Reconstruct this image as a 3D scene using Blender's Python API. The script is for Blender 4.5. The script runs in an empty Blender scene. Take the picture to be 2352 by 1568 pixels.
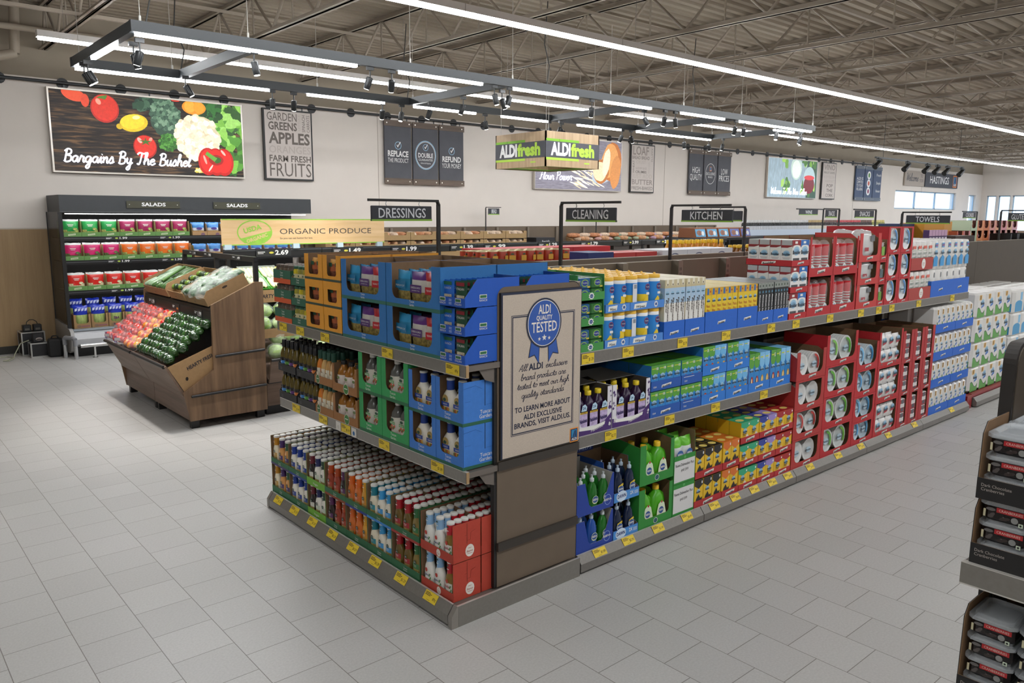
import bpy, math, random
from mathutils import Vector, Matrix

scene = bpy.context.scene
COL = scene.collection
PI = math.pi

# ---------------------------------------------------------------- camera
cam_data = bpy.data.cameras.new('camera')
cam_data.sensor_width = 36.0
cam_data.lens = 36.0 * 1790.0 / 2352.0
cam_data.clip_end = 200
camera = bpy.data.objects.new('camera', cam_data)
COL.objects.link(camera)
_yaw, _pit, _rol = math.radians(48.994), math.radians(9.1764), math.radians(0.2894)
_f = Vector((math.cos(_pit) * math.cos(_yaw), math.cos(_pit) * math.sin(_yaw), -math.sin(_pit)))
_r = Vector((math.sin(_yaw), -math.cos(_yaw), 0))
_u = _r.cross(_f)
_c, _s = math.cos(_rol), math.sin(_rol)
_r, _u = _r * _c + _u * _s, _u * _c - _r * _s
camera.matrix_world = Matrix(((_r.x, _u.x, -_f.x, -2.25956), (_r.y, _u.y, -_f.y, -3.06867), (_r.z, _u.z, -_f.z, 2.15), (0, 0, 0, 1)))
scene.camera = camera

# ---------------------------------------------------------------- world, exposure
world = bpy.data.worlds.new('world')
scene.world = world
world.use_nodes = True
world.node_tree.nodes['Background'].inputs[0].default_value = (0.5, 0.72, 1.0, 1)
world.node_tree.nodes['Background'].inputs[1].default_value = 1.7
scene.view_settings.view_transform = 'Standard'
scene.view_settings.look = 'None'
scene.view_settings.exposure = 0.86
scene.view_settings.gamma = 1.0
scene.view_settings.use_curve_mapping = False
scene.cycles.max_bounces = 7
scene.cycles.diffuse_bounces = 4
scene.cycles.glossy_bounces = 2
scene.cycles.transmission_bounces = 3
scene.cycles.transparent_max_bounces = 10
scene.cycles.sample_clamp_indirect = 6.0
LAMP = 27.0          # emission of the ceiling strip lights

# ---------------------------------------------------------------- materials
def lin(h):
    h = h.lstrip('#')
    v = [int(h[i:i + 2], 16) / 255 for i in (0, 2, 4)]
    return tuple((c / 12.92 if c <= 0.04045 else ((c + 0.055) / 1.055) ** 2.4) for c in v) + (1.0,)

_mats = {}
def M(h, r=0.5, metal=0.0, noise=0.0, scale=20.0, glow=0.0, alpha=1.0, stretch=None, coat=0.0):
    """a procedural material of one printed / painted colour; noise adds a faint mottling"""
    key = (h, r, metal, noise, scale, glow, alpha, stretch, coat)
    if key in _mats:
        return _mats[key]
    m = bpy.data.materials.new('surface_' + h.lstrip('#'))
    m.use_nodes = True
    nt = m.node_tree
    b = nt.nodes['Principled BSDF']
    col = lin(h)
    b.inputs['Base Color'].default_value = col
    b.inputs['Roughness'].default_value = r
    b.inputs['Metallic'].default_value = metal
    b.inputs['Alpha'].default_value = alpha
    if coat:
        b.inputs['Coat Weight'].default_value = coat
    if noise:
        tc = nt.nodes.new('ShaderNodeTexCoord')
        n = nt.nodes.new('ShaderNodeTexNoise')
        n.inputs['Scale'].default_value = scale
        n.inputs['Detail'].default_value = 3
        if stretch:
            mp = nt.nodes.new('ShaderNodeMapping')
            mp.inputs['Scale'].default_value = stretch
            nt.links.new(tc.outputs['Object'], mp.inputs[0])
            nt.links.new(mp.outputs[0], n.inputs['Vector'])
        else:
            nt.links.new(tc.outputs['Object'], n.inputs['Vector'])
        mx = nt.nodes.new('ShaderNodeMix')
        mx.data_type = 'RGBA'
        mx.inputs['A'].default_value = tuple(c * (1 - noise) for c in col[:3]) + (1,)
        mx.inputs['B'].default_value = tuple(min(1, c * (1 + noise)) for c in col[:3]) + (1,)
        rp = nt.nodes.new('ShaderNodeMapRange')
        rp.inputs[1].default_value, rp.inputs[2].default_value = 0.3, 0.7
        nt.links.new(n.outputs[0], rp.inputs[0])
        nt.links.new(rp.outputs[0], mx.inputs['Factor'])
        nt.links.new(mx.outputs['Result'], b.inputs['Base Color'])
    if glow:
        b.inputs['Emission Color'].default_value = col
        b.inputs['Emission Strength'].default_value = glow
    m.diffuse_color = col
    _mats[key] = m
    return m

def emitter(name, col, strength):
    m = bpy.data.materials.new(name)
    m.use_nodes = True
    nt = m.node_tree
    nt.nodes.clear()
    e = nt.nodes.new('ShaderNodeEmission')
    e.inputs[0].default_value = col
    e.inputs[1].default_value = strength
    o = nt.nodes.new('ShaderNodeOutputMaterial')
    nt.links.new(e.outputs[0], o.inputs[0])
    return m

def glass(name, h, r=0.05, alpha=0.2):
    m = bpy.data.materials.new(name)
    m.use_nodes = True
    b = m.node_tree.nodes['Principled BSDF']
    b.inputs['Base Color'].default_value = lin(h)
    b.inputs['Roughness'].default_value = r
    b.inputs['Alpha'].default_value = alpha
    b.inputs['Specular IOR Level'].default_value = 0.8
    return m

def wood(name, dark, light, axis='z', scale=3.0, rough=0.5):
    m = bpy.data.materials.new(name)
    m.use_nodes = True
    nt = m.node_tree
    b = nt.nodes['Principled BSDF']
    tc = nt.nodes.new('ShaderNodeTexCoord')
    mp = nt.nodes.new('ShaderNodeMapping')
    s = {'x': (0.06, 1, 1), 'y': (1, 0.06, 1), 'z': (1, 1, 0.06)}[axis]
    mp.inputs['Scale'].default_value = tuple(k * scale * 8 for k in s)
    n = nt.nodes.new('ShaderNodeTexNoise')
    n.inputs['Scale'].default_value = 1.0
    n.inputs['Detail'].default_value = 6
    n.inputs['Roughness'].default_value = 0.65
    r = nt.nodes.new('ShaderNodeValToRGB')
    r.color_ramp.elements[0].position, r.color_ramp.elements[1].position = 0.3, 0.72
    r.color_ramp.elements[0].color, r.color_ramp.elements[1].color = lin(dark), lin(light)
    nt.links.new(tc.outputs['Object'], mp.inputs[0])
    nt.links.new(mp.outputs[0], n.inputs['Vector'])
    nt.links.new(n.outputs[0], r.inputs[0])
    nt.links.new(r.outputs[0], b.inputs['Base Color'])
    b.inputs['Roughness'].default_value = rough
    return m

# ---------------------------------------------------------------- lettering
_glyph = {}
def glyphs(s, bold=0.0, shear=0.0):
    k = (s, bold, shear)
    if k not in _glyph:
        c = bpy.data.curves.new('lettering', 'FONT')
        c.body = s
        c.resolution_u = 2
        c.offset = bold
        c.shear = shear
        c.fill_mode = 'FRONT'
        o = bpy.data.objects.new('lettering', c)
        me = bpy.data.meshes.new_from_object(o)
        vs = [(v.co.x, v.co.y) for v in me.vertices]
        fs = [tuple(p.vertices) for p in me.polygons]
        bpy.data.objects.remove(o)
        bpy.data.curves.remove(c)
        bpy.data.meshes.remove(me)
        _glyph[k] = (vs, fs)
    return _glyph[k]

# single-line handwriting, drawn as strokes: letter -> (advance, strokes)
_SC = {}
def _sc(ch, w, *st):
    _SC[ch] = (w, [[float(c) for c in s.split()] for s in st])
_bowl = '.75 .85 .45 1 .1 .75 .08 .3 .35 0 .65 .3 '
_sc('a', 1.05, _bowl + '.75 .9 .75 .2 .9 0 1.1 .25'); _sc('d', 1.1, _bowl + '.8 1.2 .82 2.1 .8 .4 .95 0 1.15 .25'); _sc('g', 1.05, _bowl + '.78 .9 .75 -.6 .5 -1 .25 -.75 .6 -.2 1.1 .3'); _sc('q', 1.0, _bowl + '.78 .9 .75 -.9 .9 -1 1.05 .2')
_up = '0 .3 .3 1.2 .4 1.9 .25 2.1 .12 1.7 '
_sc('b', 1.0, _up + '.12 .4 .35 0 .7 .2 .75 .7 .5 .95 .85 .8 1.05 .85'); _sc('h', .98, _up + '.12 0', '.12 .5 .4 .95 .65 .9 .68 .3 .8 0 1 .25'); _sc('l', .5, _up + '.15 .3 .32 0 .55 .3'); _sc('f', .75, '0 .3 .4 1.3 .5 1.9 .35 2.1 .22 1.7 .22 -.7 .35 -1 .5 -.7 .3 0 .75 .25')
_sc('c', .85, '.75 .8 .45 1 .1 .7 .1 .25 .4 0 .75 .2 .9 .35'); _sc('e', .85, '.1 .5 .55 .6 .65 .85 .4 1 .1 .7 .12 .25 .4 0 .7 .15 .9 .35'); _sc('i', .5, '0 .3 .2 1 .2 .25 .35 0 .6 .3', '.22 1.38 .28 1.46')
_sc('m', 1.2, '0 .7 .12 1 .15 0', '.15 .55 .4 1 .52 .8 .52 0', '.52 .55 .8 1 .92 .8 .92 .25 1.05 0 1.25 .25'); _sc('n', .92, '0 .7 .12 1 .15 0', '.15 .55 .45 1 .62 .85 .62 .25 .75 0 .95 .25'); _sc('o', .95, '.5 1 .12 .75 .1 .25 .4 0 .72 .3 .7 .8 .45 1 .7 .8 1 .85')
_sc('p', .95, '0 .4 .2 1 .2 -.95', '.2 .6 .5 1 .8 .75 .75 .2 .45 0 .8 .1 1 .25'); _sc('r', .85, '0 .3 .2 1.1 .3 .9 .6 .9 .55 .3 .7 0 .9 .25'); _sc('s', .8, '0 .2 .4 1.1 .6 .6 .6 .2 .3 0 .1 .15', '.5 .05 .85 .3'); _sc('t', .6, '0 .3 .3 1.7 .25 .4 .4 0 .65 .25', '.05 1.15 .6 1.2')
_sc('u', 1.0, '0 .4 .15 1 .12 .3 .3 0 .6 .3 .7 1 .7 .25 .85 0 1.05 .25'); _sc('v', .85, '0 .6 .15 1 .3 0 .65 .95 .9 .85'); _sc('w', 1.25, '0 .6 .15 1 .12 .3 .3 0 .55 .3 .6 1 .6 .3 .8 0 1.05 .4 1.05 .95 1.3 .85'); _sc('x', .8, '0 .3 .25 1 .6 0 .85 .25', '.65 1 .1 0'); _sc('y', 1.0, '0 .4 .15 1 .15 .4 .35 .1 .65 .4 .72 1 .7 -.6 .45 -1 .22 -.75 .6 -.2 1.05 .3')
_sc('B', 1.15, '.2 2 .15 0', '-.1 1.7 .3 2.1 .8 1.9 .8 1.35 .25 1.1 .9 .9 .95 .2 .4 -.05 0 .2'); _sc('T', 1.1, '-.1 1.7 .2 2.05 .9 1.9 1.2 2.1', '.6 1.95 .5 .4 .3 0 .05 .2'); _sc('F', 1.1, '-.1 1.7 .2 2.05 .9 1.9 1.2 2.1', '.5 1.95 .4 .4 .2 0 0 .2', '.3 1.05 .8 1.1'); _sc('P', 1.0, '.2 2 .15 0', '-.1 1.7 .3 2.1 .85 1.9 .85 1.3 .25 1.05')
_sc('W', 1.4, '-.1 1.8 .1 2 .25 0 .7 1.7 .85 0 1.4 2'); _sc('C', 1.1, '1 1.6 .75 2 .2 1.6 .1 .5 .5 0 1 .4'); _sc('A', 1.05, '0 0 .6 2.05 .8 0 1 .2', '.25 .7 .8 .75'); _sc('S', .95, '.9 1.7 .6 2 .3 1.6 .8 .7 .5 0 .1 .3'); _sc(' ', .7); _sc('.', .4, '.1 0 .16 .06')
def _smooth(f):
    P = [Vector((f[i], f[i + 1])) for i in range(0, len(f), 2)]
    if len(P) < 3:
        return P
    out = []
    for i in range(len(P) - 1):
        a, b, c, d = P[max(0, i - 1)], P[i], P[i + 1], P[min(len(P) - 1, i + 2)]
        for k in range(4):
            t = k / 4
            out.append(.5 * (2 * b + (c - a) * t + (2 * a - 5 * b + 4 * c - d) * t * t + (3 * b - a - 3 * c + d) * t ** 3))
    return out + [P[-1]]

_H = [y for x, y in glyphs('H')[0]]
CAPH = max(_H) - min(_H)

# ---------------------------------------------------------------- mesh builder
class MB:
    def __init__(s):
        s.v, s.f, s.m, s.sm, s.mats = [], [], [], [], []
        s.T = None
        s.face((0, 0, 0), (1, 0, 0), (0, 0, 1))
    def mi(s, mat):
        if mat not in s.mats:
            s.mats.append(mat)
        return s.mats.index(mat)
    def add(s, vs, fs, mat, smooth=False):
        o = len(s.v)
        if s.T is not None:
            vs = [tuple(s.T @ Vector(v)) for v in vs]
        s.v += [tuple(v) for v in vs]
        if isinstance(mat, (list, tuple)):
            idx = [s.mi(x) for x in mat]
        else:
            idx = [s.mi(mat)] * len(fs)
        for f, i in zip(fs, idx):
            s.f.append(tuple(o + k for k in f))
            s.m.append(i)
            s.sm.append(smooth)
        return s
    def box(s, a, b, mat):
        x0, y0, z0 = a
        x1, y1, z1 = b
        vs = [(x0, y0, z0), (x1, y0, z0), (x1, y1, z0), (x0, y1, z0), (x0, y0, z1), (x1, y0, z1), (x1, y1, z1), (x0, y1, z1)]
        return s.add(vs, [(0, 3, 2, 1), (4, 5, 6, 7), (0, 1, 5, 4), (1, 2, 6, 5), (2, 3, 7, 6), (3, 0, 4, 7)], mat)
    def rbox(s, a, b, mat, c=0.01, smooth=True):
        """box with chamfered vertical edges and chamfered top/bottom rims"""
        x0, y0, z0 = a
        x1, y1, z1 = b
        def ring(i, z):
            k = c
            X0, X1, Y0, Y1 = x0 + i, x1 - i, y0 + i, y1 - i
            return [(X0 + k, Y0, z), (X1 - k, Y0, z), (X1, Y0 + k, z), (X1, Y1 - k, z), (X1 - k, Y1, z), (X0 + k, Y1, z), (X0, Y1 - k, z), (X0, Y0 + k, z)]
        rs = [ring(c * .7, z0), ring(0, z0 + c * .7), ring(0, z1 - c * .7), ring(c * .7, z1)]
        vs = [p for r in rs for p in r]
        fs = [tuple(range(7, -1, -1)), tuple(range(24, 32))]
        for r in range(3):
            for i in range(8):
                j = (i + 1) % 8
                fs.append((r * 8 + i, r * 8 + j, r * 8 + 8 + j, r * 8 + 8 + i))
        return s.add(vs, fs, mat, False)
    def cyl(s, p0, p1, r, mat, n=10, r2=None, caps=True, smooth=True):
        p0, p1 = Vector(p0), Vector(p1)
        d = (p1 - p0).normalized()
        a = d.orthogonal().normalized()
        b = d.cross(a)
        r2 = r if r2 is None else r2
        vs = [p0 + (a * math.cos(2 * PI * i / n) + b * math.sin(2 * PI * i / n)) * r for i in range(n)]
        vs += [p1 + (a * math.cos(2 * PI * i / n) + b * math.sin(2 * PI * i / n)) * r2 for i in range(n)]
        s.add(vs, [(i, (i + 1) % n, n + (i + 1) % n, n + i) for i in range(n)], mat, smooth)
        if caps:
            s.add(vs, [tuple(range(n - 1, -1, -1)), tuple(range(n, 2 * n))], mat)
        return s
    def tube(s, pts, r, mat, n=8):
        for i in range(len(pts) - 1):
            s.cyl(pts[i], pts[i + 1], r, mat, n, caps=True)
        return s
    def lathe(s, prof, mat, n=14, sx=1.0, sy=1.0, c=(0, 0, 0), smooth=True, power=2.0, cap=True):
        """prof: (radius, z[, mat]) from bottom to top; mat may be a function (ring, angle, z) -> material; power > 2 squares the section"""
        vs, fs, ms = [], [], []
        def rad(a):
            if power == 2.0:
                return 1.0
            return (abs(math.cos(a)) ** power + abs(math.sin(a)) ** power) ** (-1.0 / power)
        for p in prof:
            for i in range(n):
                a = 2 * PI * i / n - PI / 2
                q = rad(a)
                rx, ry = p[0] if isinstance(p[0], tuple) else (p[0] * sx, p[0] * sy)
                vs.append((c[0] + rx * q * math.cos(a), c[1] + ry * q * math.sin(a), c[2] + p[1]))
        for k in range(len(prof) - 1):
            for i in range(n):
                j = (i + 1) % n
                fs.append((k * n + i, k * n + j, k * n + n + j, k * n + n + i))
                if len(prof[k]) > 2:
                    ms.append(prof[k][2])
                elif callable(mat):
                    ms.append(mat(k, 2 * PI * (i + .5) / n, (prof[k][1] + prof[k + 1][1]) / 2))
                else:
                    ms.append(mat)
        s.add(vs, fs, ms, smooth)
        if cap:
            L = len(prof) - 1
            s.add(vs, [tuple(range(n - 1, -1, -1)), tuple(range(L * n, L * n + n))], [ms[0], ms[-1]])
        return s
    def blob(s, c, r, mat, nu=10, nv=7, amp=0.0, seed=0, power=2.0):
        """lumpy ellipsoid; power > 2 makes it boxier"""
        rnd = random.Random(seed)
        vs = [(c[0], c[1], c[2] - r[2])]
        e = 2.0 / power
        def sp(v):
            return math.copysign(abs(v) ** e, v)
        for j in range(1, nv):
            t = -PI / 2 + PI * j / nv
            for i in range(nu):
                a = 2 * PI * i / nu
                k = 1 + amp * (rnd.random() * 2 - 1)
                vs.append((c[0] + r[0] * sp(math.cos(t)) * sp(math.cos(a)) * k, c[1] + r[1] * sp(math.cos(t)) * sp(math.sin(a)) * k, c[2] + r[2] * sp(math.sin(t)) * (1 + amp * .6 * (rnd.random() * 2 - 1))))
        vs.append((c[0], c[1], c[2] + r[2]))
        T = len(vs) - 1
        fs = [(0, 1 + (i + 1) % nu, 1 + i) for i in range(nu)]
        for j in range(nv - 2):
            for i in range(nu):
                k = (i + 1) % nu
                fs.append((1 + j * nu + i, 1 + j * nu + k, 1 + j * nu + nu + k, 1 + j * nu + nu + i))
        o = 1 + (nv - 2) * nu
        fs += [(o + i, o + (i + 1) % nu, T) for i in range(nu)]
        if callable(mat):
            def cen(f):
                return [sum(vs[q][d] for q in f) / len(f) for d in range(3)]
            mat = [mat(*cen(f)) for f in fs]
        return s.add(vs, fs, mat, True)
    def pillow(s, w, h, d, mat, nx=8, nz=8, c=(0, 0, 0), pinch=0.35, amp=0.0, seed=0):
        """bag standing on its edge: front and back bulge, top and bottom seams flat; mat may be f(u, v, front) with u, v in 0..1"""
        rnd = random.Random(seed)
        vs, fs, ms = [], [], []
        for side in (-1, 1):
            o = len(vs)
            for j in range(nz + 1):
                for i in range(nx + 1):
                    u, v = i / nx, j / nz
                    b = (math.sin(PI * u) ** .5 if 0 < u < 1 else 0) * (math.sin(PI * min(1, max(0, v))) ** pinch if 0 < v < 1 else 0)
                    k = amp * (rnd.random() - .5) if 0 < u < 1 and 0 < v < 1 else 0
                    vs.append((c[0] + (u - .5) * w * (1 - .06 * math.sin(PI * v)), c[1] + side * (d / 2) * b + k * d, c[2] + v * h + (amp * .3 * h * (rnd.random() - .5) if j == nz else 0)))
            for j in range(nz):
                for i in range(nx):
                    a = o + j * (nx + 1) + i
                    q = (a, a + 1, a + nx + 2, a + nx + 1)
                    fs.append(q if side < 0 else q[::-1])
                    ms.append(mat((i + .5) / nx, (j + .5) / nz, side < 0) if callable(mat) else mat)
        return s.add(vs, fs, ms, True)
    def prism(s, pts, axis, a, b, mat):
        """extrude a flat outline: axis 'x' takes (y,z) points, 'y' (x,z), 'z' (x,y)"""
        def P(p, t):
            return (t, p[0], p[1]) if axis == 'x' else (p[0], t, p[1]) if axis == 'y' else (p[0], p[1], t)
        n = len(pts)
        vs = [P(p, a) for p in pts] + [P(p, b) for p in pts]
        fs = [tuple(range(n)), tuple(range(2 * n - 1, n - 1, -1))] + [(i, n + i, n + (i + 1) % n, (i + 1) % n) for i in range(n)]
        return s.add(vs, fs, mat)
    # ---- flat print on a face
    def face(s, O, U, V):
        s.O, s.U, s.V = Vector(O), Vector(U), Vector(V)
        s.N = s.U.cross(s.V)
        return s
    def _p(s, u, v, layer):
        return s.O + s.U * u + s.V * v + s.N * (0.0007 * layer)
    def poly(s, pts, mat, layer=1):
        ar = sum(pts[i][0] * pts[(i + 1) % len(pts)][1] - pts[(i + 1) % len(pts)][0] * pts[i][1] for i in range(len(pts)))
        if ar < 0:
            pts = pts[::-1]
        s.k = (getattr(s, 'k', 0) + 1) % 197       # keeps overlapping prints of one layer apart
        return s.add([s._p(u, v, layer + s.k * .004) for u, v in pts], [tuple(range(len(pts)))], mat)
    def rect(s, u0, v0, u1, v1, mat, layer=1):
        return s.poly([(u0, v0), (u1, v0), (u1, v1), (u0, v1)], mat, layer)
    def ell(s, u, v, ru, rv, mat, layer=1, n=18, rot=0.0, jag=0.0, seed=0):
        rnd = random.Random(seed)
        pts = []
        for i in range(n):
            a = 2 * PI * i / n
            k = 1 + jag * (rnd.random() * 2 - 1)
            x, y = ru * k * math.cos(a), rv * k * math.sin(a)
            pts.append((u + x * math.cos(rot) - y * math.sin(rot), v + x * math.sin(rot) + y * math.cos(rot)))
        return s.poly(pts, mat, layer)
    def ring(s, u, v, ru, rv, t, mat, layer=1, n=28):
        vs, fs = [], []
        for i in range(n):
            a = 2 * PI * i / n
            vs += [s._p(u + ru * math.cos(a), v + rv * math.sin(a), layer), s._p(u + (ru - t) * math.cos(a), v + (rv - t) * math.sin(a), layer)]
        for i in range(n):
            j = (i + 1) % n
            fs.append((2 * i, 2 * j, 2 * j + 1, 2 * i + 1))
        return s.add(vs, fs, mat)
    def frame(s, u0, v0, u1, v1, t, mat, layer=1):
        for r in ((u0, v0, u1, v0 + t), (u0, v1 - t, u1, v1), (u0, v0 + t, u0 + t, v1 - t), (u1 - t, v0 + t, u1, v1 - t)):
            s.rect(*r, mat, layer)
        return s
    def txt(s, t, u, v, h, mat, layer=2, w=None, align='c', bold=0.0, shear=0.0, rot=0.0):
        """lettering with cap height h, baseline at v; w squeezes it to that width"""
        vs, fs = glyphs(t, bold, shear)
        if not vs:
            return s
        x0, x1 = min(p[0] for p in vs), max(p[0] for p in vs)
        k = h / CAPH
        kx = k if w is None else w / (x1 - x0)
        W = (x1 - x0) * kx
        off = {'l': 0, 'c': -W / 2, 'r': -W}[align]
        ca, sa = math.cos(rot), math.sin(rot)
        out = []
        for x, y in vs:
            a, b = off + (x - x0) * kx, y * k
            out.append(s._p(u + a * ca - b * sa, v + a * sa + b * ca, layer))
        return s.add(out, fs, mat)
    def hand(s, t, u, v, h, mat, layer=2, w=None, thick=.2, shear=.22):
        """handwritten line of cap height h starting at u"""
        W = sum(_SC[c][0] for c in t)
        k = h / 2.05
        kx = k if w is None else w / W
        x = 0
        for c in t:
            adv, sts = _SC[c]
            for st in sts:
                P = _smooth(st)
                P = [((x + p.x + shear * p.y) * kx, p.y * k) for p in P]
                vs, fs = [], []
                for i, p in enumerate(P):
                    a, b = P[max(0, i - 1)], P[min(len(P) - 1, i + 1)]
                    dx, dy = b[0] - a[0], b[1] - a[1]
                    L = math.hypot(dx, dy) or 1
                    o = thick * k / 2
                    vs += [s._p(u + p[0] - dy / L * o, v + p[1] + dx / L * o, layer), s._p(u + p[0] + dy / L * o, v + p[1] - dx / L * o, layer)]
                    if i:
                        fs.append((2 * i - 1, 2 * i + 1, 2 * i, 2 * i - 2))
                s.add(vs, fs, mat)
            x += adv
        return s
    def mesh(s, name):
        me = bpy.data.meshes.new(name)
        me.from_pydata(s.v, [], s.f)
        for m in s.mats:
            me.materials.append(m)
        me.polygons.foreach_set('material_index', s.m)
        me.polygons.foreach_set('use_smooth', s.sm)
        me.update()
        return me
    def obj(s, name, parent=None, loc=(0, 0, 0), rz=0.0):
        o = bpy.data.objects.new(name, s.mesh(name))
        COL.objects.link(o)
        o.parent = parent
        o.location = loc
        o.rotation_euler = (0, 0, rz)
        return o

# ---------------------------------------------------------------- objects
def tag(o, label, cat, group=None):
    o['label'] = label
    o['category'] = cat
    if group:
        o['group'] = group
    return o
def thing(name, label, cat, loc=(0, 0, 0), rz=0.0, group=None):
    o = bpy.data.objects.new(name, None)
    o.empty_display_size = 0.05
    COL.objects.link(o)
    o.location = loc
    o.rotation_euler = (0, 0, rz)
    return tag(o, label, cat, group)
def struct(mb, name, loc=(0, 0, 0)):
    o = mb.obj(name, None, loc)
    o['kind'] = 'structure'
    return o
def spec(name, mesh, *kids):
    """a reusable thing: name, mesh (None = an Empty) and its parts (name, mesh, sub-parts)"""
    return (name, mesh, kids)
def put(sp, loc, rz, label, cat, group=None, rx=0.0, ry=0.0, scale=None):
    def mk(sp, parent):
        o = bpy.data.objects.new(sp[0], sp[1])
        COL.objects.link(o)
        o.parent = parent
        for k in sp[2]:
            mk(k, o)
        return o
    o = mk(sp, None)
    o.location = loc
    o.rotation_euler = (rx, ry, rz)
    if scale:
        o.scale = scale
    return tag(o, label, cat, group)

NTH = ['first', 'second', 'third', 'fourth', 'fifth', 'sixth', 'seventh', 'eighth', 'ninth', 'tenth', 'eleventh', 'twelfth', 'thirteenth', 'fourteenth', 'fifteenth', 'sixteenth', 'seventeenth', 'eighteenth', 'nineteenth', 'twentieth']
def col_word(i, n):
    if n == 1:
        return ''
    if n == 2:
        return ('left', 'right')[i]
    if n == 3:
        return ('left', 'middle', 'right')[i]
    if i == 0:
        return 'leftmost'
    if i == n - 1:
        return 'rightmost'
    return NTH[i] + ' from left' if i < (n + 1) // 2 else NTH[n - 1 - i] + ' from right'
def row_word(j):
    return 'front row' if j == 0 else NTH[j] + ' row back'
def tier_word(k, n):
    if n == 1:
        return ''
    if n == 2:
        return ('lower', 'upper')[k]
    if k == 0:
        return 'bottom'
    if k == n - 1:
        return 'top'
    if n == 3:
        return 'middle'
    return NTH[k] + ' from bottom'
def J(*w):
    return ' '.join(x for x in w if x)

class Run:
    """a shelf front: along = position along it (left to right as seen), depth into it"""
    def __init__(s, kind, x0=0.0, y0=0.0):
        s.k, s.x0, s.y0 = kind, x0, y0
        s.rz = 0.0 if kind == 'S' else -PI / 2          # S faces -Y, W faces -X
    def at(s, along, depth, z):
        return (s.x0 + along, s.y0 + depth, z) if s.k == 'S' else (s.x0 + depth, s.y0 - along, z)

# ================================================================= the setting
WALL = M('D8D0C8', .75, noise=.02, scale=2)
TAUPE = M('9E9383', .75, noise=.03, scale=3)
def floor_material():
    m = bpy.data.materials.new('floor_tiles')
    m.use_nodes = True
    nt = m.node_tree
    b = nt.nodes['Principled BSDF']
    tc = nt.nodes.new('ShaderNodeTexCoord')
    mp = nt.nodes.new('ShaderNodeMapping')
    mp.vector_type = 'POINT'
    mp.inputs['Rotation'].default_value = (0, 0, PI / 2)
    mp.inputs['Scale'].default_value = (1, -1, 1)
    br = nt.nodes.new('ShaderNodeTexBrick')
    br.offset, br.offset_frequency, br.squash = 0.5, 2, 1.0
    br.inputs['Color1'].default_value = lin('B4B2AF')
    br.inputs['Color2'].default_value = lin('BBB9B6')
    br.inputs['Mortar'].default_value = lin('77716B')
    br.inputs['Scale'].default_value = 1.0
    br.inputs['Mortar Size'].default_value = 0.0021
    br.inputs['Mortar Smooth'].default_value = 0.1
    br.inputs['Bias'].default_value = 0.0
    br.inputs['Brick Width'].default_value = 0.3082
    br.inputs['Row Height'].default_value = 0.3032
    n = nt.nodes.new('ShaderNodeTexNoise')
    n.inputs['Scale'].default_value = 90
    n.inputs['Detail'].default_value = 4
    mr = nt.nodes.new('ShaderNodeMapRange')
    mr.inputs[1].default_value, mr.inputs[2].default_value, mr.inputs[3].default_value, mr.inputs[4].default_value = .3, .7, .92, 1.06
    mx = nt.nodes.new('ShaderNodeMix')
    mx.data_type, mx.blend_type = 'RGBA', 'MULTIPLY'
    mx.inputs['Factor'].default_value = 1
    sep = nt.nodes.new('ShaderNodeSeparateXYZ')
    cmb = nt.nodes.new('ShaderNodeCombineXYZ')
    ax = nt.nodes.new('ShaderNodeMath')
    ay = nt.nodes.new('ShaderNodeMath')
    ax.inputs[1].default_value = 0.3082 * 200 - 0.005
    ay.inputs[1].default_value = 0.3032 * 201 + 0.004
    L = nt.links.new
    L(tc.outputs['Object'], sep.inputs[0])
    L(sep.outputs['Y'], ax.inputs[0])
    L(sep.outputs['X'], ay.inputs[0])
    L(ax.outputs[0], cmb.inputs['X'])
    L(ay.outputs[0], cmb.inputs['Y'])
    nt.nodes.remove(mp)
    L(cmb.outputs[0], br.inputs['Vector'])
    L(tc.outputs['Object'], n.inputs['Vector'])
    L(n.outputs[0], mr.inputs[0])
    L(br.outputs[0], mx.inputs['A'])
    L(mr.outputs[0], mx.inputs['B'])
    L(mx.outputs['Result'], b.inputs['Base Color'])
    b.inputs['Roughness'].default_value = 0.38
    bp = nt.nodes.new('ShaderNodeBump')
    bp.inputs['Strength'].default_value = 0.12
    bp.inputs['Distance'].default_value = 0.002
    L(br.outputs['Fac'], bp.inputs['Height'])
    bp.invert = True
    L(bp.outputs[0], b.inputs['Normal'])
    return m

XL, XR, YF, YB, ZT = -9.0, 40.0, -15.0, 11.0, 5.3
struct(MB().box((XL - .2, YF - .2, -.2), (XR + .2, YB + .2, 0), floor_material()), 'floor')
# back wall (the long one with the pictures), with two window openings
WOODWALL = wood('wainscot_laminate', '8E7350', 'A08560', 'z', 2.0, .55)
W1, W2 = (30.49, 36.85, 2.5, 3.25), (38.42, 39.3, .9, 3.21)
b = MB()
for x0, x1, z0, z1 in ((XL, W1[0], 0, 4.19), (W1[0], W1[1], 0, W1[2]), (W1[0], W1[1], W1[3], 4.19), (W1[1], W2[0], 0, 4.19), (W2[0], W2[1], 0, W2[2]), (W2[0], W2[1], W2[3], 4.19), (W2[1], XR, 0, 4.19)):
    b.box((x0, YB, z0), (x1, YB + .25, z1), WALL)
struct(b, 'wall_back')
struct(MB().box((XL, YB + .04, 4.19), (XR, YB + .25, ZT), TAUPE), 'trim_1')
struct(MB().box((XL, YB - .018, 0), (3.6, YB, 1.91), WOODWALL).box((XL, YB - .022, 1.905), (3.6, YB, 1.925), M('B8AFA2', .5)), 'trim_2')
struct(MB().box((XL, YB - .03, 0), (XR, YB - .018, .12), M('26241F', .5)), 'baseboard_back')
for k, x in enumerate((6.33, 15.6, 26.9, 33.0)):
    struct(MB().box((x, YB - .004, 1.9), (x + .012, YB, 4.19), M('AAA196', .8)), 'trim_%d' % (k + 3))
b = MB()
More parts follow.
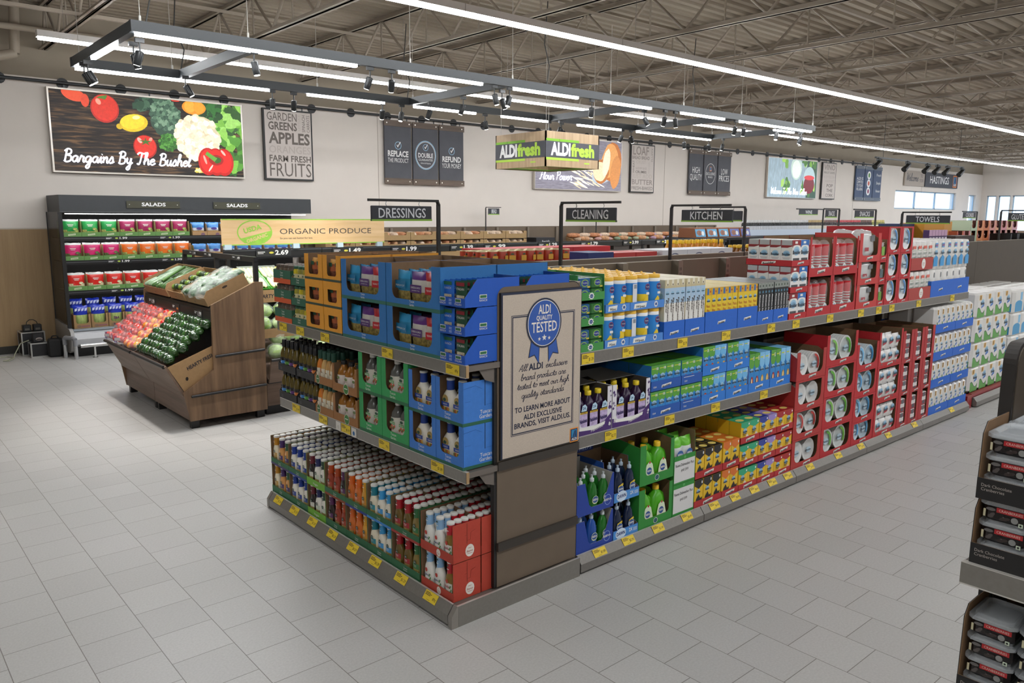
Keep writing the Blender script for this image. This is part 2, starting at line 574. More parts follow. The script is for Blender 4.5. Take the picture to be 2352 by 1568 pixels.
FW = [(10.75, 10.35), (10.25, 9.75), (9.65, 6.3), (6.2, 2.9), (2.8, -.5), (-.6, -4)]
b.box((XR, YF, 0), (XR + .25, YB + .25, .9), WALL).box((XR, YF, 3.2), (XR + .25, YB + .25, ZT), WALL).box((XR, YF, .9), (XR + .25, -4, 3.2), WALL)
ys = [YB + .25] + [y for w in FW for y in w]
for i in range(0, len(ys) - 1, 2):
    b.box((XR, ys[i + 1], .9), (XR + .25, ys[i], 3.2), WALL)
struct(b, 'wall_far')
struct(MB().box((XL - .25, YF, 0), (XL, YB, ZT), WALL), 'wall_left')
struct(MB().box((XL, YF - .25, 0), (XR, YF, ZT), WALL), 'wall_front')
FRM, PANE = M('9FB4C4', .4), glass('window_pane', 'E8F2FF', .02, .12)
def window(n, axis, a0, a1, z0, z1, at, mull):
    b = MB()
    def bar(u0, w0, u1, w1):
        if axis == 'x':
            b.box((u0, at + .08, w0), (u1, at + .14, w1), FRM)
        else:
            b.box((at + .08, u0, w0), (at + .14, u1, w1), FRM)
    bar(a0, z0, a1, z0 + .05)
    bar(a0, z1 - .05, a1, z1)
    for i in range(mull + 1):
        u = a0 + (a1 - a0) * i / mull
        bar(max(a0, u - .04), z0, min(a1, u + .04), z1)
    o = struct(b, 'window_%d' % n)
    p = MB()
    if axis == 'x':
        p.box((a0, at + .1, z0), (a1, at + .11, z1), PANE)
    else:
        p.box((at + .1, a0, z0), (at + .11, a1, z1), PANE)
    p.obj('pane', o)
window(1, 'x', W1[0], W1[1], W1[2], W1[3], YB, 3)
window(2, 'x', W2[0], W2[1], W2[2], W2[3], YB, 1)
for i, (y1, y0) in enumerate(FW):
    window(3 + i, 'y', y0, y1, .9, 3.2, XR, 1 if i < 2 else 3)
struct(MB().box((-60, -60, -.4), (110, 80, -.3), M('A9AEB0', .9, noise=.1, scale=.3)), 'ground_outside')
# roof deck: corrugated sheet running along the long wall
b = MB()
vs, fs = [], []
y, k = YF - .2, 0
prof = []
while y < YB + .3:
    prof += [(y, 5.25), (y + .09, 5.25), (y + .125, 5.31), (y + .165, 5.31)]
    y += .2
for (y, z) in prof:
    vs += [(XL - .2, y, z), (XR + .2, y, z)]
for i in range(len(prof) - 1):
    fs.append((2 * i, 2 * i + 1, 2 * i + 3, 2 * i + 2))
b.add(vs, fs, TAUPE)
b.box((XL - .3, YF - .3, 5.34), (XR + .3, YB + .3, 5.4), TAUPE)
struct(b, 'ceiling')
# open-web steel joists across the hall
JO = M('A3988A', .6)
for k in range(-4, 19):
    x = .48 + 2.11 * k
    if x < XL + .2 or x > XR - .3:
        continue
    b = MB()
    for z0, z1 in ((4.6, 4.66), (5.17, 5.245)):
        b.box((x - .06, YF, z0), (x - .012, YB, z0 + .012), JO).box((x + .012, YF, z0), (x + .06, YB, z0 + .012), JO)
        b.box((x - .024, YF, z0), (x - .012, YB, z1), JO).box((x + .012, YF, z0), (x + .024, YB, z1), JO)
    y, i = YF + .2, 0
    while y < YB - .2:
        y2 = min(y + .62, YB - .05)
        za, zb = (4.64, 5.2) if i % 2 == 0 else (5.2, 4.64)
        b.cyl((x, y, za), (x, y2, zb), .02, JO, 5)
        if i % 2 == 0:
            b.cyl((x, y2, 4.64), (x, y2, 5.2), .013, JO, 4)
        y, i = y2, i + 1
    o = struct(b, 'roof_joist')
for y in (-10.2, -7.5, -4.6, -1.3, 1.9, 5.0, 8.6):
    b = MB()
    b.box((XL, y, 4.665), (XR, y + .05, 4.672), JO).box((XL, y, 4.672), (XR, y + .006, 4.71), JO)
    b.box((XL, y + .3, 5.12), (XR, y + .35, 5.127), JO).box((XL, y + .3, 5.08), (XR, y + .306, 5.12), JO)
    struct(b, 'joist_bridging')
# pipes and ducting in the far left corner of the ceiling
PIPE = M('A79C8C', .5)
b = MB()
b.tube([(-6, 10.6, 4.35), (-.25, 10.6, 4.35), (.05, 10.68, 4.45), (.1, 10.7, 5.2)], .07, PIPE, 10)
b.cyl((-.6, 10.6, 4.35), (-.5, 10.6, 4.35), .1, PIPE, 10)
b.tube([(-6, 10.3, 4.75), (1.6, 10.3, 4.75)], .045, PIPE, 8)
b.tube([(-6, 9.6, 4.95), (-.4, 9.6, 4.95), (-.4, 9.6, 5.25)], .05, PIPE, 8)
tag(b.obj('ceiling_pipe'), 'taupe painted pipes running under the roof at the far left corner', 'pipe')
b = MB()
b.box((24, -1.5, 4.72), (30, 1.2, 5.2), M('57534C', .6)).box((24.2, -1.3, 4.7), (27, 1, 4.72), M('33322F', .8))
tag(b.obj('air_duct'), 'dark grey sheet metal duct hung between the far roof joists', 'duct')

# ================================================================= ceiling lights
LED = emitter('lamp_diffuser', (.965, .985, 1.0, 1), LAMP)
LED2 = emitter('frame_lamp_diffuser', (.96, .98, 1.0, 1), LAMP * .8)
HOUS = M('D5D0CC', .4)
def strip_light(y, x0, x1, z, label):
    t = thing('linear_light', label, 'ceiling light', (x0, y, z), 0, 'linear ceiling lights')
    b = MB().box((0, -.055, .025), (x1 - x0, .055, .1), HOUS)
    n = int((x1 - x0) / 2.44)
    for i in range(1, n):
        b.box((i * 2.44 - .004, -.056, .02), (i * 2.44 + .004, .056, .101), M('9E9892', .5))
    b.obj('housing', t)
    MB().box((.02, -.05, 0), (x1 - x0 - .02, .05, .025), LED).obj('diffuser', t)
    for i in range(0, n + 1, 2):
        MB().cyl((i * 2.44 + .3, 0, .1), (i * 2.44 + .3, 0, 1.05), .003, M('8E8A84', .4), 4).obj('cable', t)
strip_light(3.7, -4.4, 39.4, 4.2, 'long white linear light crossing the top of the picture')
strip_light(8.0, -.16, 39.4, 4.2, 'long white linear light behind the dark track frame by the picture wall')
strip_light(-2.6, -4.4, 39.4, 4.2, 'long white linear light above the camera position')
strip_light(-8.6, -8.2, 39.4, 4.2, 'long white linear light near the front wall')

# dark rectangular track frame over the produce
FR = M('34383B', .45)
t = thing('track_light', 'dark grey rectangular light frame hung over the produce tables', 'light frame', (0, 0, 0))
FZ = 3.76
for y in (4.72, 6.98):
    MB().box((-.04, y - .035, FZ), (12.1, y + .035, FZ + .1), FR).obj('rail', t)
for x in (0, 1.15, 4.45, 7.35, 9.55, 12.06):
    MB().box((x - .035, 4.755, FZ), (x + .035, 6.945, FZ + .1), FR).obj('cross_rail', t)
for y in (4.72, 6.98):
    for a, c in ((.0, 2.25), (2.8, 4.0), (4.52, 5.68), (6.23, 7.25), (8.0, 9.15), (9.62, 12.0)):
        MB().box((a, y - .022, FZ - .03), (c, y + .022, FZ), LED2).obj('led_strip', t)
MB().box((-.022, 5.35, FZ - .03), (.022, 6.2, FZ), LED2).obj('led_strip', t)
MB().box((11.2, 5.0, FZ - .03), (11.9, 5.04, FZ), LED2).obj('led_strip', t)
for x in (0, 1.0, 2.9, 4.45, 6.3, 8.0, 9.6, 11.3, 12.0):
    for y in (4.72, 6.98):
        MB().cyl((x + .05, y, FZ + .1), (x + .05, y, 4.8), .004, M('B9B5AE', .3), 4).cyl((x + .05, y, FZ + .1), (x + .05, y, FZ + .15), .012, M('C8C5BE', .3), 6).obj('cable', t)
for x, y in ((.1, 4.72), (5.1, 4.72), (8.3, 4.72), (1.15, 6.98), (4.4, 6.98)):
    MB().tube([(x, y, FZ + .1), (x + .06, y + .02, FZ + .35), (x - .05, y, FZ + .6), (x, y, 4.9)], .008, M('3C3B39', .5), 5).obj('power_cord', t)

def spot_spec():
    body = MB()
    blk = M('1E2022', .4)
    prof = [(.028, 0), (.034, .01), (.036, .045), (.036, .122), (.03, .132), (.016, .135)]
    body.lathe(prof, blk, 16, c=(0, 0, -.135))
    for i in range(10):
        a = 2 * PI * i / 10
        body.box((.033 * math.cos(a) - .004, .033 * math.sin(a) - .004, -.09), (.033 * math.cos(a) + .004, .033 * math.sin(a) + .004, -.008), blk)
    arm = MB().cyl((0, 0, .02), (0, 0, .1), .008, blk, 6).box((-.04, -.018, .1), (.04, .018, .138), blk)
    lens = MB().lathe([(.028, 0), (.028, .004)], emitter('spot_lens', (1, .97, .9, 1), 12.0), 14)
    return body.mesh('body'), arm.mesh('arm'), lens.mesh('lens')
SP = spot_spec()
SPOTS = [(.1, 5.15), (.1, 4.95), (1.1, 4.72), (2.42, 4.72), (2.7, 4.72), (4.2, 4.72), (4.45, 4.72), (4.52, 4.95), (5.97, 4.72), (7.38, 4.95), (7.6, 4.72), (7.85, 4.72), (9.5, 4.72), (9.75, 4.72), (10.8, 4.72), (11.9, 4.85), (12.06, 4.98),
         (.0, 6.6), (.0, 6.45), (1.1, 6.7), (2.3, 6.98), (2.6, 6.98), (3.97, 6.98), (4.3, 6.98), (4.48, 6.5), (4.5, 5.75), (5.88, 6.98), (7.3, 6.98), (7.4, 6.8), (7.6, 6.98), (9.2, 6.98), (9.45, 6.98), (11.1, 6.98), (11.95, 6.98), (12.06, 6.7)]
rnd = random.Random(4)
AIM = {}
for i, (x, y) in enumerate(SPOTS):
    back = y > 5.9
    side = 'back' if back else 'front'
    n = [s for s in SPOTS if (s[1] > 5.9) == back]
    k = sorted(n).index((x, y))
    t = thing('track_spotlight', '%s black spotlight hung from the %s side of the dark track frame' % (NTH[k] if k < len(NTH) else 'last', side), 'spotlight', (x, y, FZ - .1), 0, 'spotlights on the track frame')
    hor = 0.4
    az = rnd.choice((-.7, .2, 1.2, 2.2, 3.3))
    if (x, y) in ((.0, 6.6), (.0, 6.45), (1.1, 6.7)):
        az, hor = -.35, .5
    o = bpy.data.objects.new('arm', SP[1]); COL.objects.link(o); o.parent = t; o.location = (0, 0, -.04)
    tilt = rnd.uniform(.15, .55) if hor == .4 else hor
    for nm, me, off in (('body', SP[0], 0), ('lens', SP[2], -.137)):
        o = bpy.data.objects.new(nm, me); COL.objects.link(o); o.parent = t
        mt = Matrix.Translation((0, 0, -.012)) @ Matrix.Rotation(az, 4, 'Z') @ Matrix.Rotation(-tilt, 4, 'Y') @ Matrix.Translation((0, 0, off))
        o.matrix_basis = mt
    if i % 3 == 0:
        ld = bpy.data.lights.new('spot_beam', 'SPOT')
        ld.energy = 90
        ld.spot_size = math.radians(75)
        ld.spot_blend = .6
        ld.shadow_soft_size = .04
        ld.color = (1, .96, .9)
        lo = bpy.data.objects.new('spot_beam', ld); COL.objects.link(lo); lo.parent = t
        lo.matrix_basis = Matrix.Translation((0, 0, -.2)) @ Matrix.Rotation(az, 4, 'Z') @ Matrix.Rotation(-tilt * .6, 4, 'Y')
# far black track with six spotlights near the entrance
t = thing('spot_track', 'short black ceiling track with six cone spotlights near the far windows', 'spot track', (0, 0, 0))
MB().box((17.8, 6.08, 3.62), (23.6, 6.13, 3.66), FR).obj('rail', t)
for x in (17.9, 19.6, 20.9, 21.6, 22.3, 23.4):
    MB().cyl((x, 6.1, 3.6), (x + .1, 6.05, 3.55), .05, FR, 8).cyl((x + .1, 6.05, 3.56), (x - .12, 6.1, 3.4), .045, M('141414', .4), 10, .075).obj('lamp_head', t)
MB().cyl((18.2, 6.1, 3.66), (18.2, 6.1, 4.7), .006, FR, 5).cyl((23.2, 6.1, 3.66), (23.2, 6.1, 4.7), .006, FR, 5).obj('cable', t)

# ================================================================= pictures on the long wall
BLK = M('1F2124', .45)
t = thing('picture_rail', 'long black pipe rail on round brackets along the picture wall', 'rail', (0, 0, 0))
MB().cyl((-3, YB - .1, 4.13), (28.5, YB - .1, 4.13), .024, M('2E3033', .4), 8).obj('pipe', t)
for k in range(-3, 34):
    x = .704 + .838 * k
    MB().cyl((x, YB - .001, 4.13), (x, YB - .02, 4.13), .085, BLK, 16).cyl((x, YB - .02, 4.13), (x, YB - .1, 4.13), .018, BLK, 6).obj('bracket', t)
ZB, ZTOP = 2.78, 4.06
def picture(name, label, x0, x1, depth, cat='wall sign', z0=ZB, z1=ZTOP, group=None):
    t = thing(name, label, cat, (x0, YB - .02, z0), 0, group)
    return t, x1 - x0, z1 - z0
def straps(t, xs, h):
    for x in xs:
        MB().box((x - .012, -.05, h), (x + .012, -.042, h + .07), M('4A4C4E', .4, .5)).obj('strap', t)
G = .35       # backlight of the picture boxes
def veg(h, r=.45):
    return M(h, r, glow=G, noise=.12, scale=30)

# --- backlit produce picture
t, w, h = picture('backlit_picture', 'large backlit picture of vegetables on dark wood reading Bargains By The Bushel', .46, 3.5, .08, 'wall picture')
MB().box((0, -.075, 0), (w, 0, h), M('BFB9B0', .3, .6)).obj('frame', t)
b = MB().face((0, -.077, 0), (1, 0, 0), (0, 0, 1))
dk = bpy.data.materials.new('picture_planks')
dk.use_nodes = True
nt = dk.node_tree
bs = nt.nodes['Principled BSDF']
tc, mp = nt.nodes.new('ShaderNodeTexCoord'), nt.nodes.new('ShaderNodeMapping')
mp.inputs['Scale'].default_value = (1.6, 1, 16)
mp.inputs['Rotation'].default_value = (0, .05, 0)
nz, rp = nt.nodes.new('ShaderNodeTexNoise'), nt.nodes.new('ShaderNodeValToRGB')
nz.inputs['Scale'].default_value = 1.6
nz.inputs['Detail'].default_value = 7
nz.inputs['Distortion'].default_value = .6
e = rp.color_ramp.elements
e[0].position, e[1].position = .36, .74
e[0].color, e[1].color = lin('120E0C'), lin('7A5A3A')
e2 = rp.color_ramp.elements.new(.52); e2.color = lin('2B201A')
nt.links.new(tc.outputs['Object'], mp.inputs[0]); nt.links.new(mp.outputs[0], nz.inputs['Vector']); nt.links.new(nz.outputs[0], rp.inputs[0])
nt.links.new(rp.outputs[0], bs.inputs['Base Color']); nt.links.new(rp.outputs[0], bs.inputs['Emission Color'])
bs.inputs['Emission Strength'].default_value = G
b.rect(.025, .025, w - .025, h - .025, dk, 1)
m = .028
def clip(pts):
    return [(min(max(u, m), w - m), min(max(v, m), h - m)) for u, v in pts]
def cell(u, v, ru, rv, mat, layer, n=22, rot=0, jag=0.0, seed=0):
    rn = random.Random(seed)
    P = []
    for i in range(n):
        a = 2 * PI * i / n
        k = 1 + jag * (rn.random() * 2 - 1)
        x, y = ru * k * math.cos(a), rv * k * math.sin(a)
        P.append((u + x * math.cos(rot) - y * math.sin(rot), v + x * math.sin(rot) + y * math.cos(rot)))
    b.poly(clip(P), mat, layer)
# leaves at the back
rn = random.Random(7)
for i in range(34):
    u, v = 1.25 + rn.random() * .5, 1.06 + rn.random() * .2
    cell(u, v, .07, .06, veg(rn.choice(('1E3A2E', '2A4A35', '16281F', '3E6048'))), 2, 9, rn.random() * 3, .4, i)
for i in range(110):
    u, v = 2.5 + rn.random() * .55, .1 + rn.random() * 1.15
    if u < 2.62 and .25 < v < .85:
        continue
    cell(u, v, .11, .075, veg(rn.choice(('4F8F2E', '74B23F', '8CC653', '3A6E24', '9AD067', '2B5420'))), 2 + i % 3, 9, rn.random() * 3, .35, i)
for i in range(46):
    cell(2.3 + rn.random() * .34, .98 + rn.random() * .27, .06, .05, veg(rn.choice(('1F4A20', '2F6B2C', '173618'))), 4, 8, rn.random() * 3, .4, i)
cell(.36, 1.2, .17, .1, veg('E2512F'), 3, rot=-.3)
cell(.52, 1.12, .06, .1, veg('D8472C'), 3)
cell(.8, 1.02, .21, .22, veg('B8231A'), 4); cell(.8, 1.03, .19, .2, veg('D4301F'), 5); cell(.71, 1.12, .035, .05, veg('FF9D86'), 6, rot=.5)
cell(.78, 1.19, .09, .03, veg('4C7A2A'), 6, 9, .3, .5, 3)
cell(1.22, .83, .22, .14, veg('D8B81C'), 6, rot=.2); cell(1.2, .85, .19, .115, veg('EBCF2C'), 7, rot=.2); cell(1.0, .76, .05, .045, veg('CBAA18'), 6); cell(1.26, .92, .06, .03, veg('FFF3A0'), 8, rot=.2)
# broccoli
cell(1.72, .95, .25, .3, veg('2F4A3A'), 5, 26, 0, .06, 1)
for i in range(130):
    a, q = rn.random() * 6.28, math.sqrt(rn.random())
    cell(1.72 + .24 * q * math.cos(a), 1.0 + .24 * q * math.sin(a), .03, .03, veg(rn.choice(('4E7058', '3B5A47', '628569', '76967A'))), 7 + i % 3, 8, 0, .2, i)
cell(1.74, .55, .15, .14, veg('25501E'), 6, 16, 0, .12, 5)
for i in range(70):
    a, q = rn.random() * 6.28, math.sqrt(rn.random())
    cell(1.74 + .15 * q * math.cos(a), .55 + .14 * q * math.sin(a), .026, .026, veg(rn.choice(('3C7A2C', '2D5E22', '56963C'))), 8 + i % 2, 7, 0, .3, i)
cell(2.2, 1.16, .2, .12, veg('E8921F'), 5); cell(2.13, 1.17, .09, .1, veg('F6AE3A'), 6); cell(2.28, 1.17, .09, .1, veg('F2A02B'), 6)
cell(1.9, 1.25, .07, .02, veg('C8321F'), 6)
# cauliflower
cell(2.24, .65, .38, .38, veg('CFC3A0'), 9, 30, 0, .05, 2)
for i in range(150):
    a, q = rn.random() * 6.28, math.sqrt(rn.random())
    cell(2.24 + .36 * q * math.cos(a), .66 + .36 * q * math.sin(a), .055, .052, veg(rn.choice(('EDE6CF', 'F6F1DF', 'DDD3B4', 'E6DDC2'))), 10 + i % 4, 10, 0, .12, i)
# whole tomato
cell(1.37, .46, .185, .19, veg('A81C15'), 9); cell(1.37, .47, .17, .17, veg('D63022'), 10); cell(1.29, .56, .03, .05, veg('FFB3A3'), 12, rot=.6); cell(1.46, .58, .025, .04, veg('F59483'), 12, rot=-.5)
for i in range(5):
    a = i * 1.26 + .3
    b.poly([(1.38 + .02 * math.cos(a + 1.57), .54 + .02 * math.sin(a + 1.57)), (1.38 + .11 * math.cos(a), .54 + .07 * math.sin(a)), (1.38 - .02 * math.cos(a + 1.57), .54 - .02 * math.sin(a + 1.57))], veg('3F6B22'), 13)
# corn, red pepper
for i in range(26):
    cell(2.12 + .3 * rn.random(), .09 + .05 * rn.random(), .03, .022, veg(rn.choice(('F2D46A', 'E9C04A', 'F8E9A6'))), 12, 8, 0, .1, i)
for du in (-.14, 0, .14):
    cell(2.53 + du, .27, .17, .235, veg('B9150F'), 14)
for du in (-.13, 0, .13):
    cell(2.53 + du, .28, .145, .2, veg('DC1F17'), 15)
cell(2.53, .3, .13, .09, veg('9E120D'), 16)
cell(2.55, .3, .075, .055, veg('2F5E1E'), 17, 10, 0, .15, 3)
b.poly([(2.55, .33), (2.38, .44), (2.345, .39), (2.5, .27)], veg('5FA03A'), 18)
cell(2.43, .16, .015, .07, veg('FFC9BF'), 18, rot=-.6); cell(2.66, .43, .02, .06, veg('FFB5A8'), 18, rot=.7); cell(2.34, .3, .02, .08, veg('FF9E90'), 18, rot=.3)
WH = M('EEF0FF', .4, glow=.9)
b.hand('Bargains By The Bushel', .15, .17, .19, WH, 22, w=1.93, thick=.26)
b.obj('picture_face', t)
straps(t, (.25, 1.5, 2.7), h)

# --- word pictures
GREY = [M('6B625C', .6), M('8A807A', .6), M('BDB3AC', .6), M('9C918B', .6)]
def word_art(name, label, x0, x1, lines, side=()):
    t, w, h = picture(name, label, x0, x1, .04, 'wall picture')
    MB().box((0, -.05, 0), (w, 0, h), M('2B2B2B', .5)).obj('frame', t)
    b = MB().face((0, -.052, 0), (1, 0, 0), (0, 0, 1))
    b.rect(.03, .03, w - .03, h - .03, M('CDC4BE', .6), 1)
    for s, u0, u1, v, hh, g, bold in lines:
        b.txt(s, (u0 + u1) / 2 * w, v * h, hh * h, GREY[g], 2, w=(u1 - u0) * w, bold=bold)
    for s, u, v, L, hh, g in side:
        b.txt(s, u * w, v * h, hh, GREY[g], 2, w=L * h, align='l', rot=PI / 2)
    b.obj('print', t)
    straps(t, (w * .25, w * .8), h)
word_art('word_picture', 'framed grey word picture of produce words beside the vegetable picture', 3.89, 4.86,
         [('GARDEN', .08, .68, .84, .11, 0, 0), ('GREENS', .1, .68, .71, .105, 0, .025), ('APPLES', .1, .94, .52, .15, 0, .03), ('ORANGES', .1, .95, .385, .1, 2, .01), ('FARM FRESH', .1, .95, .265, .085, 0, .02), ('FRUITS', .1, .95, .055, .19, 0, 0)],
         [('LETTUCE', .75, .72, .22, .05, 2), ('SPINACH', .85, .7, .24, .06, 0), ('CARROTS', .945, .7, .24, .06, 0)])
word_art('word_picture', 'framed grey word picture of bread words headed LOAF', 14.08, 15.07,
         [('LOAF', .08, .74, .78, .17, 3, .02), ('BREAD BREAD', .06, .78, .69, .065, 0, 0), ('CRUST', .22, .62, .6, .065, 2, 0), ('SLICE BY SLICE', .2, .66, .485, .04, 3, 0), ('CRUMBS', .2, .66, .405, .05, 0, .01), ('JUST ADD', .06, .9, .3, .085, 2, 0), ('BUTTER', .06, .94, .17, .1, 3, .02), ('FRESH-BAKED', .06, .94, .06, .07, 0, 0)],
         [('FLUFFY', .92, .66, .28, .07, 3), ('WHEAT', .15, .4, .26, .07, 0), ('WHOLE GRAIN', .8, .4, .24, .07, 2)])
word_art('word_picture', 'framed grey word picture of wine words headed VINO', 24.35, 25.33,
         [('VINO', .1, .9, .8, .14, 3, .02), ('MERLOT GRAPES', .1, .9, .7, .05, 0, 0), ('BODY BLUSH', .1, .9, .57, .07, 2, 0), ('CABERNET', .1, .9, .46, .07, 2, 0), ('POP', .35, .8, .33, .085, 0, .01), ('THE', .35, .8, .2, .085, 0, .01), ('CORK', .3, .85, .07, .08, 0, .01)],
         [('CHARDONNAY', .2, .08, .36, .07, 2)])

# --- slate panels hung in threes
SLATE = M('4A4B52', .6, noise=.12, scale=3)
PWOOD = wood('panel_wood', '4E4035', '6A584A', 'x', 2)
WT, LB = M('E6E6E6', .5), M('8FB4CF', .5)
def check(b, u, v, r):
    b.ring(u, v, r, r, r * .16, LB, 3)
    b.poly([(u - .45 * r, v + .1 * r), (u - .12 * r, v - .5 * r), (u + .8 * r, v + .85 * r), (u + .62 * r, v + .98 * r), (u - .12 * r, v - .12 * r), (u - .28 * r, v + .26 * r)], WT, 4)
def slate(label, x0, x1, draw, blue=False):
    t, w, h = picture('hanging_sign', label, x0, x1, .04, 'wall panel', group='slate panels on the picture rail')
    mat = M('3E4F6E', .6, noise=.12, scale=3) if blue else SLATE
    MB().box((.01, -.055, .03), (w - .01, -.02, h - .03), mat).obj('slab', t)
    for z in (0, h - .12):
        b = MB().box((-.005, -.07, z), (w + .005, -.056, z + .12), M('5B6472', .5) if blue else PWOOD).face((0, -.07, 0), (1, 0, 0), (0, 0, 1))
        for u in (.06, w - .06):
            b.ell(u, z + .06, .014, .014, M('E2DDD2', .3, .8), 2, 10)
        b.obj('batten', t)
    b = MB().face((0, -.056, 0), (1, 0, 0), (0, 0, 1))
    draw(b, w / 2, h)
    b.obj('print', t)
    straps(t, (.1, w - .1), h)
def d1(b, c, h):
    check(b, c, .78, .08); b.txt('REPLACE', c, .56, .11, WT, 3, w=.5, bold=.03); b.txt('THE PRODUCT', c, .44, .085, WT, 3, w=.5)
def d2(b, c, h):
    b.ring(c, .62, .27, .3, .02, LB, 3); b.ring(c, .62, .245, .275, .008, WT, 3); check(b, c, .78, .07)
    b.txt('DOUBLE', c, .57, .09, WT, 3, w=.38, bold=.02); b.txt('GUARANTEE', c, .5, .045, WT, 3, w=.36); b.txt('Refund & Replace', c, .44, .03, WT, 3, w=.26, shear=.3)
def d3(b, c, h):
    check(b, c, .74, .08); b.txt('REFUND', c, .51, .11, WT, 3, w=.5, bold=.03); b.txt('YOUR MONEY', c, .38, .1, WT, 3, w=.52)
slate('slate panel with tick mark reading REPLACE THE PRODUCT', 6.44, 7.1, d1)
slate('slate panel with a round badge reading DOUBLE GUARANTEE', 7.13, 7.78, d2)
slate('slate panel with tick mark reading REFUND YOUR MONEY', 7.81, 8.47, d3)
def e1(b, c, h):
    b.txt('HIGH', c, .62, .17, WT, 3, w=.36); b.txt('QUALITY', c, .42, .17, WT, 3, w=.56)
def logo(b, u, v, s, layer=3):
    b.rect(u - .36 * s, v - .43 * s, u + .36 * s, v + .43 * s, M('E5812B', .4), layer)
    b.rect(u - .29 * s, v - .36 * s, u + .29 * s, v + .36 * s, M('1C2B5A', .4), layer + 1)
    b.rect(u - .24 * s, v - .14 * s, u + .24 * s, v + .31 * s, M('2E86B5', .4), layer + 2)
    b.poly([(u - .16 * s, v - .1 * s), (u + .02 * s, v + .26 * s), (u + .1 * s, v + .26 * s), (u - .02 * s, v - .1 * s)], M('16305F', .4), layer + 3)
    b.poly([(u + .02 * s, v - .1 * s), (u + .1 * s, v + .26 * s), (u + .15 * s, v + .26 * s), (u + .2 * s, v - .1 * s)], M('16305F', .4), layer + 3)
    b.txt('ALDI', u, v - .31 * s, .13 * s, WT, layer + 3, w=.46 * s, bold=.03)
def e2(b, c, h):
    b.ring(c, .62, .25, .3, .012, WT, 3); logo(b, c, .76, .15); b.txt('EXCLUSIVE', c, .58, .08, WT, 3, w=.42); b.txt('BRANDS', c, .5, .05, WT, 3, w=.22)
def e3(b, c, h):
    b.txt('LOW', c, .62, .17, WT, 3, w=.34); b.txt('PRICES', c, .42, .17, WT, 3, w=.52)
slate('slate panel reading HIGH QUALITY', 16.63, 17.31, e1)
slate('slate panel with a round badge reading EXCLUSIVE BRANDS', 17.34, 18.02, e2)
slate('slate panel reading LOW PRICES', 18.05, 18.73, e3)
def f1(b, c, h):
    for i, s in enumerate(('ALDI IS', 'COMMITTED', 'TO YOUR', 'WELL-BEING')):
        b.txt(s, c, .76 - .13 * i, .1, WT, 3, w=.5)
def f2(b, c, h):
    for v, g in ((.95, '4E8A3F'), (.65, 'C0503A'), (.35, '8A2F5A')):
        b.ell(c, v, .15, .15, M('E4E6E8', .5), 3); b.ell(c, v, .075, .085, M(g, .5), 4)
def f3(b, c, h):
    for v, s in ((.93, 'Fresh'), (.63, 'Simple'), (.33, 'Honest')):
        b.txt(s, c + .1, v, .1, WT, 3, w=.36)
slate('blue slate panel reading ALDI IS COMMITTED TO YOUR WELL-BEING', 26.84, 27.54, f1, True)
slate('blue slate panel with three white round icons', 27.57, 28.26, f2, True)
slate('blue slate panel reading Fresh, Simple, Honest', 28.28, 28.98, f3, True)

# --- bread and wine pictures
t, w, h = picture('backlit_picture', 'backlit picture of sliced bread and wheat reading Flour Power', 10.58, 13.69, .08, 'wall picture')
MB().box((0, -.075, 0), (w, 0, h), M('BFB9B0', .3, .6)).obj('frame', t)
b = MB().face((0, -.077, 0), (1, 0, 0), (0, 0, 1))
b.rect(.02, .02, w - .02, h - .02, M('7E7A86', .5, glow=G, noise=.4, scale=6, stretch=(1, 1, 9)), 1)
for i in range(60):
    u, v = 1.3 + rn.random() * 1.1, .1 + rn.random() * .55
    cell(u, min(v, .62), .16, .016, veg(rn.choice(('E9DFC9', 'F6F0E4', 'D6C8A8'))), 2 + i % 3, 8, -.5 + rn.random() * .4, 0, i)
cell(2.5, .55, .56, .3, veg('AEB9C4'), 4, 18, .5, .15, 2)
for i, (u, v, ru, rv, hh) in enumerate(((2.72, .75, .36, .5, 'B5692C'), (2.64, .78, .3, .44, 'D99A57'), (2.3, .5, .3, .3, 'B06A30'), (2.26, .5, .25, .25, 'E9D3AC'), (2.86, .5, .2, .42, 'C98547'), (2.5, .72, .13, .36, 'EBDCC0'))):
    cell(u, v, ru, rv, veg(hh), 5 + i, 20, -.2, .05, i)
b.hand('Flour Power', .14, .24, .2, WH, 14, w=1.1, thick=.22)
b.obj('picture_face', t)
straps(t, (.4, 2.6), h)
t, w, h = picture('backlit_picture', 'backlit picture of wine glasses reading Welcome To The Wine Cellar', 20.78, 23.93, .08, 'wall picture')
MB().box((0, -.075, 0), (w, 0, h), M('BFB9B0', .3, .6)).obj('frame', t)
b = MB().face((0, -.077, 0), (1, 0, 0), (0, 0, 1))
b.rect(.02, .02, w - .02, h - .02, M('8FA3AE', .5, glow=G, noise=.35, scale=5, stretch=(6, 1, 1)), 1)
b.rect(2.45, .02, w - .03, h - .02, veg('2C4A3A'), 2)
for i in range(40):
    cell(rn.choice((.9, 2.1, 2.6)) + rn.random() * .4, rn.choice((.15, .3, 1.1)) + rn.random() * .3, .14, .1, veg(rn.choice(('6E9E3F', '9CC65A', '3E6E2C'))), 3, 8, rn.random() * 3, .3, i)
cell(1.75, 1.0, .36, .4, veg('B5C8C0'), 4); cell(1.75, .95, .28, .3, veg('DCE8DE'), 5)
cell(2.62, .62, .4, .45, veg('A8BFC4'), 6); cell(2.62, .46, .36, .3, veg('6E1020'), 7); cell(2.62, .7, .34, .08, veg('C8323A'), 8)
b.hand('Welcome To The Wine Cellar', .2, .12, .2, WH, 12, w=2.3, thick=.24)
b.obj('picture_face', t)
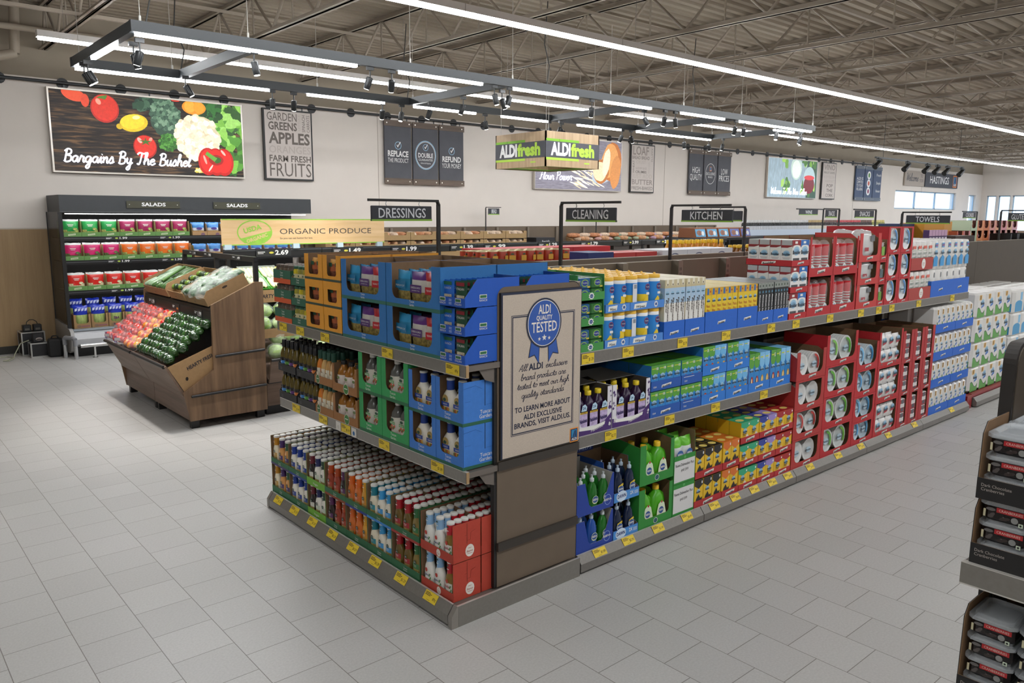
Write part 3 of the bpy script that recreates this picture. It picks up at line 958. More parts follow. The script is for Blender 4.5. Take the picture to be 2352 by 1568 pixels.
# --- entrance signs
t, w, h = picture('wall_sign', 'beige wall sign over the far window reading Welcome to your', 31.12, 33.05, .05, z0=3.45)
MB().box((0, -.05, 0), (w, 0, h), M('A59A90', .6)).face((0, -.05, 0), (1, 0, 0), (0, 0, 1)).hand('Welcome', .14, .2, .3, M('4A4A50', .5), 2, w=1.15, thick=.24).txt('TO', 1.62, .36, .13, M('4A4A50', .5), 2, w=.2).txt('YOUR', 1.62, .17, .13, M('4A4A50', .5), 2, w=.4).obj('board', t)
t, w, h = picture('wall_sign', 'dark wall sign over the far window reading HASTINGS with a shop badge', 33.1, 36.66, .05, z0=3.45)
b = MB().box((0, -.07, 0), (w, 0, h), M('3F4049', .6)).face((0, -.07, 0), (1, 0, 0), (0, 0, 1))
b.txt('HASTINGS', 1.5, .16, .3, WT, 2, w=2.05, bold=.01)
logo(b, 3.2, .3, .6)
b.obj('board', t)

# ================================================================= box sign hung over the produce
t = thing('hanging_box_sign', 'square wooden box sign reading ALDIfresh hung over the produce', 'hanging sign', (5.62, 5.28, 2.855))
OAK = wood('box_oak', 'A58A69', 'C4AA88', 'z', 2.5)
LIME, LIMEY = M('7DB928', .5), M('B2D84A', .5)
S, HB = 1.12, .5
for nm, O, U in (('front_panel', (0, 0, 0), (1, 0, 0)), ('left_panel', (0, S, 0), (0, -1, 0)), ('rear_panel', (S, S, 0), (-1, 0, 0)), ('right_panel', (S, 0, 0), (0, 1, 0))):
    b = MB().face(O, U, (0, 0, 1))
    n = b.N
    a = b.O - n * .02
    p = [b.O, b.O + b.U * S, b.O + b.U * S + Vector((0, 0, HB)), b.O + Vector((0, 0, HB))]
    q = [x - n * .02 for x in p]
    b.add(p + q, [(0, 1, 2, 3), (7, 6, 5, 4), (0, 4, 5, 1), (2, 6, 7, 3), (1, 5, 6, 2), (0, 3, 7, 4)], OAK)
    b.rect(0, .13, S, .36, M('4B4C54', .6, noise=.1, scale=5), 4)
    b.rect(.01, .36, .68, .395, LIME, 3).rect(.01, .095, .68, .13, LIMEY, 3).rect(.27, .362, .275, .395, M('222222'), 4)
    b.rect(.8, .06, .91, .08, LIMEY, 2)
    b.txt('ALDI', .1, .17, .165, M('F2F2F2', .5), 6, w=.4, align='l', bold=.05)
    b.txt('fresh', .51, .17, .165, LIMEY, 6, w=.5, align='l', bold=.05)
    b.obj(nm, t)
b = MB()
for a, c in (((.021, .021, .012), (S - .021, .2, .018)), ((.021, S - .2, .012), (S - .021, S - .021, .018)), ((.021, .2, .012), (.2, S - .2, .018)), ((S - .2, .2, .012), (S - .021, S - .2, .018))):
    b.box(a, c, LIME)
b.obj('bottom_rim', t)
for x, y in ((.06, .06), (.06, S - .06), (S - .06, .06), (S - .06, S - .06)):
    MB().cyl((x, y, HB), (x, y, 1.9), .003, M('B9B5AE', .3), 4).obj('cable', t)

# ================================================================= shelving
STEEL = M('8C8882', .35, .55, noise=.05, scale=60)
STEELD = M('7E7A75', .4, .4, noise=.05, scale=60)
EDGE = M('D6D2CC', .3, .5)
BROWN = M('6A5C4D', .6, noise=.04, scale=8)
BROWND = M('4F4539', .6, noise=.04, scale=8)
DARK = M('211F1E', .5)
SHELF = M('776F68', .45, .3)
W = Run('W', 0.0, 0.0)       # dressings face, facing -X; along = -y
S = Run('S', 0.0, 0.0)       # cleaning face, facing -Y; along = x

def kick_w(x, y0, y1, parent, m=STEEL):
    pts = [(x + .006, .014), (x, .016), (x, .067), (x + .036, .117), (x + .044, .117), (x + .044, .014)]
    b = MB().prism(pts, 'y', y0, y1, m)
    b.box((x + .034, y0, .1165), (x + .044, y1, .1185), EDGE)
    return b.obj('kick_plate', parent)
def kick_s(y, x0, x1, parent, m=STEELD):
    pts = [(y + .006, .014), (y, .016), (y, .067), (y + .036, .112), (y + .044, .112), (y + .044, .014)]
    b = MB().prism(pts, 'x', x0, x1, m)
    b.box((x0, y + .034, .1115), (x1, y + .044, .1135), EDGE)
    return b.obj('kick_plate', parent)
def shelf_w(x, y0, y1, zt, lip, parent, xb=.93):
    b = MB()
    b.box((x + .022, y0, zt - .03), (xb, y1, zt), SHELF)
    b.box((x, y0, zt - lip), (x + .02, y1, zt + .004), STEEL).box((x, y0, zt - lip - .004), (x + .022, y1, zt - lip), EDGE).box((x, y0, zt + .004), (x + .02, y1, zt + .006), EDGE)
    b.box((x + .002, y0 - .004, zt - lip), (x + .02, y0, zt + .004), M('A88A62', .5))
    o = b.obj('shelf', parent)
    for y in (y0 + .012, y1 - .014):
        MB().prism([(x + .1, zt - .035), (x + .14, zt - .09), (x + .2, zt - .11), (xb, zt - .13), (xb, zt - .035)], 'y', y, y + .004, SHELF).obj('bracket', o)
    return o
def shelf_s(y, x0, x1, zt, lip, parent, yb=1.05):
    b = MB()
    b.box((x0, y + .022, zt - .03), (x1, yb, zt), SHELF)
    b.box((x0, y, zt - lip), (x1, y + .02, zt + .004), STEELD).box((x0, y, zt - lip - .004), (x1, y + .022, zt - lip), EDGE).box((x0, y, zt + .004), (x1, y + .02, zt + .006), EDGE)
    return b.obj('shelf', parent)

# --- end unit with the dressings
ZD1, ZD2, ZD0 = 1.389, .823, .11
t = thing('shelf_unit', 'brown end shelf unit holding the salad dressings, nearest the camera', 'shelf unit', (0, 0, 0))
kick_w(0, .038, 2.262, t)
MB().prism([(.006, 0), (0, .004), (0, .067), (.036, .117), (.044, .117), (.044, 0)], 'y', 0, .032, M('9A958E', .33, .55)).prism([(.045, 0), (.045, .117), (.96, .117), (.96, 0)], 'y', 0, .008, STEEL).box((.04, 0, .1165), (.96, .012, .1185), EDGE).obj('kick_end', t)
MB().prism([(.006, 0), (0, .004), (0, .067), (.036, .117), (.044, .117), (.044, 0)], 'y', 2.268, 2.3, M('9A958E', .33, .55)).obj('kick_end', t)
MB().box((.046, .01, .02), (.95, 2.29, .108), SHELF).obj('base_deck', t)
MB().box((.02, .02, 0), (.95, 2.28, .014), DARK).obj('plinth', t)
shelf_w(.115, .022, 2.243, ZD1, .058, t)
shelf_w(.115, .022, 2.25, ZD2, .056, t)
MB().box((.935, .04, .1), (.958, 2.27, 1.775), BROWN).box((.934, .04, 1.775), (.96, 2.27, 1.781), M('A99F90', .5)).obj('back_panel', t)
MB().box((.5, 2.255, .11), (.935, 2.27, 1.3), DARK).obj('side_panel', t)
for y in (.06, 1.15, 2.24):
    b = MB().box((.9, y - .02, .1), (.936, y + .02, 1.778), M('857B6E', .4, .4))
    b.obj('upright', t)

# --- large end panel with the ribbon notice
t = thing('end_panel_sign', 'tall brown end panel with a beige blue-ribbon notice reading ALDI QUALITY TESTED', 'sign panel', (.315, .03, .119))
hz = .119
def rounded(x0, z0, x1, z1, r, n=6):
    P = [(x0, z0), (x1, z0)]
    P += [(x1 - r + r * math.cos(PI / 2 * i / n), z1 - r + r * math.sin(PI / 2 * i / n)) for i in range(n + 1)]
    P += [(x0 + r - r * math.sin(PI / 2 * i / n), z1 - r + r * math.cos(PI / 2 * i / n)) for i in range(n + 1)]
    return P
MB().prism(rounded(0, 0, .64, 1.668, .06), 'y', .004, .034, DARK).obj('edge_frame', t)
MB().prism(rounded(.018, 0, .634, 1.662, .055), 'y', 0, .0038, BROWN).obj('panel', t)
for z in (.79 - hz, .33 - hz):
    MB().box((.016, -.014, z), (.636, 0, z + .048), M('38322C', .5)).obj('bumper_strip', t)
Z = lambda z: z - hz
NAVY = M('232A42', .5)
b = MB().box((.03, -.012, Z(.846)), (.636, -.001, Z(1.752)), M('1E1D1E', .4)).face((0, -.012, 0), (1, 0, 0), (0, 0, 1))
CANVAS = M('BFB1A2', .7, noise=.1, scale=260)
b.rect(.032, Z(1.738), .634, Z(1.75), NAVY, 2).rect(.034, Z(.852), .044, Z(1.738), NAVY, 2)
b.rect(.044, Z(.852), .632, Z(1.738), CANVAS, 1)
b.frame(.103, Z(.965), .58, Z(1.626), .0035, NAVY, 2).frame(.11, Z(.972), .573, Z(1.619), .006, NAVY, 2)
RB = M('2F58A8', .5)
for sgn in (-1, 1):
    P = [(.34 + sgn * .03, Z(1.47)), (.34 + sgn * .09, Z(1.5)), (.34 + sgn * .115, Z(1.385)), (.34 + sgn * .07, Z(1.395)), (.34 + sgn * .035, Z(1.345))]
    b.poly(P, NAVY, 3)
    b.poly([(.34 + sgn * .03 + (u - .34 - sgn * .03) * .88 + sgn * .004, v + .006) for u, v in P], RB, 4)
b.ell(.34, Z(1.57), .132, .138, NAVY, 5, 40).ell(.34, Z(1.57), .122, .128, M('E8E4DE', .5), 6, 40).ell(.34, Z(1.57), .118, .124, RB, 7, 40)
CR = M('E9E3D8', .5)
b.txt('ALDI', .34, Z(1.622), .048, CR, 8, w=.09, bold=.015).txt('QUALITY', .34, Z(1.588), .024, CR, 8, w=.12, bold=.02).txt('TESTED', .34, Z(1.522), .055, CR, 8, w=.19, bold=.01)
def star(b, u, v, r, m, layer):
    b.poly([(u + r * (1 if i % 2 == 0 else .42) * math.sin(PI * i / 5), v + r * (1 if i % 2 == 0 else .42) * math.cos(PI * i / 5)) for i in range(10)], m, layer)
star(b, .34, Z(1.489), .019, CR, 8); star(b, .303, Z(1.484), .012, CR, 8); star(b, .377, Z(1.484), .012, CR, 8)
b.hand('All', .158, Z(1.318), .036, NAVY, 3, w=.058, thick=.19).txt('ALDI', .229, Z(1.318), .034, NAVY, 3, w=.105, align='l', bold=.03).hand('exclusive', .355, Z(1.318), .036, NAVY, 3, w=.17, thick=.19)
for s, u0, u1, z in (('brand products are', .172, .514, 1.266), ('tested to meet our high', .147, .54, 1.218), ('quality standards.', .177, .507, 1.167)):
    b.hand(s, u0, Z(z), .036, NAVY, 3, w=u1 - u0, thick=.19)
for s, u0, u1, z in (('TO LEARN MORE ABOUT', .13, .553, 1.092), ('ALDI EXCLUSIVE', .194, .488, 1.046), ('BRANDS, VISIT ALDI.US.', .127, .556, 1.004)):
    b.txt(s, u0, Z(z), .028, NAVY, 3, w=u1 - u0, align='l', bold=.02)
u, v = .59, Z(.89)
b.rect(u - .034, v - .042, u + .034, v + .042, M('E5912F', .5), 3).rect(u - .028, v - .036, u + .028, v + .036, M('1C2B5A', .5), 4).rect(u - .022, v - .012, u + .022, v + .031, M('2E86B5', .5), 5)
b.poly([(u - .014, v - .01), (u + .002, v + .026), (u + .009, v + .026), (u - .002, v - .01)], M('16305F', .4), 6).poly([(u + .003, v - .01), (u + .01, v + .026), (u + .015, v + .026), (u + .018, v - .01)], M('16305F', .4), 6)
b.txt('ALDI', u, v - .031, .014, WT, 6, w=.044, bold=.03)
b.obj('notice', t)

# --- long gondola with cleaning and kitchen goods
ZC1, ZC2 = 1.345, .832
t = thing('gondola_shelving', 'long brown double-sided gondola holding cleaning, kitchen and paper goods', 'shelving', (0, 0, 0))
for x0, x1 in ((.972, 2.218), (2.224, 3.478), (3.484, 4.725), (4.731, 5.972), (5.978, 7.23)):
    kick_s(0, x0, x1, t)
MB().box((.98, .02, 0), (7.22, 1.02, .014), DARK).obj('plinth', t)
MB().box((.972, .046, .02), (7.228, 2.25, .104), SHELF).obj('base_deck', t)
shelf_s(.08, .985, 7.11, ZC1, .066, t)
shelf_s(.08, .985, 3.452, ZC2, .064, t)
for x0, x1 in ((.972, 2.485), (2.491, 3.9), (3.906, 5.3), (5.306, 7.23)):
    MB().box((x0, 1.095, .1), (x1, 1.11, 1.775), BROWN).box((x0, 1.092, 1.775), (x1, 1.113, 1.781), M('A99F90', .5)).obj('back_panel', t)
MB().box((.972, 1.19, .1), (7.23, 1.205, 1.81), BROWN).box((.972, 1.187, 1.81), (7.23, 1.208, 1.816), M('A99F90', .5)).obj('back_panel', t)
UPM = M('857B6E', .4, .4)
for x in (1.87, 2.488, 3.2, 3.9, 4.6, 5.3, 6.6, 7.2):
    b = MB().box((x - .03, 1.02, .1), (x + .03, 1.094, 1.778), UPM)
    for k in range(12):
        b.box((x - .012, 1.0195, 1.2 + .045 * k), (x - .006, 1.0205, 1.225 + .045 * k), DARK).box((x + .006, 1.0195, 1.2 + .045 * k), (x + .012, 1.0205, 1.225 + .045 * k), DARK)
    b.obj('upright', t)
MB().box((.99, 1.21, 1.66), (7.2, 2.2, 1.69), SHELF).box((.99, 2.2, 1.62), (7.2, 2.22, 1.7), STEELD).obj('shelf', t)
MB().box((.99, 1.21, 1.0), (7.2, 2.2, 1.03), SHELF).box((.99, 2.2, .97), (7.2, 2.22, 1.04), STEELD).obj('shelf', t)

# --- yellow price tags clipped to the shelf edges
YEL = M('E3C52E', .5)
INK = M('2A2415', .6)
_tagmesh = {}
def tag_mesh(price, w, h, slope):
    k = (price, w, h, slope)
    if k not in _tagmesh:
        b = MB()
        V = Vector((0, .036, .05)).normalized() if slope else Vector((0, 0, 1))
        n = Vector((1, 0, 0)).cross(V)
        p = [Vector((-w / 2, 0, 0)), Vector((w / 2, 0, 0)), Vector((w / 2, 0, 0)) + V * h, Vector((-w / 2, 0, 0)) + V * h]
        q = [x + n * .0015 for x in p]
        b.add(q + p, [(0, 1, 2, 3), (7, 6, 5, 4), (4, 5, 1, 0), (5, 6, 2, 1), (6, 7, 3, 2), (7, 4, 0, 3)], YEL)
        b.face(q[0], (1, 0, 0), V)
        for i, L in enumerate((.35, .48, .4)):
            b.rect(.06 * w, h * (.8 - .13 * i), .06 * w + L * w, h * (.86 - .13 * i), INK, 1)
        b.rect(.3 * w, h * .12, .55 * w, h * .15, INK, 1)
        b.txt(price, w * .94, h * .28, h * .3, INK, 1, w=min(.38 * w, .085 * w * len(price)), align='r')
        _tagmesh[k] = b.mesh('price_tag')
    return _tagmesh[k]
def price_tag(run, along, depth, z, price, under, w=.09, h=.055, slope=False):
    put(spec('price_tag', tag_mesh(price, w, h, slope)), run.at(along, depth, z), run.rz, J('yellow', price, 'price tag on the shelf edge below', under), 'price tag', 'yellow shelf price tags')
for y, p, u in ((2.137, '$1.29', 'the honey mustard dressings at base far left'), (1.876, '$1.29', 'the blue-capped white dressings at base'), (1.605, '$1.29', 'the lime green base trays'), (1.325, '$1.29', 'the dark red dressings at base'), (1.06, '$1.29', 'the orange dressings at base'), (.795, '$1.29', 'the teal-capped dressings at base'), (.51, '$1.29', 'the red-capped oil dressings at base'), (.216, '89¢', 'the red base trays nearest corner')):
    put(spec('price_tag', tag_mesh(p, .115, .052, True)), (.003, y, .073), W.rz, J('yellow', p, 'price tag on the kick plate below', u), 'price tag', 'yellow shelf price tags')
for y, p, u in ((2.143, '$2.69', 'the green and orange jar cases'), (1.877, '$1.49', 'the green trays of pickled jars'), (1.519, '$1.29', 'the yellow bacon bit cases'), (.762, '89¢', 'the blue crouton cases'), (.13, '49¢', 'the bright blue dressing mix trays')):
    price_tag(W, -y, .1135, ZD1 - .056, p, u, .115, .055)
for y, p, u in ((1.985, '$1.99', 'the black-capped vinaigrettes'), (1.583, '$1.99', 'the green-capped orange dressings'), (1.277, '$1.99', 'the brown trays of cider bottles'), (.818, '79¢', 'the green vinegar cases'), (.275, '$1.89', 'the blue ranch cases')):
    price_tag(W, -y, .1135, ZD2 - .054, p, u, .115, .055)
for x, p, u in ((1.076, '$1.29', 'the green sponge trays'), (1.439, '$2.99', 'the wipes'), (1.993, '$2.79', 'the parchment paper'), (2.5, '$1.49', 'the yellow plastic wrap'), (3.098, '$1.99', 'the black foil boxes'), (3.463, '$1.99', 'the cutlery boxes'), (4.013, '$2.49', 'the red cups'), (4.57, '$2.49', 'the foam cups'), (4.921, '$1.99', 'the bowls'), (5.193, '$1.99', 'the tall plate boxes'), (5.798, '$1.49', 'the paper towels in rust trays'), (6.65, '$3.99', 'the towel rolls in blue trays')):
    price_tag(S, x, .0785, ZC1 - .064, p, u, .105, .062)
for x, p, u in ((1.296, '$2.77', 'the purple cleaner'), (1.884, '$1.99', 'the sandwich bag boxes'), (2.413, '$1.99', 'the freezer bag boxes'), (3.048, '$1.99', 'the storage bag boxes')):
    price_tag(S, x, .0785, ZC2 - .062, p, u, .105, .06)
for x, p, u in ((1.155, '$1.89', 'the green dish soap'), (1.426, '$2.95', 'the dark blue dish soap'), (1.727, '$2.49', 'the green jugs'), (2.042, '$2.49', 'the white dishwasher pac cards'), (2.368, '$4.99', 'the black and yellow bag boxes'), (2.631, '$4.99', 'the orange bag boxes'), (2.888, '$4.99', 'the teal bag boxes'), (3.142, '$4.99', 'the lilac and red bag boxes'), (3.376, '$4.99', 'the rightmost yellow bag boxes'), (3.728, '$1.49', 'the foam plates'), (4.216, '$2.99', 'the green-trimmed paper plates'), (4.641, '$1.99', 'the blue-trimmed paper plates'), (5.206, '$1.99', 'the napkin boxes'), (5.801, '$1.99', 'the narrow red boxes'), (6.757, '$3.99', 'the toilet paper trays')):
    put(spec('price_tag', tag_mesh(p, .112, .05, True)), (x, .003, .072), 0, J('yellow', p, 'price tag on the kick plate below', u), 'price tag', 'yellow shelf price tags')
for nm, y in (('white shelf card left of the $1.99 tag under the cider bottles', 1.375), ('white shelf card with a blue seal right of the $1.99 tag under the cider bottles', 1.175)):
    put(spec('shelf_card', MB().box((-.03, -.0015, 0), (.03, 0, .055), M('D8D4CC', .5)).face((0, -.0015, 0), (1, 0, 0), (0, 0, 1)).ell(0, .02, .014, .014, M('3A6EA5', .5) if 'seal' in nm else M('C9C4BA', .5), 1, 12).mesh('shelf_card')), W.at(-y, .1135, ZD2 - .054), W.rz, nm, 'shelf card')

# --- aisle signs on bent black poles
SLT = M('33353C', .6, noise=.1, scale=12)
def aisle_sign(word, label, px, py, zb, zt, du, arm, w, s0, pole=.013, h=.1, small=False):
    """pole at (px,py); arm reaches along du for arm metres; plate w wide starting s0 along the arm"""
    t = thing('aisle_sign', label, 'aisle sign', (px, py, zb), math.atan2(du[1], du[0]))
    H = zt - zb
    b = MB().box((-pole, -pole * .6, 0), (pole, pole * .6, H - .03), DARK).cyl((-pole * .4, 0, H - .04), (pole * .6, 0, H - pole), pole, DARK, 6).box((0, -pole * .6, H - pole * 1.3), (arm, pole * .6, H), DARK)
    b.obj('pole', t)
    top = H - .045 if not small else H - .03
    b = MB().rbox((s0, -.008, top - h), (s0 + w, .008, top), SLT, .004)
    for O, U in (((s0, -.0082, top - h), (1, 0, 0)), ((s0 + w, .0082, top - h), (-1, 0, 0))):
        b.face(O, U, (0, 0, 1))
        b.rect(0, 0, w, .012 * h / .1, M('86B53C', .5), 1)
        b.txt(word, w / 2, h * .22, h * .62, M('D9DCE0', .5), 2, w=w * min(.78, .09 * len(word)), bold=.01)
    b.obj('plate', t)
    for u in (s0 + w * .2, s0 + w * .75):
        MB().tube([(u, 0, H - pole * 1.3), (u + .008, 0, H - .032), (u - .004, 0, top - .002)], .003, M('B8B8B8', .3, .8), 5).obj('hook', t)
aisle_sign('DRESSINGS', 'black aisle sign reading DRESSINGS over the end shelf unit', .965, 1.43, 1.77, 2.255, (-1, 0), .56, .48, .06)
aisle_sign('CLEANING', 'black aisle sign reading CLEANING over the long gondola', 1.87, 1.13, 1.775, 2.253, (0, -1), .58, .49, .055)
aisle_sign('KITCHEN', 'black aisle sign reading KITCHEN over the long gondola', 3.22, 1.155, 1.775, 2.25, (0, -1), .59, .5, .11)
aisle_sign('TOWELS', 'black aisle sign reading TOWELS over the far end of the gondola', 7.69, 1.1, 1.811, 2.222, (0, -1), .56, .5, .05)
aisle_sign('OILS', 'black aisle sign partly hidden behind KITCHEN, only an S showing', 4.42, 1.2, 1.69, 2.25, (0, 1), .53, .48, .03)

# ================================================================= cardboard cases
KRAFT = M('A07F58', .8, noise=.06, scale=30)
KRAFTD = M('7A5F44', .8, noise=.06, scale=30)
def notch(w, h, lip, m, r=.03, n=5, mr=None):
    """front wall with a U-shaped opening"""
    mr = m if mr is None else mr
    a, c = -w / 2 + m, w / 2 - mr
    P = [(-w / 2, 0), (w / 2, 0), (w / 2, h), (c, h)]
    P += [(c - r + r * math.cos(-PI / 2 * i / n), lip + r + r * math.sin(-PI / 2 * i / n)) for i in range(n + 1)]
    P += [(a + r - r * math.sin(PI / 2 * i / n), lip + r - r * math.cos(PI / 2 * i / n)) for i in range(n + 1)]
    P += [(a, h), (-w / 2, h)]
    return P
def case(w, d, h, lip, outer, front='lip', inner=None, m=.03, r=.03, top=0, band=None, draw=None, sidepts=None, back=True, mr=None, sidedraw=None, botband=0.0):
    """display carton, front wall at y=0; outer and inner walls carry their own print"""
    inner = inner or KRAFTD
    k, g = .0022, .0018
    b = MB()
    w -= .002
    if front == 'lip':
        fp = [(-w / 2, 0), (w / 2, 0), (w / 2, lip), (-w / 2, lip)]
    else:
        fp = notch(w, h - (top or 0), lip, m, r, 5, mr)
    b.prism(fp, 'y', 0, k, outer)
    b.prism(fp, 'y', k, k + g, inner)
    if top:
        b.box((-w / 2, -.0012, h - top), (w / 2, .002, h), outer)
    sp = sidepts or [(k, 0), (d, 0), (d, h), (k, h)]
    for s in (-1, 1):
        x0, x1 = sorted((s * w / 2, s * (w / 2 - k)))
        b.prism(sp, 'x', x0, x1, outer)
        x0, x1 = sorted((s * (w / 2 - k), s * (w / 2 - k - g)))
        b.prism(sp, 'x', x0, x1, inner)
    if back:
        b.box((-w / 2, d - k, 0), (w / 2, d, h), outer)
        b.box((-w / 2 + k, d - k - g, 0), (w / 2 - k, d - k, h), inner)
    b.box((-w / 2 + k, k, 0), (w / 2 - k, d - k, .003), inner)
    b.face((0, 0, 0), (1, 0, 0), (0, 0, 1))
    if band:
        b.rect(-w / 2, 0, w / 2, botband or .016, band, 1)
        b.face((w / 2, 0, 0), (0, 1, 0), (0, 0, 1)).rect(0, 0, d, botband or .016, band, 1)
        b.face((0, 0, 0), (1, 0, 0), (0, 0, 1))
    if draw:
        draw(b, w)
    if sidedraw:
        b.face((w / 2, 0, 0), (0, 1, 0), (0, 0, 1))
        sidedraw(b, d)
        b.face((-w / 2, d, 0), (0, -1, 0), (0, 0, 1))
        sidedraw(b, d)
    return spec('display_case', b.mesh('display_case'))
PW = M('E6E6E0', .5)
def brand(lines, v, h, mat=PW, u=0, step=None, w=None, shear=0.0, bold=0.0):
    def f(b, W):
        for i, s in enumerate(lines):
            b.txt(s, u, v - i * (step or h * 1.5), h, mat, 2, w=w, shear=shear, bold=bold)
    return f
TG = ['Tuscan', 'Garden.']

# ----------------------------------------------------------------- dressings on the base
COLN = {}
def bottle_mesh(sleeve, body, label, pict='8E7F3E', word=None, capcol='DEDCD6', rough=.25):
    k = ('dr', sleeve, body, label, word, capcol)
    if k in COLN:
        return COLN[k]
    B, L, P = M(body, rough, noise=.05), M(label, .4), M(pict, .5, noise=.5, scale=160)
    def fn(r, a, z):
        fr = a < .95 or a > 2 * PI - .95
        if fr and r in (1, 2):
            return L if r == 2 or word else P
        return B
    b = MB().lathe([((.037, .019), 0), ((.041, .0222), .01), ((.041, .0224), .058), ((.041, .0224), .09), ((.0405, .0222), .102), ((.035, .021), .12), ((.024, .0205), .136), ((.0212, .0205), .145)], fn, 16, power=2.3)
    b.face((0, -.0236, 0), (1, 0, 0), (0, 0, 1))
    if word:
        b.ell(-.006, .098, .011, .012, M('C0392B', .4), 2, 12)
        b.txt(word, 0, .064, .014, M('23356E' if word == 'ranch' else 'A02A3A', .4), 2, w=.048, bold=.02)
        for i in range(5):
            b.ell(.02 + .006 * (i % 3), .042 + .009 * i, .006, .005, M('3E7A34', .5), 2, 7)
    else:
        b.ell(0, .098, .0125, .0115, M('24432F', .4), 2, 12).rect(-.008, .0955, .008, .0968, PW, 3).rect(-.007, .0995, .007, .1008, PW, 3)
        b.rect(-.014, .078, .014, .0802, PW, 1).rect(-.011, .071, .011, .0728, PW, 1)
    s = MB().lathe([(.0208, .14), (.0212, .146), (.0206, .2)], M(sleeve, .35), 14)
    s.face((0, -.0212, 0), (1, 0, 0), (0, 0, 1)).rect(-.008, .185, .008, .193, M('2C4A38', .4), 1).rect(-.009, .166, .009, .17, PW, 1)
    c = MB().lathe([(.0216, .2), (.0222, .203), (.0222, .211), (.019, .2145), (.006, .214)], M(capcol, .45), 16)
    COLN[k] = spec('dressing_bottle', None, spec('body', b.mesh('body')), spec('neck_sleeve', s.mesh('neck_sleeve')), spec('cap', c.mesh('cap')))
    return COLN[k]
MUS = ('C48A1E', 'E9E0C4', 'C9A052', 'mustard-necked cream'); PUR = ('4A2D6B', 'D79B58', '4A2D6B', 'purple-necked tan'); GRT = ('2C5838', 'D79B58', '4A2D6B', 'green-necked tan')
BLU = ('1B3C97', 'EAE6DA', '1F3F95', 'blue-necked white'); MAR = ('6B1F2B', '241A18', 'D9D6CC', 'maroon-necked black'); NAV = ('262C60', 'EBE7DD', 'C9D2C0', 'navy-necked white'); DGN = ('2A4A3A', 'EBE7DD', 'C9D2C0', 'dark-green-necked white')
RUS = ('B84A20', '97351A', 'A93C22', 'rust-necked red-brown'); PBK = ('5A2A58', '2B1C1A', '5E2E62', 'purple-necked black'); ORA = ('DB671F', 'CF6C22', 'C9651F', 'orange-necked orange'); GOL = ('E2A62B', 'D89C30', 'C98A22', 'gold-necked yellow')
TEA = ('1F7C8C', 'E8DFC6', '2A8C9A', 'teal-necked cream'); LBL = ('3C9CD6', 'EAE4D4', '4A9FDB', 'sky-blue-necked cream'); RED = ('A91F2B', '6A5420', 'A52A30', 'red-necked oil'); GRN = ('2C6A3A', '857238', '3C7A46', 'green-necked oil')
RAN = ('8CB6DB', 'EDEBE4', 'E9E7E0', 'pale-blue-necked white', 'ranch'); ITA = ('BE202C', '86651F', 'E4E0D8', 'red-necked amber', 'italian')
TRAYS = [(2.31, 2.015, '2F6A45', (MUS, PUR, GRT), '4A3A6B', None), (2.015, 1.735, '2F6A45', (BLU, BLU, BLU), '2A4390', None), (1.735, 1.475, '6FAE33', (MAR, NAV, DGN), None, 'Veggie'), (1.475, 1.2, '2F6A45', (RUS, RUS, PBK), '8F4327', None),
         (1.2, .935, '2F6A45', (ORA, ORA, GOL), '2D3F8A', None), (.935, .66, '2F6A45', (TEA, LBL, LBL), '3A86D0', None), (.66, .37, '2F6A45', (RED, RED, GRN), 'A83A34', None), (.355, .057, 'B5402F', (RAN, RAN, ITA), None, 'Basics')]
NECK = 'bottles of dressing on the base shelf'
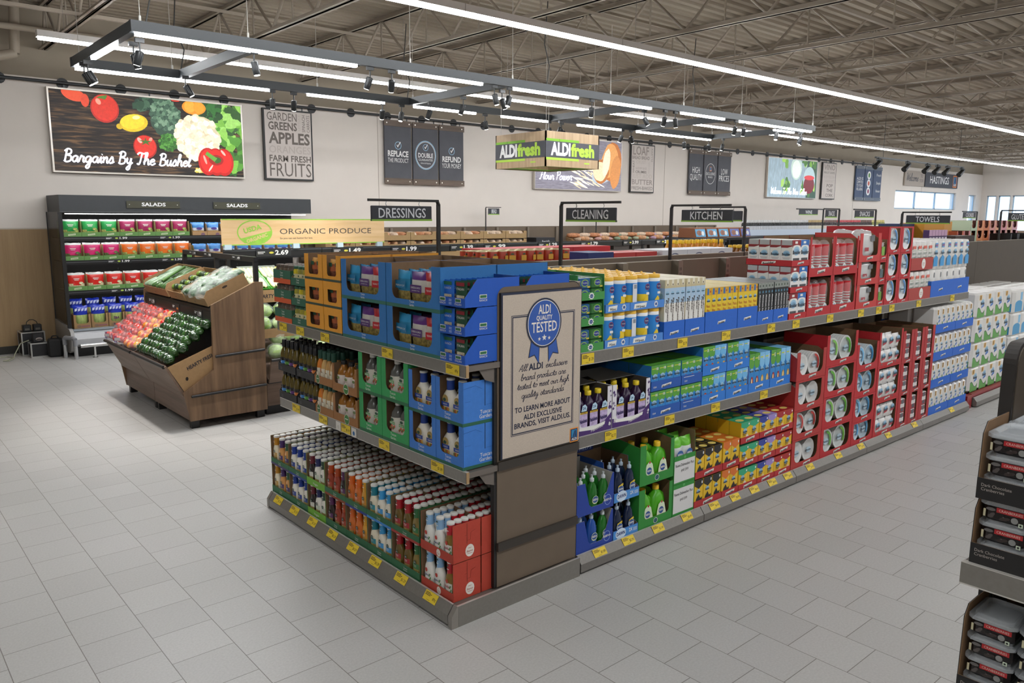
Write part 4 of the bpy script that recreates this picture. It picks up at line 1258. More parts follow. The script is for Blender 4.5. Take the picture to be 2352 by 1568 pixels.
for k, (y1, y0, hexc, cols, band, nm) in enumerate(TRAYS):
    w, yc = y1 - y0, (y1 + y0) / 2
    outer = M(hexc, .6, noise=.04, scale=40)
    redc = nm == 'Basics'
    def seal(b, u, v, s):
        b.ell(u, v, .03 * s, .035 * s, M('E5DFD6', .6), 1, 14)
        b.txt('DAILY', u, v + .012 * s, .006 * s, M('A84030', .5), 2, w=.024 * s)
        b.txt('Basics', u, v - .008 * s, .012 * s, M('A84030', .5), 2, w=.042 * s, shear=.2)
        b.rect(u - .018 * s, v - .017 * s, u + .018 * s, v - .015 * s, M('A84030', .5), 2)
    def fd(b, W):
        if redc:
            seal(b, .02, .024, .62)
        elif nm:
            b.txt('Veggie', 0, .018, .014, PW, 2, w=.07, shear=.25)
        else:
            b.txt('Tuscan', 0, .028, .0085, PW, 2, w=.038).txt('Garden.', 0, .0155, .0085, PW, 2, w=.044)
    def sd(b, d):
        if redc:
            seal(b, d * .6, .05, 1.0)
            b.rect(d * .5, .09, d * .51, .205, M('3A1A14', .8), 1)
            b.tube([b._p(d * .42, .14, 1), b._p(d * .5, .14, 1)], .0006, M('7C281C', .8), 4)
            b.tube([b._p(d * .51, .11, 1), b._p(d * .62, .11, 1), b._p(d * .64, .15, 1), b._p(d * .8, .16, 1)], .0006, M('7C281C', .8), 4)
    for tier in (0, 1):
        bd = M(band, .6) if band and tier else None
        cs = case(w, .19, .212, .05, outer, 'lip', None, band=bd, draw=fd, sidedraw=sd)
        z = ZD0 + .0005 + tier * .2165
        for rw in range(3):
            if tier == 0 and rw > 0 and not (redc and rw == 1):
                put(cs, W.at(-yc, .052 + .193 * rw, z), W.rz, J('lower cardboard case', row_word(rw) + ',', 'under the', NTH[k], 'column of dressings from left'), 'display case', 'cases of dressing bottles')
                continue
            put(cs, W.at(-yc, .052 + .193 * rw, z), W.rz, J(tier_word(tier, 2), 'open case of dressing bottles,', row_word(rw) + ',', NTH[k], 'column from left'), 'display case', 'cases of dressing bottles')
            use = cols
            if k == 3 and tier == 0:
                use = (PBK, RUS, RUS)
            for j in range(1 if (tier == 0 and rw == 0) else 4 if tier else 1):
                for i in range(3):
                    c = use[i]
                    if redc and i == 1 and j + 4 * rw >= 2:
                        c = ITA
                    if redc and rw and i == 0 and j % 4 > 1:
                        c = ITA
                    bm = bottle_mesh(*c[:3], word=c[4] if len(c) > 4 else None)
                    al = -yc + (i - 1) * (w - .012) / 3
                    put(bm, W.at(al, .052 + .193 * rw + .0275 + j * .0462, z + .0035), W.rz, J(c[3], 'dressing bottle,', col_word(i, 3) + ',', row_word(j + 4 * rw) + ',', tier_word(tier, 2), 'case', NTH[k], 'from left'), 'bottle', NECK)

# ----------------------------------------------------------------- middle shelf
def lathe_bottle(name, prof, body, caps, label=None, n=14, lab=None, decal=None, rough=.2):
    """round bottle: prof body rings, caps list of (rings, colour); label (ring index, colour, half angle)"""
    B = M(body, rough, noise=.06)
    lab = lab or {}
    lm = {r: M(h, .4) for r, (h, an) in lab.items()}
    def fn(r, a, z):
        if r in lab and (a < lab[r][1] or a > 2 * PI - lab[r][1]):
            return lm[r]
        return B
    b = MB().lathe(prof, fn, n)
    if decal:
        decal(b)
    c = MB()
    for rings, h in caps:
        c.lathe(rings, M(h, .45), n)
    return spec(name, None, spec('body', b.mesh('body')), spec('cap', c.mesh('cap')))
zz = ZD2 + .006
def vin(h):
    def d(b):
        b.face((0, -.0305, 0), (1, 0, 0), (0, 0, 1)).ell(-.008, .085, .009, .009, M('1E1E20', .5), 1, 10).ell(.01, .079, .008, .008, M('303034', .5), 1, 10).rect(-.012, .058, .012, .061, PW, 1)
    return lathe_bottle('vinaigrette_bottle', [(.027, 0), (.0295, .006), (.0295, .048), (.0295, .07), (.0295, .094), (.0295, .118), (.022, .146), (.013, .165), (.012, .172)], '5C4E1C', [([(.0155, .168), (.0165, .172), (.0165, .218), (.014, .221)], '17171A')], lab={1: ('2A2723', 3.2), 2: (h, 1.6), 3: ('26231F', 3.2)}, decal=d)
VC = [('4A90D9', 'blue-banded'), ('5FA044', 'green-banded'), ('6A3F8A', 'purple-banded'), ('E0803A', 'orange-banded')]
VS = [vin(h) for h, _ in VC]
blk = M('262628', .55, noise=.05)
def bd(b, w):
    b.txt('Tuscan', -w * .32, .022, .009, M('6E6E72', .5), 2, w=.03).txt('Garden', -w * .32, .011, .009, M('6E6E72', .5), 2, w=.03)
for ti, (y1, y0) in enumerate(((2.262, 1.985), (1.965, 1.705))):
    w, yc = y1 - y0, (y1 + y0) / 2
    cs = case(w, .21, .07, .052, blk, 'lip', blk, draw=bd, sidepts=[(.002, 0), (.21, 0), (.21, .1), (.04, .1), (.002, .052)])
    for tier in (0, 1):
        z = zz + tier * .204
        if tier:
            z = zz + .2265 - .022
        side = ('left', 'right')[ti]
        put(cs, W.at(-yc, .118, z), W.rz, J(tier_word(tier, 2), side, 'black tray of black-capped vinaigrettes on the middle shelf'), 'display case', 'black vinaigrette trays')
        for j in range(3 if tier else 2):
            for i in range(4):
                put(VS[i], W.at(-yc + (i - 1.5) * (w - .01) / 4, .118 + .036 + j * .066, z + .0035), W.rz, J(VC[i][1], 'black-capped vinaigrette bottle,', row_word(j) + ',', tier_word(tier, 2), side, 'black tray'), 'bottle', 'vinaigrette bottles on the middle shelf')
def gd(b):
    b.face((0, -.0285, 0), (1, 0, 0), (0, 0, 1)).ell(0, .06, .014, .02, M('D8CFB8', .5), 1, 12).rect(-.01, .075, .01, .079, M('5A4B34', .5), 2)
GB = [lathe_bottle('dressing_bottle', [(.025, 0), (.028, .006), (.028, .03), (.028, .1), (.024, .128), (.014, .158), (.0125, .165)], h, [([(.0165, .16), (.0175, .163), (.0175, .213), (.0165, .217)], '1F4A3C')], lab={2: ('DAD2BD', 1.0)}, decal=gd) for h in ('D07A2A', 'C9A468', 'B98E55', 'D3B184')]
GBN = ['orange', 'pale tan', 'brown', 'cream']
bro = M('9A6A3E', .75, noise=.06, scale=30)
def leaf(b, w):
    b.ell(-w * .3, .03, .026, .033, M('D9D2C0', .5), 2, 14).ell(-w * .3, .03, .022, .029, M('3F6B36', .5), 3, 14).rect(-w * .3 - .014, .03, -w * .3 + .014, .035, PW, 4)
cs = case(.25, .22, .07, .052, bro, 'lip', bro, draw=leaf, sidepts=[(.002, 0), (.22, 0), (.22, .1), (.04, .1), (.002, .052)])
for tier in (0, 1):
    z = zz + tier * .2045
    put(cs, W.at(-1.573, .118, z), W.rz, J(tier_word(tier, 2), 'brown tray of green-capped dressings with a leaf badge'), 'display case', 'brown dressing trays')
    for j in range(3 if tier else 2):
        for i in range(4):
            put(GB[i], W.at(-1.573 + (i - 1.5) * .061, .118 + .036 + j * .066, z + .0035), W.rz, J(GBN[i], 'green-capped dressing bottle,', row_word(j) + ',', tier_word(tier, 2), 'brown leaf-badge tray'), 'bottle', 'green-capped dressings on the middle shelf')
def cd(b):
    b.face((0, -.0455, 0), (1, 0, 0), (0, 0, 1)).ell(0, .084, .016, .01, M('6E7F4A', .5), 1, 12).rect(-.02, .066, .02, .069, M('B58A8A', .5), 1)
CB = lathe_bottle('cider_bottle', [(.04, 0), (.0445, .008), (.0445, .02), (.0445, .102), (.0445, .108), (.038, .13), (.022, .15), (.015, .165), (.0145, .17)], '9A6423', [([(.0185, .166), (.0195, .169), (.0195, .187), (.017, .19)], '1B1A1A')], lab={2: ('DDD3CA', 1.5)}, decal=cd)
def leafc(b, w):
    b.ell(.02, .03, .034, .036, M('D9D2C0', .5), 2, 14).ell(.02, .03, .029, .031, M('3F7A36', .5), 3, 14).rect(.0, .03, .04, .036, PW, 4)
cs = case(.315, .3, .176, .052, bro, 'window', KRAFTD, m=.025, r=.02, draw=leafc, sidepts=[(.002, 0), (.3, 0), (.3, .176), (.002, .176)])
for tier in (0, 1):
    z = zz + tier * .197
    put(cs, W.at(-1.288, .118, z), W.rz, J(tier_word(tier, 2), 'brown case of amber cider bottles with a leaf badge'), 'display case', 'brown cider cases')
    for j in range(2):
        for i in range(3):
            put(CB, W.at(-1.288 + (i - 1) * .097, .118 + .056 + j * .094, z + .0035), W.rz, J('amber cider bottle,', col_word(i, 3) + ',', row_word(j) + ',', tier_word(tier, 2), 'brown case'), 'bottle', 'cider bottles')
def vd(b):
    b.face((0, -.0452, 0), (1, 0, 0), (0, 0, 1)).ell(0, .132, .016, .009, M('234B33', .5), 1, 12).rect(-.026, .104, .026, .12, M('4C9A45', .5), 1).txt('VINEGAR', 0, .107, .009, PW, 2, w=.044, bold=.01)
    for i in range(6):
        b.ell(-.022 + .009 * i, .08 + .007 * (i % 3), .009, .008, M(('A02A1E', '4C7A2E', 'C94A30')[i % 3], .5), 1, 8)
VB = lathe_bottle('vinegar_bottle', [(.04, 0), (.0445, .008), (.0445, .02), (.0445, .145), (.0445, .15), (.04, .172), (.025, .195), (.0155, .21), (.015, .216)], '5A5A56', [([(.0185, .212), (.0195, .215), (.0195, .232), (.017, .235)], 'DAD8D2')], lab={2: ('D6D3C6', 1.5)}, decal=vd)
grc = M('2F9A55', .6, noise=.04, scale=40)
for ci, (y1, y0) in enumerate(((1.107, .842), (.84, .556))):
    w, yc = y1 - y0, (y1 + y0) / 2
    cs = case(w, .3, .246, .066, grc, 'window', KRAFTD, m=.045, r=.035, draw=brand(TG, .045, .015, u=-.02, w=.06, step=.022), band=M('2B6A45', .6), botband=.02)
    for tier in (0, 1):
        z = zz + tier * .247
        side = ('left', 'right')[ci]
        put(cs, W.at(-yc, .118, z), W.rz, J(tier_word(tier, 2), side, 'green case of vinegar bottles'), 'display case', 'green vinegar cases')
        for j in range(2):
            for i in range(2):
                put(VB, W.at(-yc + (i - .5) * .098, .118 + .056 + j * .094, z + .0035), W.rz, J('clear vinegar bottle,', col_word(i, 2) + ',', row_word(j) + ',', tier_word(tier, 2), side, 'green case'), 'bottle', 'vinegar bottles')
def rd(b):
    b.face((0, -.037, 0), (1, 0, 0), (0, 0, 1)).ell(0, .116, .026, .024, M('A3894A', .5, noise=.4, scale=120), 1, 14).ell(-.006, .112, .014, .01, M('24432F', .5), 2, 10).rect(-.034, .078, .034, .1, M('1D3F94', .5), 1).txt('RANCH', .0, .084, .009, PW, 2, w=.036)
    for i in range(6):
        b.ell(-.027 + .011 * i, .064, .01, .01, M(('6E7A34', 'B04A30', 'C9A24A')[i % 3], .5), 1, 8)
RBt = lathe_bottle('ranch_bottle', [((.045, .034), 0), ((.05, .036), .008), ((.05, .036), .03), ((.05, .036), .118), ((.045, .034), .134), ((.027, .025), .156), ((.0205, .0205), .164)], 'E6E1D4', [([(.0215, .16), (.022, .166), (.021, .214)], '1B3C8C'), ([(.0225, .2145), (.023, .217), (.023, .223), (.019, .227)], 'CFCDC8')], lab={}, decal=rd, rough=.3)
bluc = M('3A78C9', .6, noise=.04, scale=40)
def bside(b, d):
    b.txt('Tuscan', d * .55, .055, .02, PW, 2, w=.08).txt('Garden.', d * .55, .03, .02, PW, 2, w=.09)
    b.rect(d * .52, .095, d * .535, .236, M('17233A', .8), 1)
    for P in ([(.05, .13), (.18, .13)], [(.56, .1), (.7, .1), (.71, .17), (.74, .185), (.98, .195)], [(.02, .2), (.3, .21), (.45, .19)]):
        b.tube([b._p(d * u, v, 1) for u, v in P], .0007, M('2B5C9E', .8), 4)
for ci, (y1, y0) in enumerate(((.552, .292), (.29, .05))):
    w, yc = y1 - y0, (y1 + y0) / 2
    cs = case(w, .28, .235, .062, bluc, 'window', KRAFTD, m=.035, r=.03, draw=brand(TG, .042, .015, u=-.01, w=.055, step=.02), band=M('27604A', .6), botband=.018, sidedraw=bside)
    for tier in (0, 1):
        z = zz + tier * .2355
        side = ('left', 'right')[ci]
        put(cs, W.at(-yc, .118, z), W.rz, J(tier_word(tier, 2), side, 'blue case of white ranch bottles'), 'display case', 'blue ranch cases')
        for j in range(3):
            for i in range(2):
                put(RBt, W.at(-yc + (i - .5) * .106, .118 + .052 + j * .086, z + .0035), W.rz, J('blue-necked white ranch bottle,', col_word(i, 2) + ',', row_word(j) + ',', tier_word(tier, 2), side, 'blue case'), 'bottle', 'ranch bottles in blue cases')
if True:
    cs = case(.24, .28, .235, .062, bluc, 'window', KRAFTD, m=.035, r=.03, band=M('27604A', .6), botband=.018)
    for tier in (0, 1):
        put(cs, W.at(-.17, .402, zz + tier * .2355), W.rz, J(tier_word(tier, 2), 'blue ranch case standing behind the right-hand blue case'), 'display case', 'blue ranch cases')

# ----------------------------------------------------------------- top shelf
zt = ZD1 + .006
def jar(h, cap, lab):
    def d(b):
        b.face((0, -.0322, 0), (1, 0, 0), (0, 0, 1)).ell(0, .062, .009, .007, M('2A5A40', .5), 1, 10).rect(-.01, .035, .01, .048, M(lab, .5), 1)
    return lathe_bottle('jar', [(.028, 0), (.0315, .006), (.0315, .02), (.0315, .075), (.031, .095), (.026, .108), (.025, .112)], h, [([(.0275, .108), (.0285, .111), (.0285, .124), (.026, .127)], cap)], lab={2: ('D8CFA2', 2.0)}, decal=d)
JG = [jar('8E8A3A', '2A5A44', 'B03A34'), jar('A39A38', '2A5A44', '2A3F9A'), jar('C9B82C', '2A5A44', 'E0B82A')]
JD = jar('6A5A4A', '5B4E44', 'A8502A')
gcase = M('2A5E48', .6, noise=.04, scale=40)
def god(b, w):
    b.rect(-w / 2, 0, w / 2, .034, M('C8552A', .6), 1)
    b.txt('Tuscan', 0, .07, .013, PW, 2, w=.042).txt('Garden', 0, .052, .013, PW, 2, w=.045).rect(-.02, .036, .02, .041, M('D59A80', .5), 2)
cs = case(.275, .22, .095, .094, gcase, 'lip', KRAFTD, draw=god)
cs2 = case(.215, .22, .06, .052, gcase, 'lip', KRAFTD, draw=brand(TG, .034, .012, w=.042, step=.017), sidepts=[(.002, 0), (.22, 0), (.22, .08), (.03, .08), (.002, .052)])
for tier in range(3):
    z = zt + tier * .1375
    tw = tier_word(tier, 3)
    put(cs, W.at(-2.142, .118, z), W.rz, J(tw, 'green and orange case of dark-lidded jars, far left'), 'display case', 'green and orange jar cases')
    put(cs2, W.at(-1.892, .118, z), W.rz, J(tw, 'green tray of pale green pickle jars'), 'display case', 'green jar trays')
    for j in range(3 if tier == 2 else 2):
        for i in range(4):
            put(JD, W.at(-2.142 + (i - 1.5) * .066, .118 + .038 + .066 * j, z + .0035), W.rz, J('dark-lidded jar,', col_word(i, 4) + ',', row_word(j) + ',', tw, 'green and orange case'), 'jar', 'dark-lidded jars')
        for i in range(3):
            put(JG[(i + tier) % 3], W.at(-1.892 + (i - 1) * .068, .118 + .038 + .066 * j, z + .0035), W.rz, J('green-lidded pickle jar,', col_word(i, 3) + ',', row_word(j) + ',', tw, 'green tray'), 'jar', 'green-lidded pickle jars')
# bacon bit pouches in orange cases
TANP = M('B0653A', .5, noise=.5, scale=90)
def pouch(name, w, h, d, base, top, pict, label, labrect, words=(), seed=0, pinch=.35, amp=.08):
    Bm, Tm, Pm = M(base, .3, noise=.06), M(top, .3), pict
    def fn(u, v, front):
        return Tm if v > .78 else Bm if v > .42 else Pm
    b = MB().pillow(w, h, d, fn, 8, 9, pinch=pinch, amp=amp, seed=seed)
    b.face((0, -d * .53, 0), (1, 0, 0), (0, 0, 1))
    x0, y0, x1, y1 = labrect
    b.rect(x0 * w, y0 * h, x1 * w, y1 * h, M(label, .4), 1)
    for s, v, hh, ww in words:
        b.txt(s, (x0 + x1) / 2 * w, v * h, hh * h, PW, 2, w=ww * w)
    return spec(name, b.mesh(name))
BAC = pouch('bacon_bit_pouch', .085, .135, .04, 'B8623C', 'D9A052', M('7E4530', .5, noise=.5, scale=120), '2A5A48', (-.28, .66, .28, .84), seed=2)
orc = M('E09A2E', .6, noise=.03, scale=40)
dgn = M('3A4A3E', .6)
for ci, (y1, y0) in enumerate(((1.785, 1.535), (1.53, 1.297))):
    w, yc = y1 - y0, (y1 + y0) / 2
    side = ('left', 'right')[ci]
    for tier in range(3):
        cs = case(w, .37, .166, .034, orc, 'window', KRAFTD, m=.055, r=.02, top=.05 if tier < 2 else 0, band=dgn, botband=.014)
        z = zt + tier * .1675
        tw = tier_word(tier, 3)
        for rw in range(2 if tier == 2 else 1):
            put(cs, W.at(-yc, .118 + .38 * rw, z), W.rz, J(tw, side, 'orange case of bacon bit pouches,', row_word(rw)), 'display case', 'orange bacon bit cases')
            for j in range(4 if tier == 2 else 2):
                for i in range(2):
                    put(BAC, W.at(-yc + (i - .5) * .085, .118 + .38 * rw + .04 + j * .08, z + .004), W.rz + (.1 if i else -.06), J('brown bacon bit pouch,', col_word(i, 2) + ',', row_word(j + 4 * rw) + ',', tw, side, 'orange case'), 'pouch', 'bacon bit pouches')
    if ci == 0:
        pass
for tier in range(2):          # supports under the rear orange cases
    for ci, (y1, y0) in enumerate(((1.785, 1.535), (1.53, 1.297))):
        put(case(y1 - y0, .37, .166, .034, orc, 'window', KRAFTD, m=.055, r=.02, top=.05), W.at(-(y1 + y0) / 2, .498, zt + tier * .1675), W.rz, J(tier_word(tier, 3), ('left', 'right')[ci], 'orange case behind the front orange cases'), 'display case', 'orange bacon bit cases')
# crouton pouches in blue cases
CRT = M('8C7A3E', .5, noise=.55, scale=70)
CP = [pouch('crouton_pouch', .15, .2, .05, '2A7FA8', '2F93C4', CRT, '2176A5', (-.42, .5, .42, .72), (('PREMIUM CUT', .56, .05, .7),), 3), pouch('crouton_pouch', .15, .2, .05, 'C9C4BC', '5B2B78', CRT, '4E2A6B', (-.36, .42, .36, .64), (('CHEESE & GARLIC', .54, .05, .62), ('GOURMET STYLE', .47, .025, .5)), 4), pouch('crouton_pouch', .15, .2, .05, 'C9C0B4', 'B5222A', CRT, 'B5222A', (-.36, .42, .36, .62), (('TEXAS TOAST', .5, .05, .6),), 5)]
CPN = ['blue', 'purple', 'red']
bcs = M('2A70B0', .6, noise=.03, scale=40)
for ci, (y1, y0) in enumerate(((1.288, .772), (.768, .242))):
    w, yc = y1 - y0, (y1 + y0) / 2
    side = ('left', 'right')[ci]
    cs = case(w, .385, .243, .05, bcs, 'window', KRAFTD, m=.06, r=.045, draw=brand(TG, .036, .013, w=.046, step=.019), band=M('2F6A5C', .6), botband=.02, mr=.075)
    for tier in range(2):
        z = zt + tier * .244
        for rw in range(2):
            put(cs, W.at(-yc, .118 + .39 * rw, z), W.rz, J(tier_word(tier, 2), side, 'blue case of crouton pouches,', row_word(rw)), 'display case', 'blue crouton cases')
            if tier == 0 and rw:
                continue
            for j in range(5 if tier else 2):
                for i in range(3):
                    put(CP[i], W.at(-yc + (i - 1) * .15 + (.012 if ci else -.012), .118 + .39 * rw + .045 + j * .07, z + .005), W.rz + (-.12, .0, .14)[i], J(CPN[i], 'crouton pouch,', row_word(j + 5 * rw) + ',', tier_word(tier, 2), side, 'blue case'), 'pouch', 'crouton pouches')
# dressing mix packets in bright blue trays
brb = M('1653B5', .55, noise=.03, scale=40)
def rl(b, u, s, v=.024):
    b.rect(u - .024, v, u + .024, v + .02, PW, 1).rect(u - .021, v + .003, u + .021, v + .017, M('2F6A45', .5), 2)
    b.txt(s, u, v - .015, .011, PW, 2, w=.05 if len(s) == 5 else .056)
def rf(b, w):
    rl(b, -w * .28, 'RANCH'); rl(b, w * .28, 'ITALIAN')
    for v in (.034, .027, .017, .01):
        b.rect(-.012, v, .012, v + .004, M('9DB4DD', .5), 2)
def rs(b, d):
    rl(b, d * .33 if True else 0, 'RANCH', .042); rl(b, d * .78, 'ITALIAN', .042)
cs = case(.238, .37, .145, .047, brb, 'lip', M('1A4796', .6), draw=rf, sidedraw=rs, sidepts=[(.002, 0), (.37, 0), (.37, .143), (.085, .143), (.002, .047)])
def packet(hexc, lab, word, seed):
    b = MB().pillow(.1, .125, .012, M(hexc, .3), 6, 6, amp=.05, seed=seed).face((0, -.0075, 0), (1, 0, 0), (0, 0, 1))
    b.rect(-.034, .1, .034, .118, M(lab, .4), 1).txt(word, 0, .078, .012, PW, 1, w=.055 if word == 'RANCH' else .062)
    b.rect(-.032, .012, .032, .052, M('D8CDB0', .5, noise=.3, scale=80), 1)
    for i in range(5):
        b.ell(-.02 + .01 * i, .026 + .006 * (i % 2), .009, .008, M(('B8322A', 'E0CBA0', '6A5A3A')[i % 3], .5), 2, 8)
    return spec('dressing_mix_packet', b.mesh('dressing_mix_packet'))
PK = [packet('2A6FD0', '2C6A45', 'RANCH', 1), packet('24503A', '8E2430', 'ITALIAN', 2)]
for tier in range(3):
    z = zt + tier * .1465
    tw = tier_word(tier, 3)
    for rw in range(2 if tier == 2 else 1):
        put(cs, W.at(-.151, .118 + .375 * rw, z), W.rz, J(tw, 'bright blue tray of dressing mix packets,', row_word(rw)), 'display case', 'bright blue packet trays')
        for i in range(2):
            for j in range(9):
                put(PK[i], W.at(-.151 + (i - .5) * .108, .118 + .375 * rw + .032 + j * .036, z + .006), W.rz, J(('blue ranch', 'dark green italian')[i], 'dressing mix packet,', row_word(j + 9 * rw) + ',', tw, 'bright blue tray'), 'packet', 'dressing mix packets', rx=0)
for tier in range(2):
    put(cs, W.at(-.151, .493, zt + tier * .1465), W.rz, J(tier_word(tier, 3), 'bright blue tray behind the front packet trays'), 'display case', 'bright blue packet trays')

# ================================================================= cleaning, kitchen and paper goods
def carton(name, w, d, h, col, draw=None, topcol=None, sidecol=None, sidedraw=None, topdraw=None):
    b = MB().box((-w / 2, 0, 0), (w / 2, d, h), M(col, .45))
    b.face((0, 0, 0), (1, 0, 0), (0, 0, 1))
    if draw:
        draw(b, w, h)
    if topcol:
        b.face((0, 0, h), (1, 0, 0), (0, 1, 0)).rect(-w / 2, 0, w / 2, d, M(topcol, .45), 1)
    if topdraw:
        b.face((0, 0, h), (1, 0, 0), (0, 1, 0))
        topdraw(b, w, d)
    for s in (-1, 1):
        if sidecol or sidedraw:
            b.face((s * w / 2, 0 if s > 0 else d, 0), (0, s, 0), (0, 0, 1))
            if sidecol:
                b.rect(0, 0, d, h, M(sidecol, .45), 1)
            if sidedraw:
                sidedraw(b, d, h)
    return spec(name, b.mesh(name))
def rowfill(sp, xs, y0, dy, ny, z, desc, where, cat, group, rz=0.0, names=None, n0=0):
    for j in range(ny):
        for i, x in enumerate(xs):
            s = sp[i % len(sp)] if isinstance(sp, list) else sp
            nm = names[i % len(names)] if names else ''
            put(s, S.at(x, y0 + j * dy, z), rz, J(nm, desc + ',', J(col_word(i, len(xs)) + ',') if len(xs) > 1 else '', row_word(j + n0) + ',', where), cat, group)
def span(x0, x1, n):
    w = (x1 - x0) / n
    return [x0 + w * (i + .5) for i in range(n)], w
BLUT = M('1F62C4', .55, noise=.03, scale=40)
REDT = M('B5232A', .55, noise=.03, scale=40)
def script(u, v, w, h=None):
    """white outlined brand lettering on a tray front"""
    def f(b, W):
        hh = h or w * .2
        b.poly([(u - w * .52, v - hh * .35), (u + w * .5, v + hh * .35), (u + w * .54, v + hh * 1.25), (u - w * .48, v + hh * .75)], PW, 1)
        b.txt('Boulder', u, v - hh * .05, hh * .75, M('20242C', .5), 2, w=w * .86, bold=.03, shear=.1, rot=.12)
    return f
def tray(w, d, lip, mat, draw=None, side=None):
    side = side or lip
    return case(w, d, side, lip, mat, 'lip', mat, draw=draw, sidepts=[(.002, 0), (d, 0), (d, side), (min(.03, d * .3), side), (.002, lip)])
def globe(b, u, v, r, layer=2):
    b.ell(u, v, r, r * .8, M('9CC3DC', .4), layer, 14).ell(u, v - r * .1, r * .8, r * .5, M('7FA9C8', .4), layer + 1, 12)
    b.txt('Boulder', u, v - r * .55, r * .62, M('1E2A38', .4), layer + 2, w=r * 2.5, bold=.03)

# --- scrubbing sponges in green trays
z1 = ZC1 + .0065
gsp = M('3F8F45', .55, noise=.03, scale=40)
def burst(b, w):
    u, v = 0, .024
    b.poly([(u + (.026 if i % 2 == 0 else .019) * math.cos(PI * i / 9), v + (.023 if i % 2 == 0 else .017) * math.sin(PI * i / 9)) for i in range(18)], PW, 1)
    b.ell(u, v, .015, .012, M('2D4F8F', .5), 2, 12).txt('Freshie', u, v - .003, .006, PW, 3, w=.024)
cs = case(.232, .42, .152, .047, gsp, 'lip', M('35793B', .6), draw=burst, sidepts=[(.002, 0), (.42, 0), (.42, .15), (.006, .15), (.002, .047)])
def spg(h, lab):
    b = MB().rbox((-.052, 0, 0), (.052, .07, .062), M(h, .3, noise=.15, scale=40), .008).face((0, 0, 0), (1, 0, 0), (0, 0, 1))
    b.ell(0, .034, .03, .022, M(lab, .3), 2, 14).ell(0, .034, .025, .017, M('27408A', .3), 3, 14).txt('Freshie', 0, .031, .009, PW, 4, w=.042).rect(.02, .006, .044, .016, M('C8B83A', .4), 2)
    b.face((0, 0, .062), (1, 0, 0), (0, 1, 0)).rect(-.05, .02, .05, .05, M('C6D2D0', .25), 1)
    return spec('sponge_pack', b.mesh('sponge_pack'))
SPO = [spg('2A5E8E', '9CC24A'), spg('2F6A34', '8FC04A')]
for tier in range(3):
    for rw in range(2 if tier == 2 else 1):
        tw = tier_word(tier, 3)
        z = z1 + tier * .1535
        put(cs, S.at(1.108, .09 + .425 * rw, z), 0, J(tw, 'green tray of scrubbing sponge packs,', row_word(rw)), 'display case', 'green sponge trays')
        for j in range(5 if tier == 2 else 1):
            for l in (0, 1):
                for i in (0, 1):
                    put(SPO[i], S.at(1.108 + (i - .5) * .108, .095 + .425 * rw + .076 * j, z + .004 + .0645 * l), 0, J(('blue', 'green')[i], 'sponge pack,', ('under', 'on top')[l] + ',', row_word(j + 5 * rw) + ',', tw, 'green tray'), 'sponge pack', 'sponge packs')
for tier in range(2):
    put(cs, S.at(1.108, .515, z1 + tier * .1535), 0, J(tier_word(tier, 3), 'green sponge tray behind the front trays'), 'display case', 'green sponge trays')

# --- canisters of wipes
def wipes(turn):
    Wh, Bl, Ye, Lb = M('E4E6E8', .35), M('2E86D2', .35), M('E8C62A', .35), M('7FB4E2', .35)
    def fn(r, a, z):
        if r >= 4:
            return Wh
        a = (a + turn) % (2 * PI)
        wv = .055 + .05 * math.sin(a * 1.0)
        return Lb if z < wv * .5 else Ye if z < wv else Bl
    prof = [(.049, 0)] + [(.05, .004)] + [(.05, .045), (.05, .09), (.05, .165), (.05, .185), (.046, .187)]
    b = MB().lathe(prof, fn, 18)
    b.face((0, -.0505, 0), (1, 0, 0), (0, 0, 1))
    if turn != 3.0:
        b.ell(.006, .135, .02, .02, M('C43A3A', .4), 1, 14).ell(.006, .135, .0175, .0175, M('22306E', .4), 2, 14).txt('Freshie', .006, .131, .009, PW, 3, w=.03).rect(-.004, .085, .024, .1, PW, 1)
        b.poly([(-.028, .02), (-.028, .05), (.0, .075), (.014, .06), (.018, .035), (0, .02)], Ye, 1)
    else:
        b.rect(-.024, .03, .016, .16, M('DADCE0', .4), 1).rect(-.014, .13, .012, .155, M('8A9098', .4), 2)
    c = MB().lathe([(.048, .187), (.0495, .19), (.0495, .206), (.047, .211), (.03, .212)], M('F0BE45', .4), 18).cyl((.0, -.02, .212), (.0, -.012, .214), .01, M('F4CB66', .4), 6)
    return spec('wipes_canister', None, spec('body', b.mesh('body')), spec('lid', c.mesh('lid')))
WI = [wipes(0.0), wipes(.6), wipes(3.0), wipes(1.6), wipes(-.5)]
wpt = M('4A86D2', .55, noise=.03, scale=40)
def wl(b, w):
    b.poly([(-w * .4, .008), (-w * .05, .013), (-w * .02, .043), (-w * .38, .038)], PW, 1).txt('Wipes', -w * .21, .014, .014, M('2A2E3A', .5), 2, w=w * .25, shear=.2, bold=.02)
    b.poly([(w * .25 + (.02 if i % 2 == 0 else .015) * math.cos(PI * i / 8), .026 + (.021 if i % 2 == 0 else .016) * math.sin(PI * i / 8)) for i in range(16)], PW, 1).ell(w * .25, .026, .011, .01, M('3A5A9A', .5), 2, 10)
for tier in range(2):
    tw = tier_word(tier, 2)
    z = z1 + tier * .217
    xs, w = span(1.236, 1.796, 5)
    for ci, (x0, x1) in enumerate(((1.234, 1.459), (1.461, 1.797))):
        cs = tray(x1 - x0, .56, .05, wpt, wl)
        put(cs, S.at((x0 + x1) / 2, .09, z), 0, J(tw, ('left', 'right')[ci], 'sky blue tray of wipes canisters'), 'display case', 'blue wipes trays')
    rowfill(WI, xs, .09 + .06, .107, 8 if tier else 2, z + .004, 'yellow-lidded wipes canister', J(tw, 'blue tray'), 'canister', 'wipes canisters')

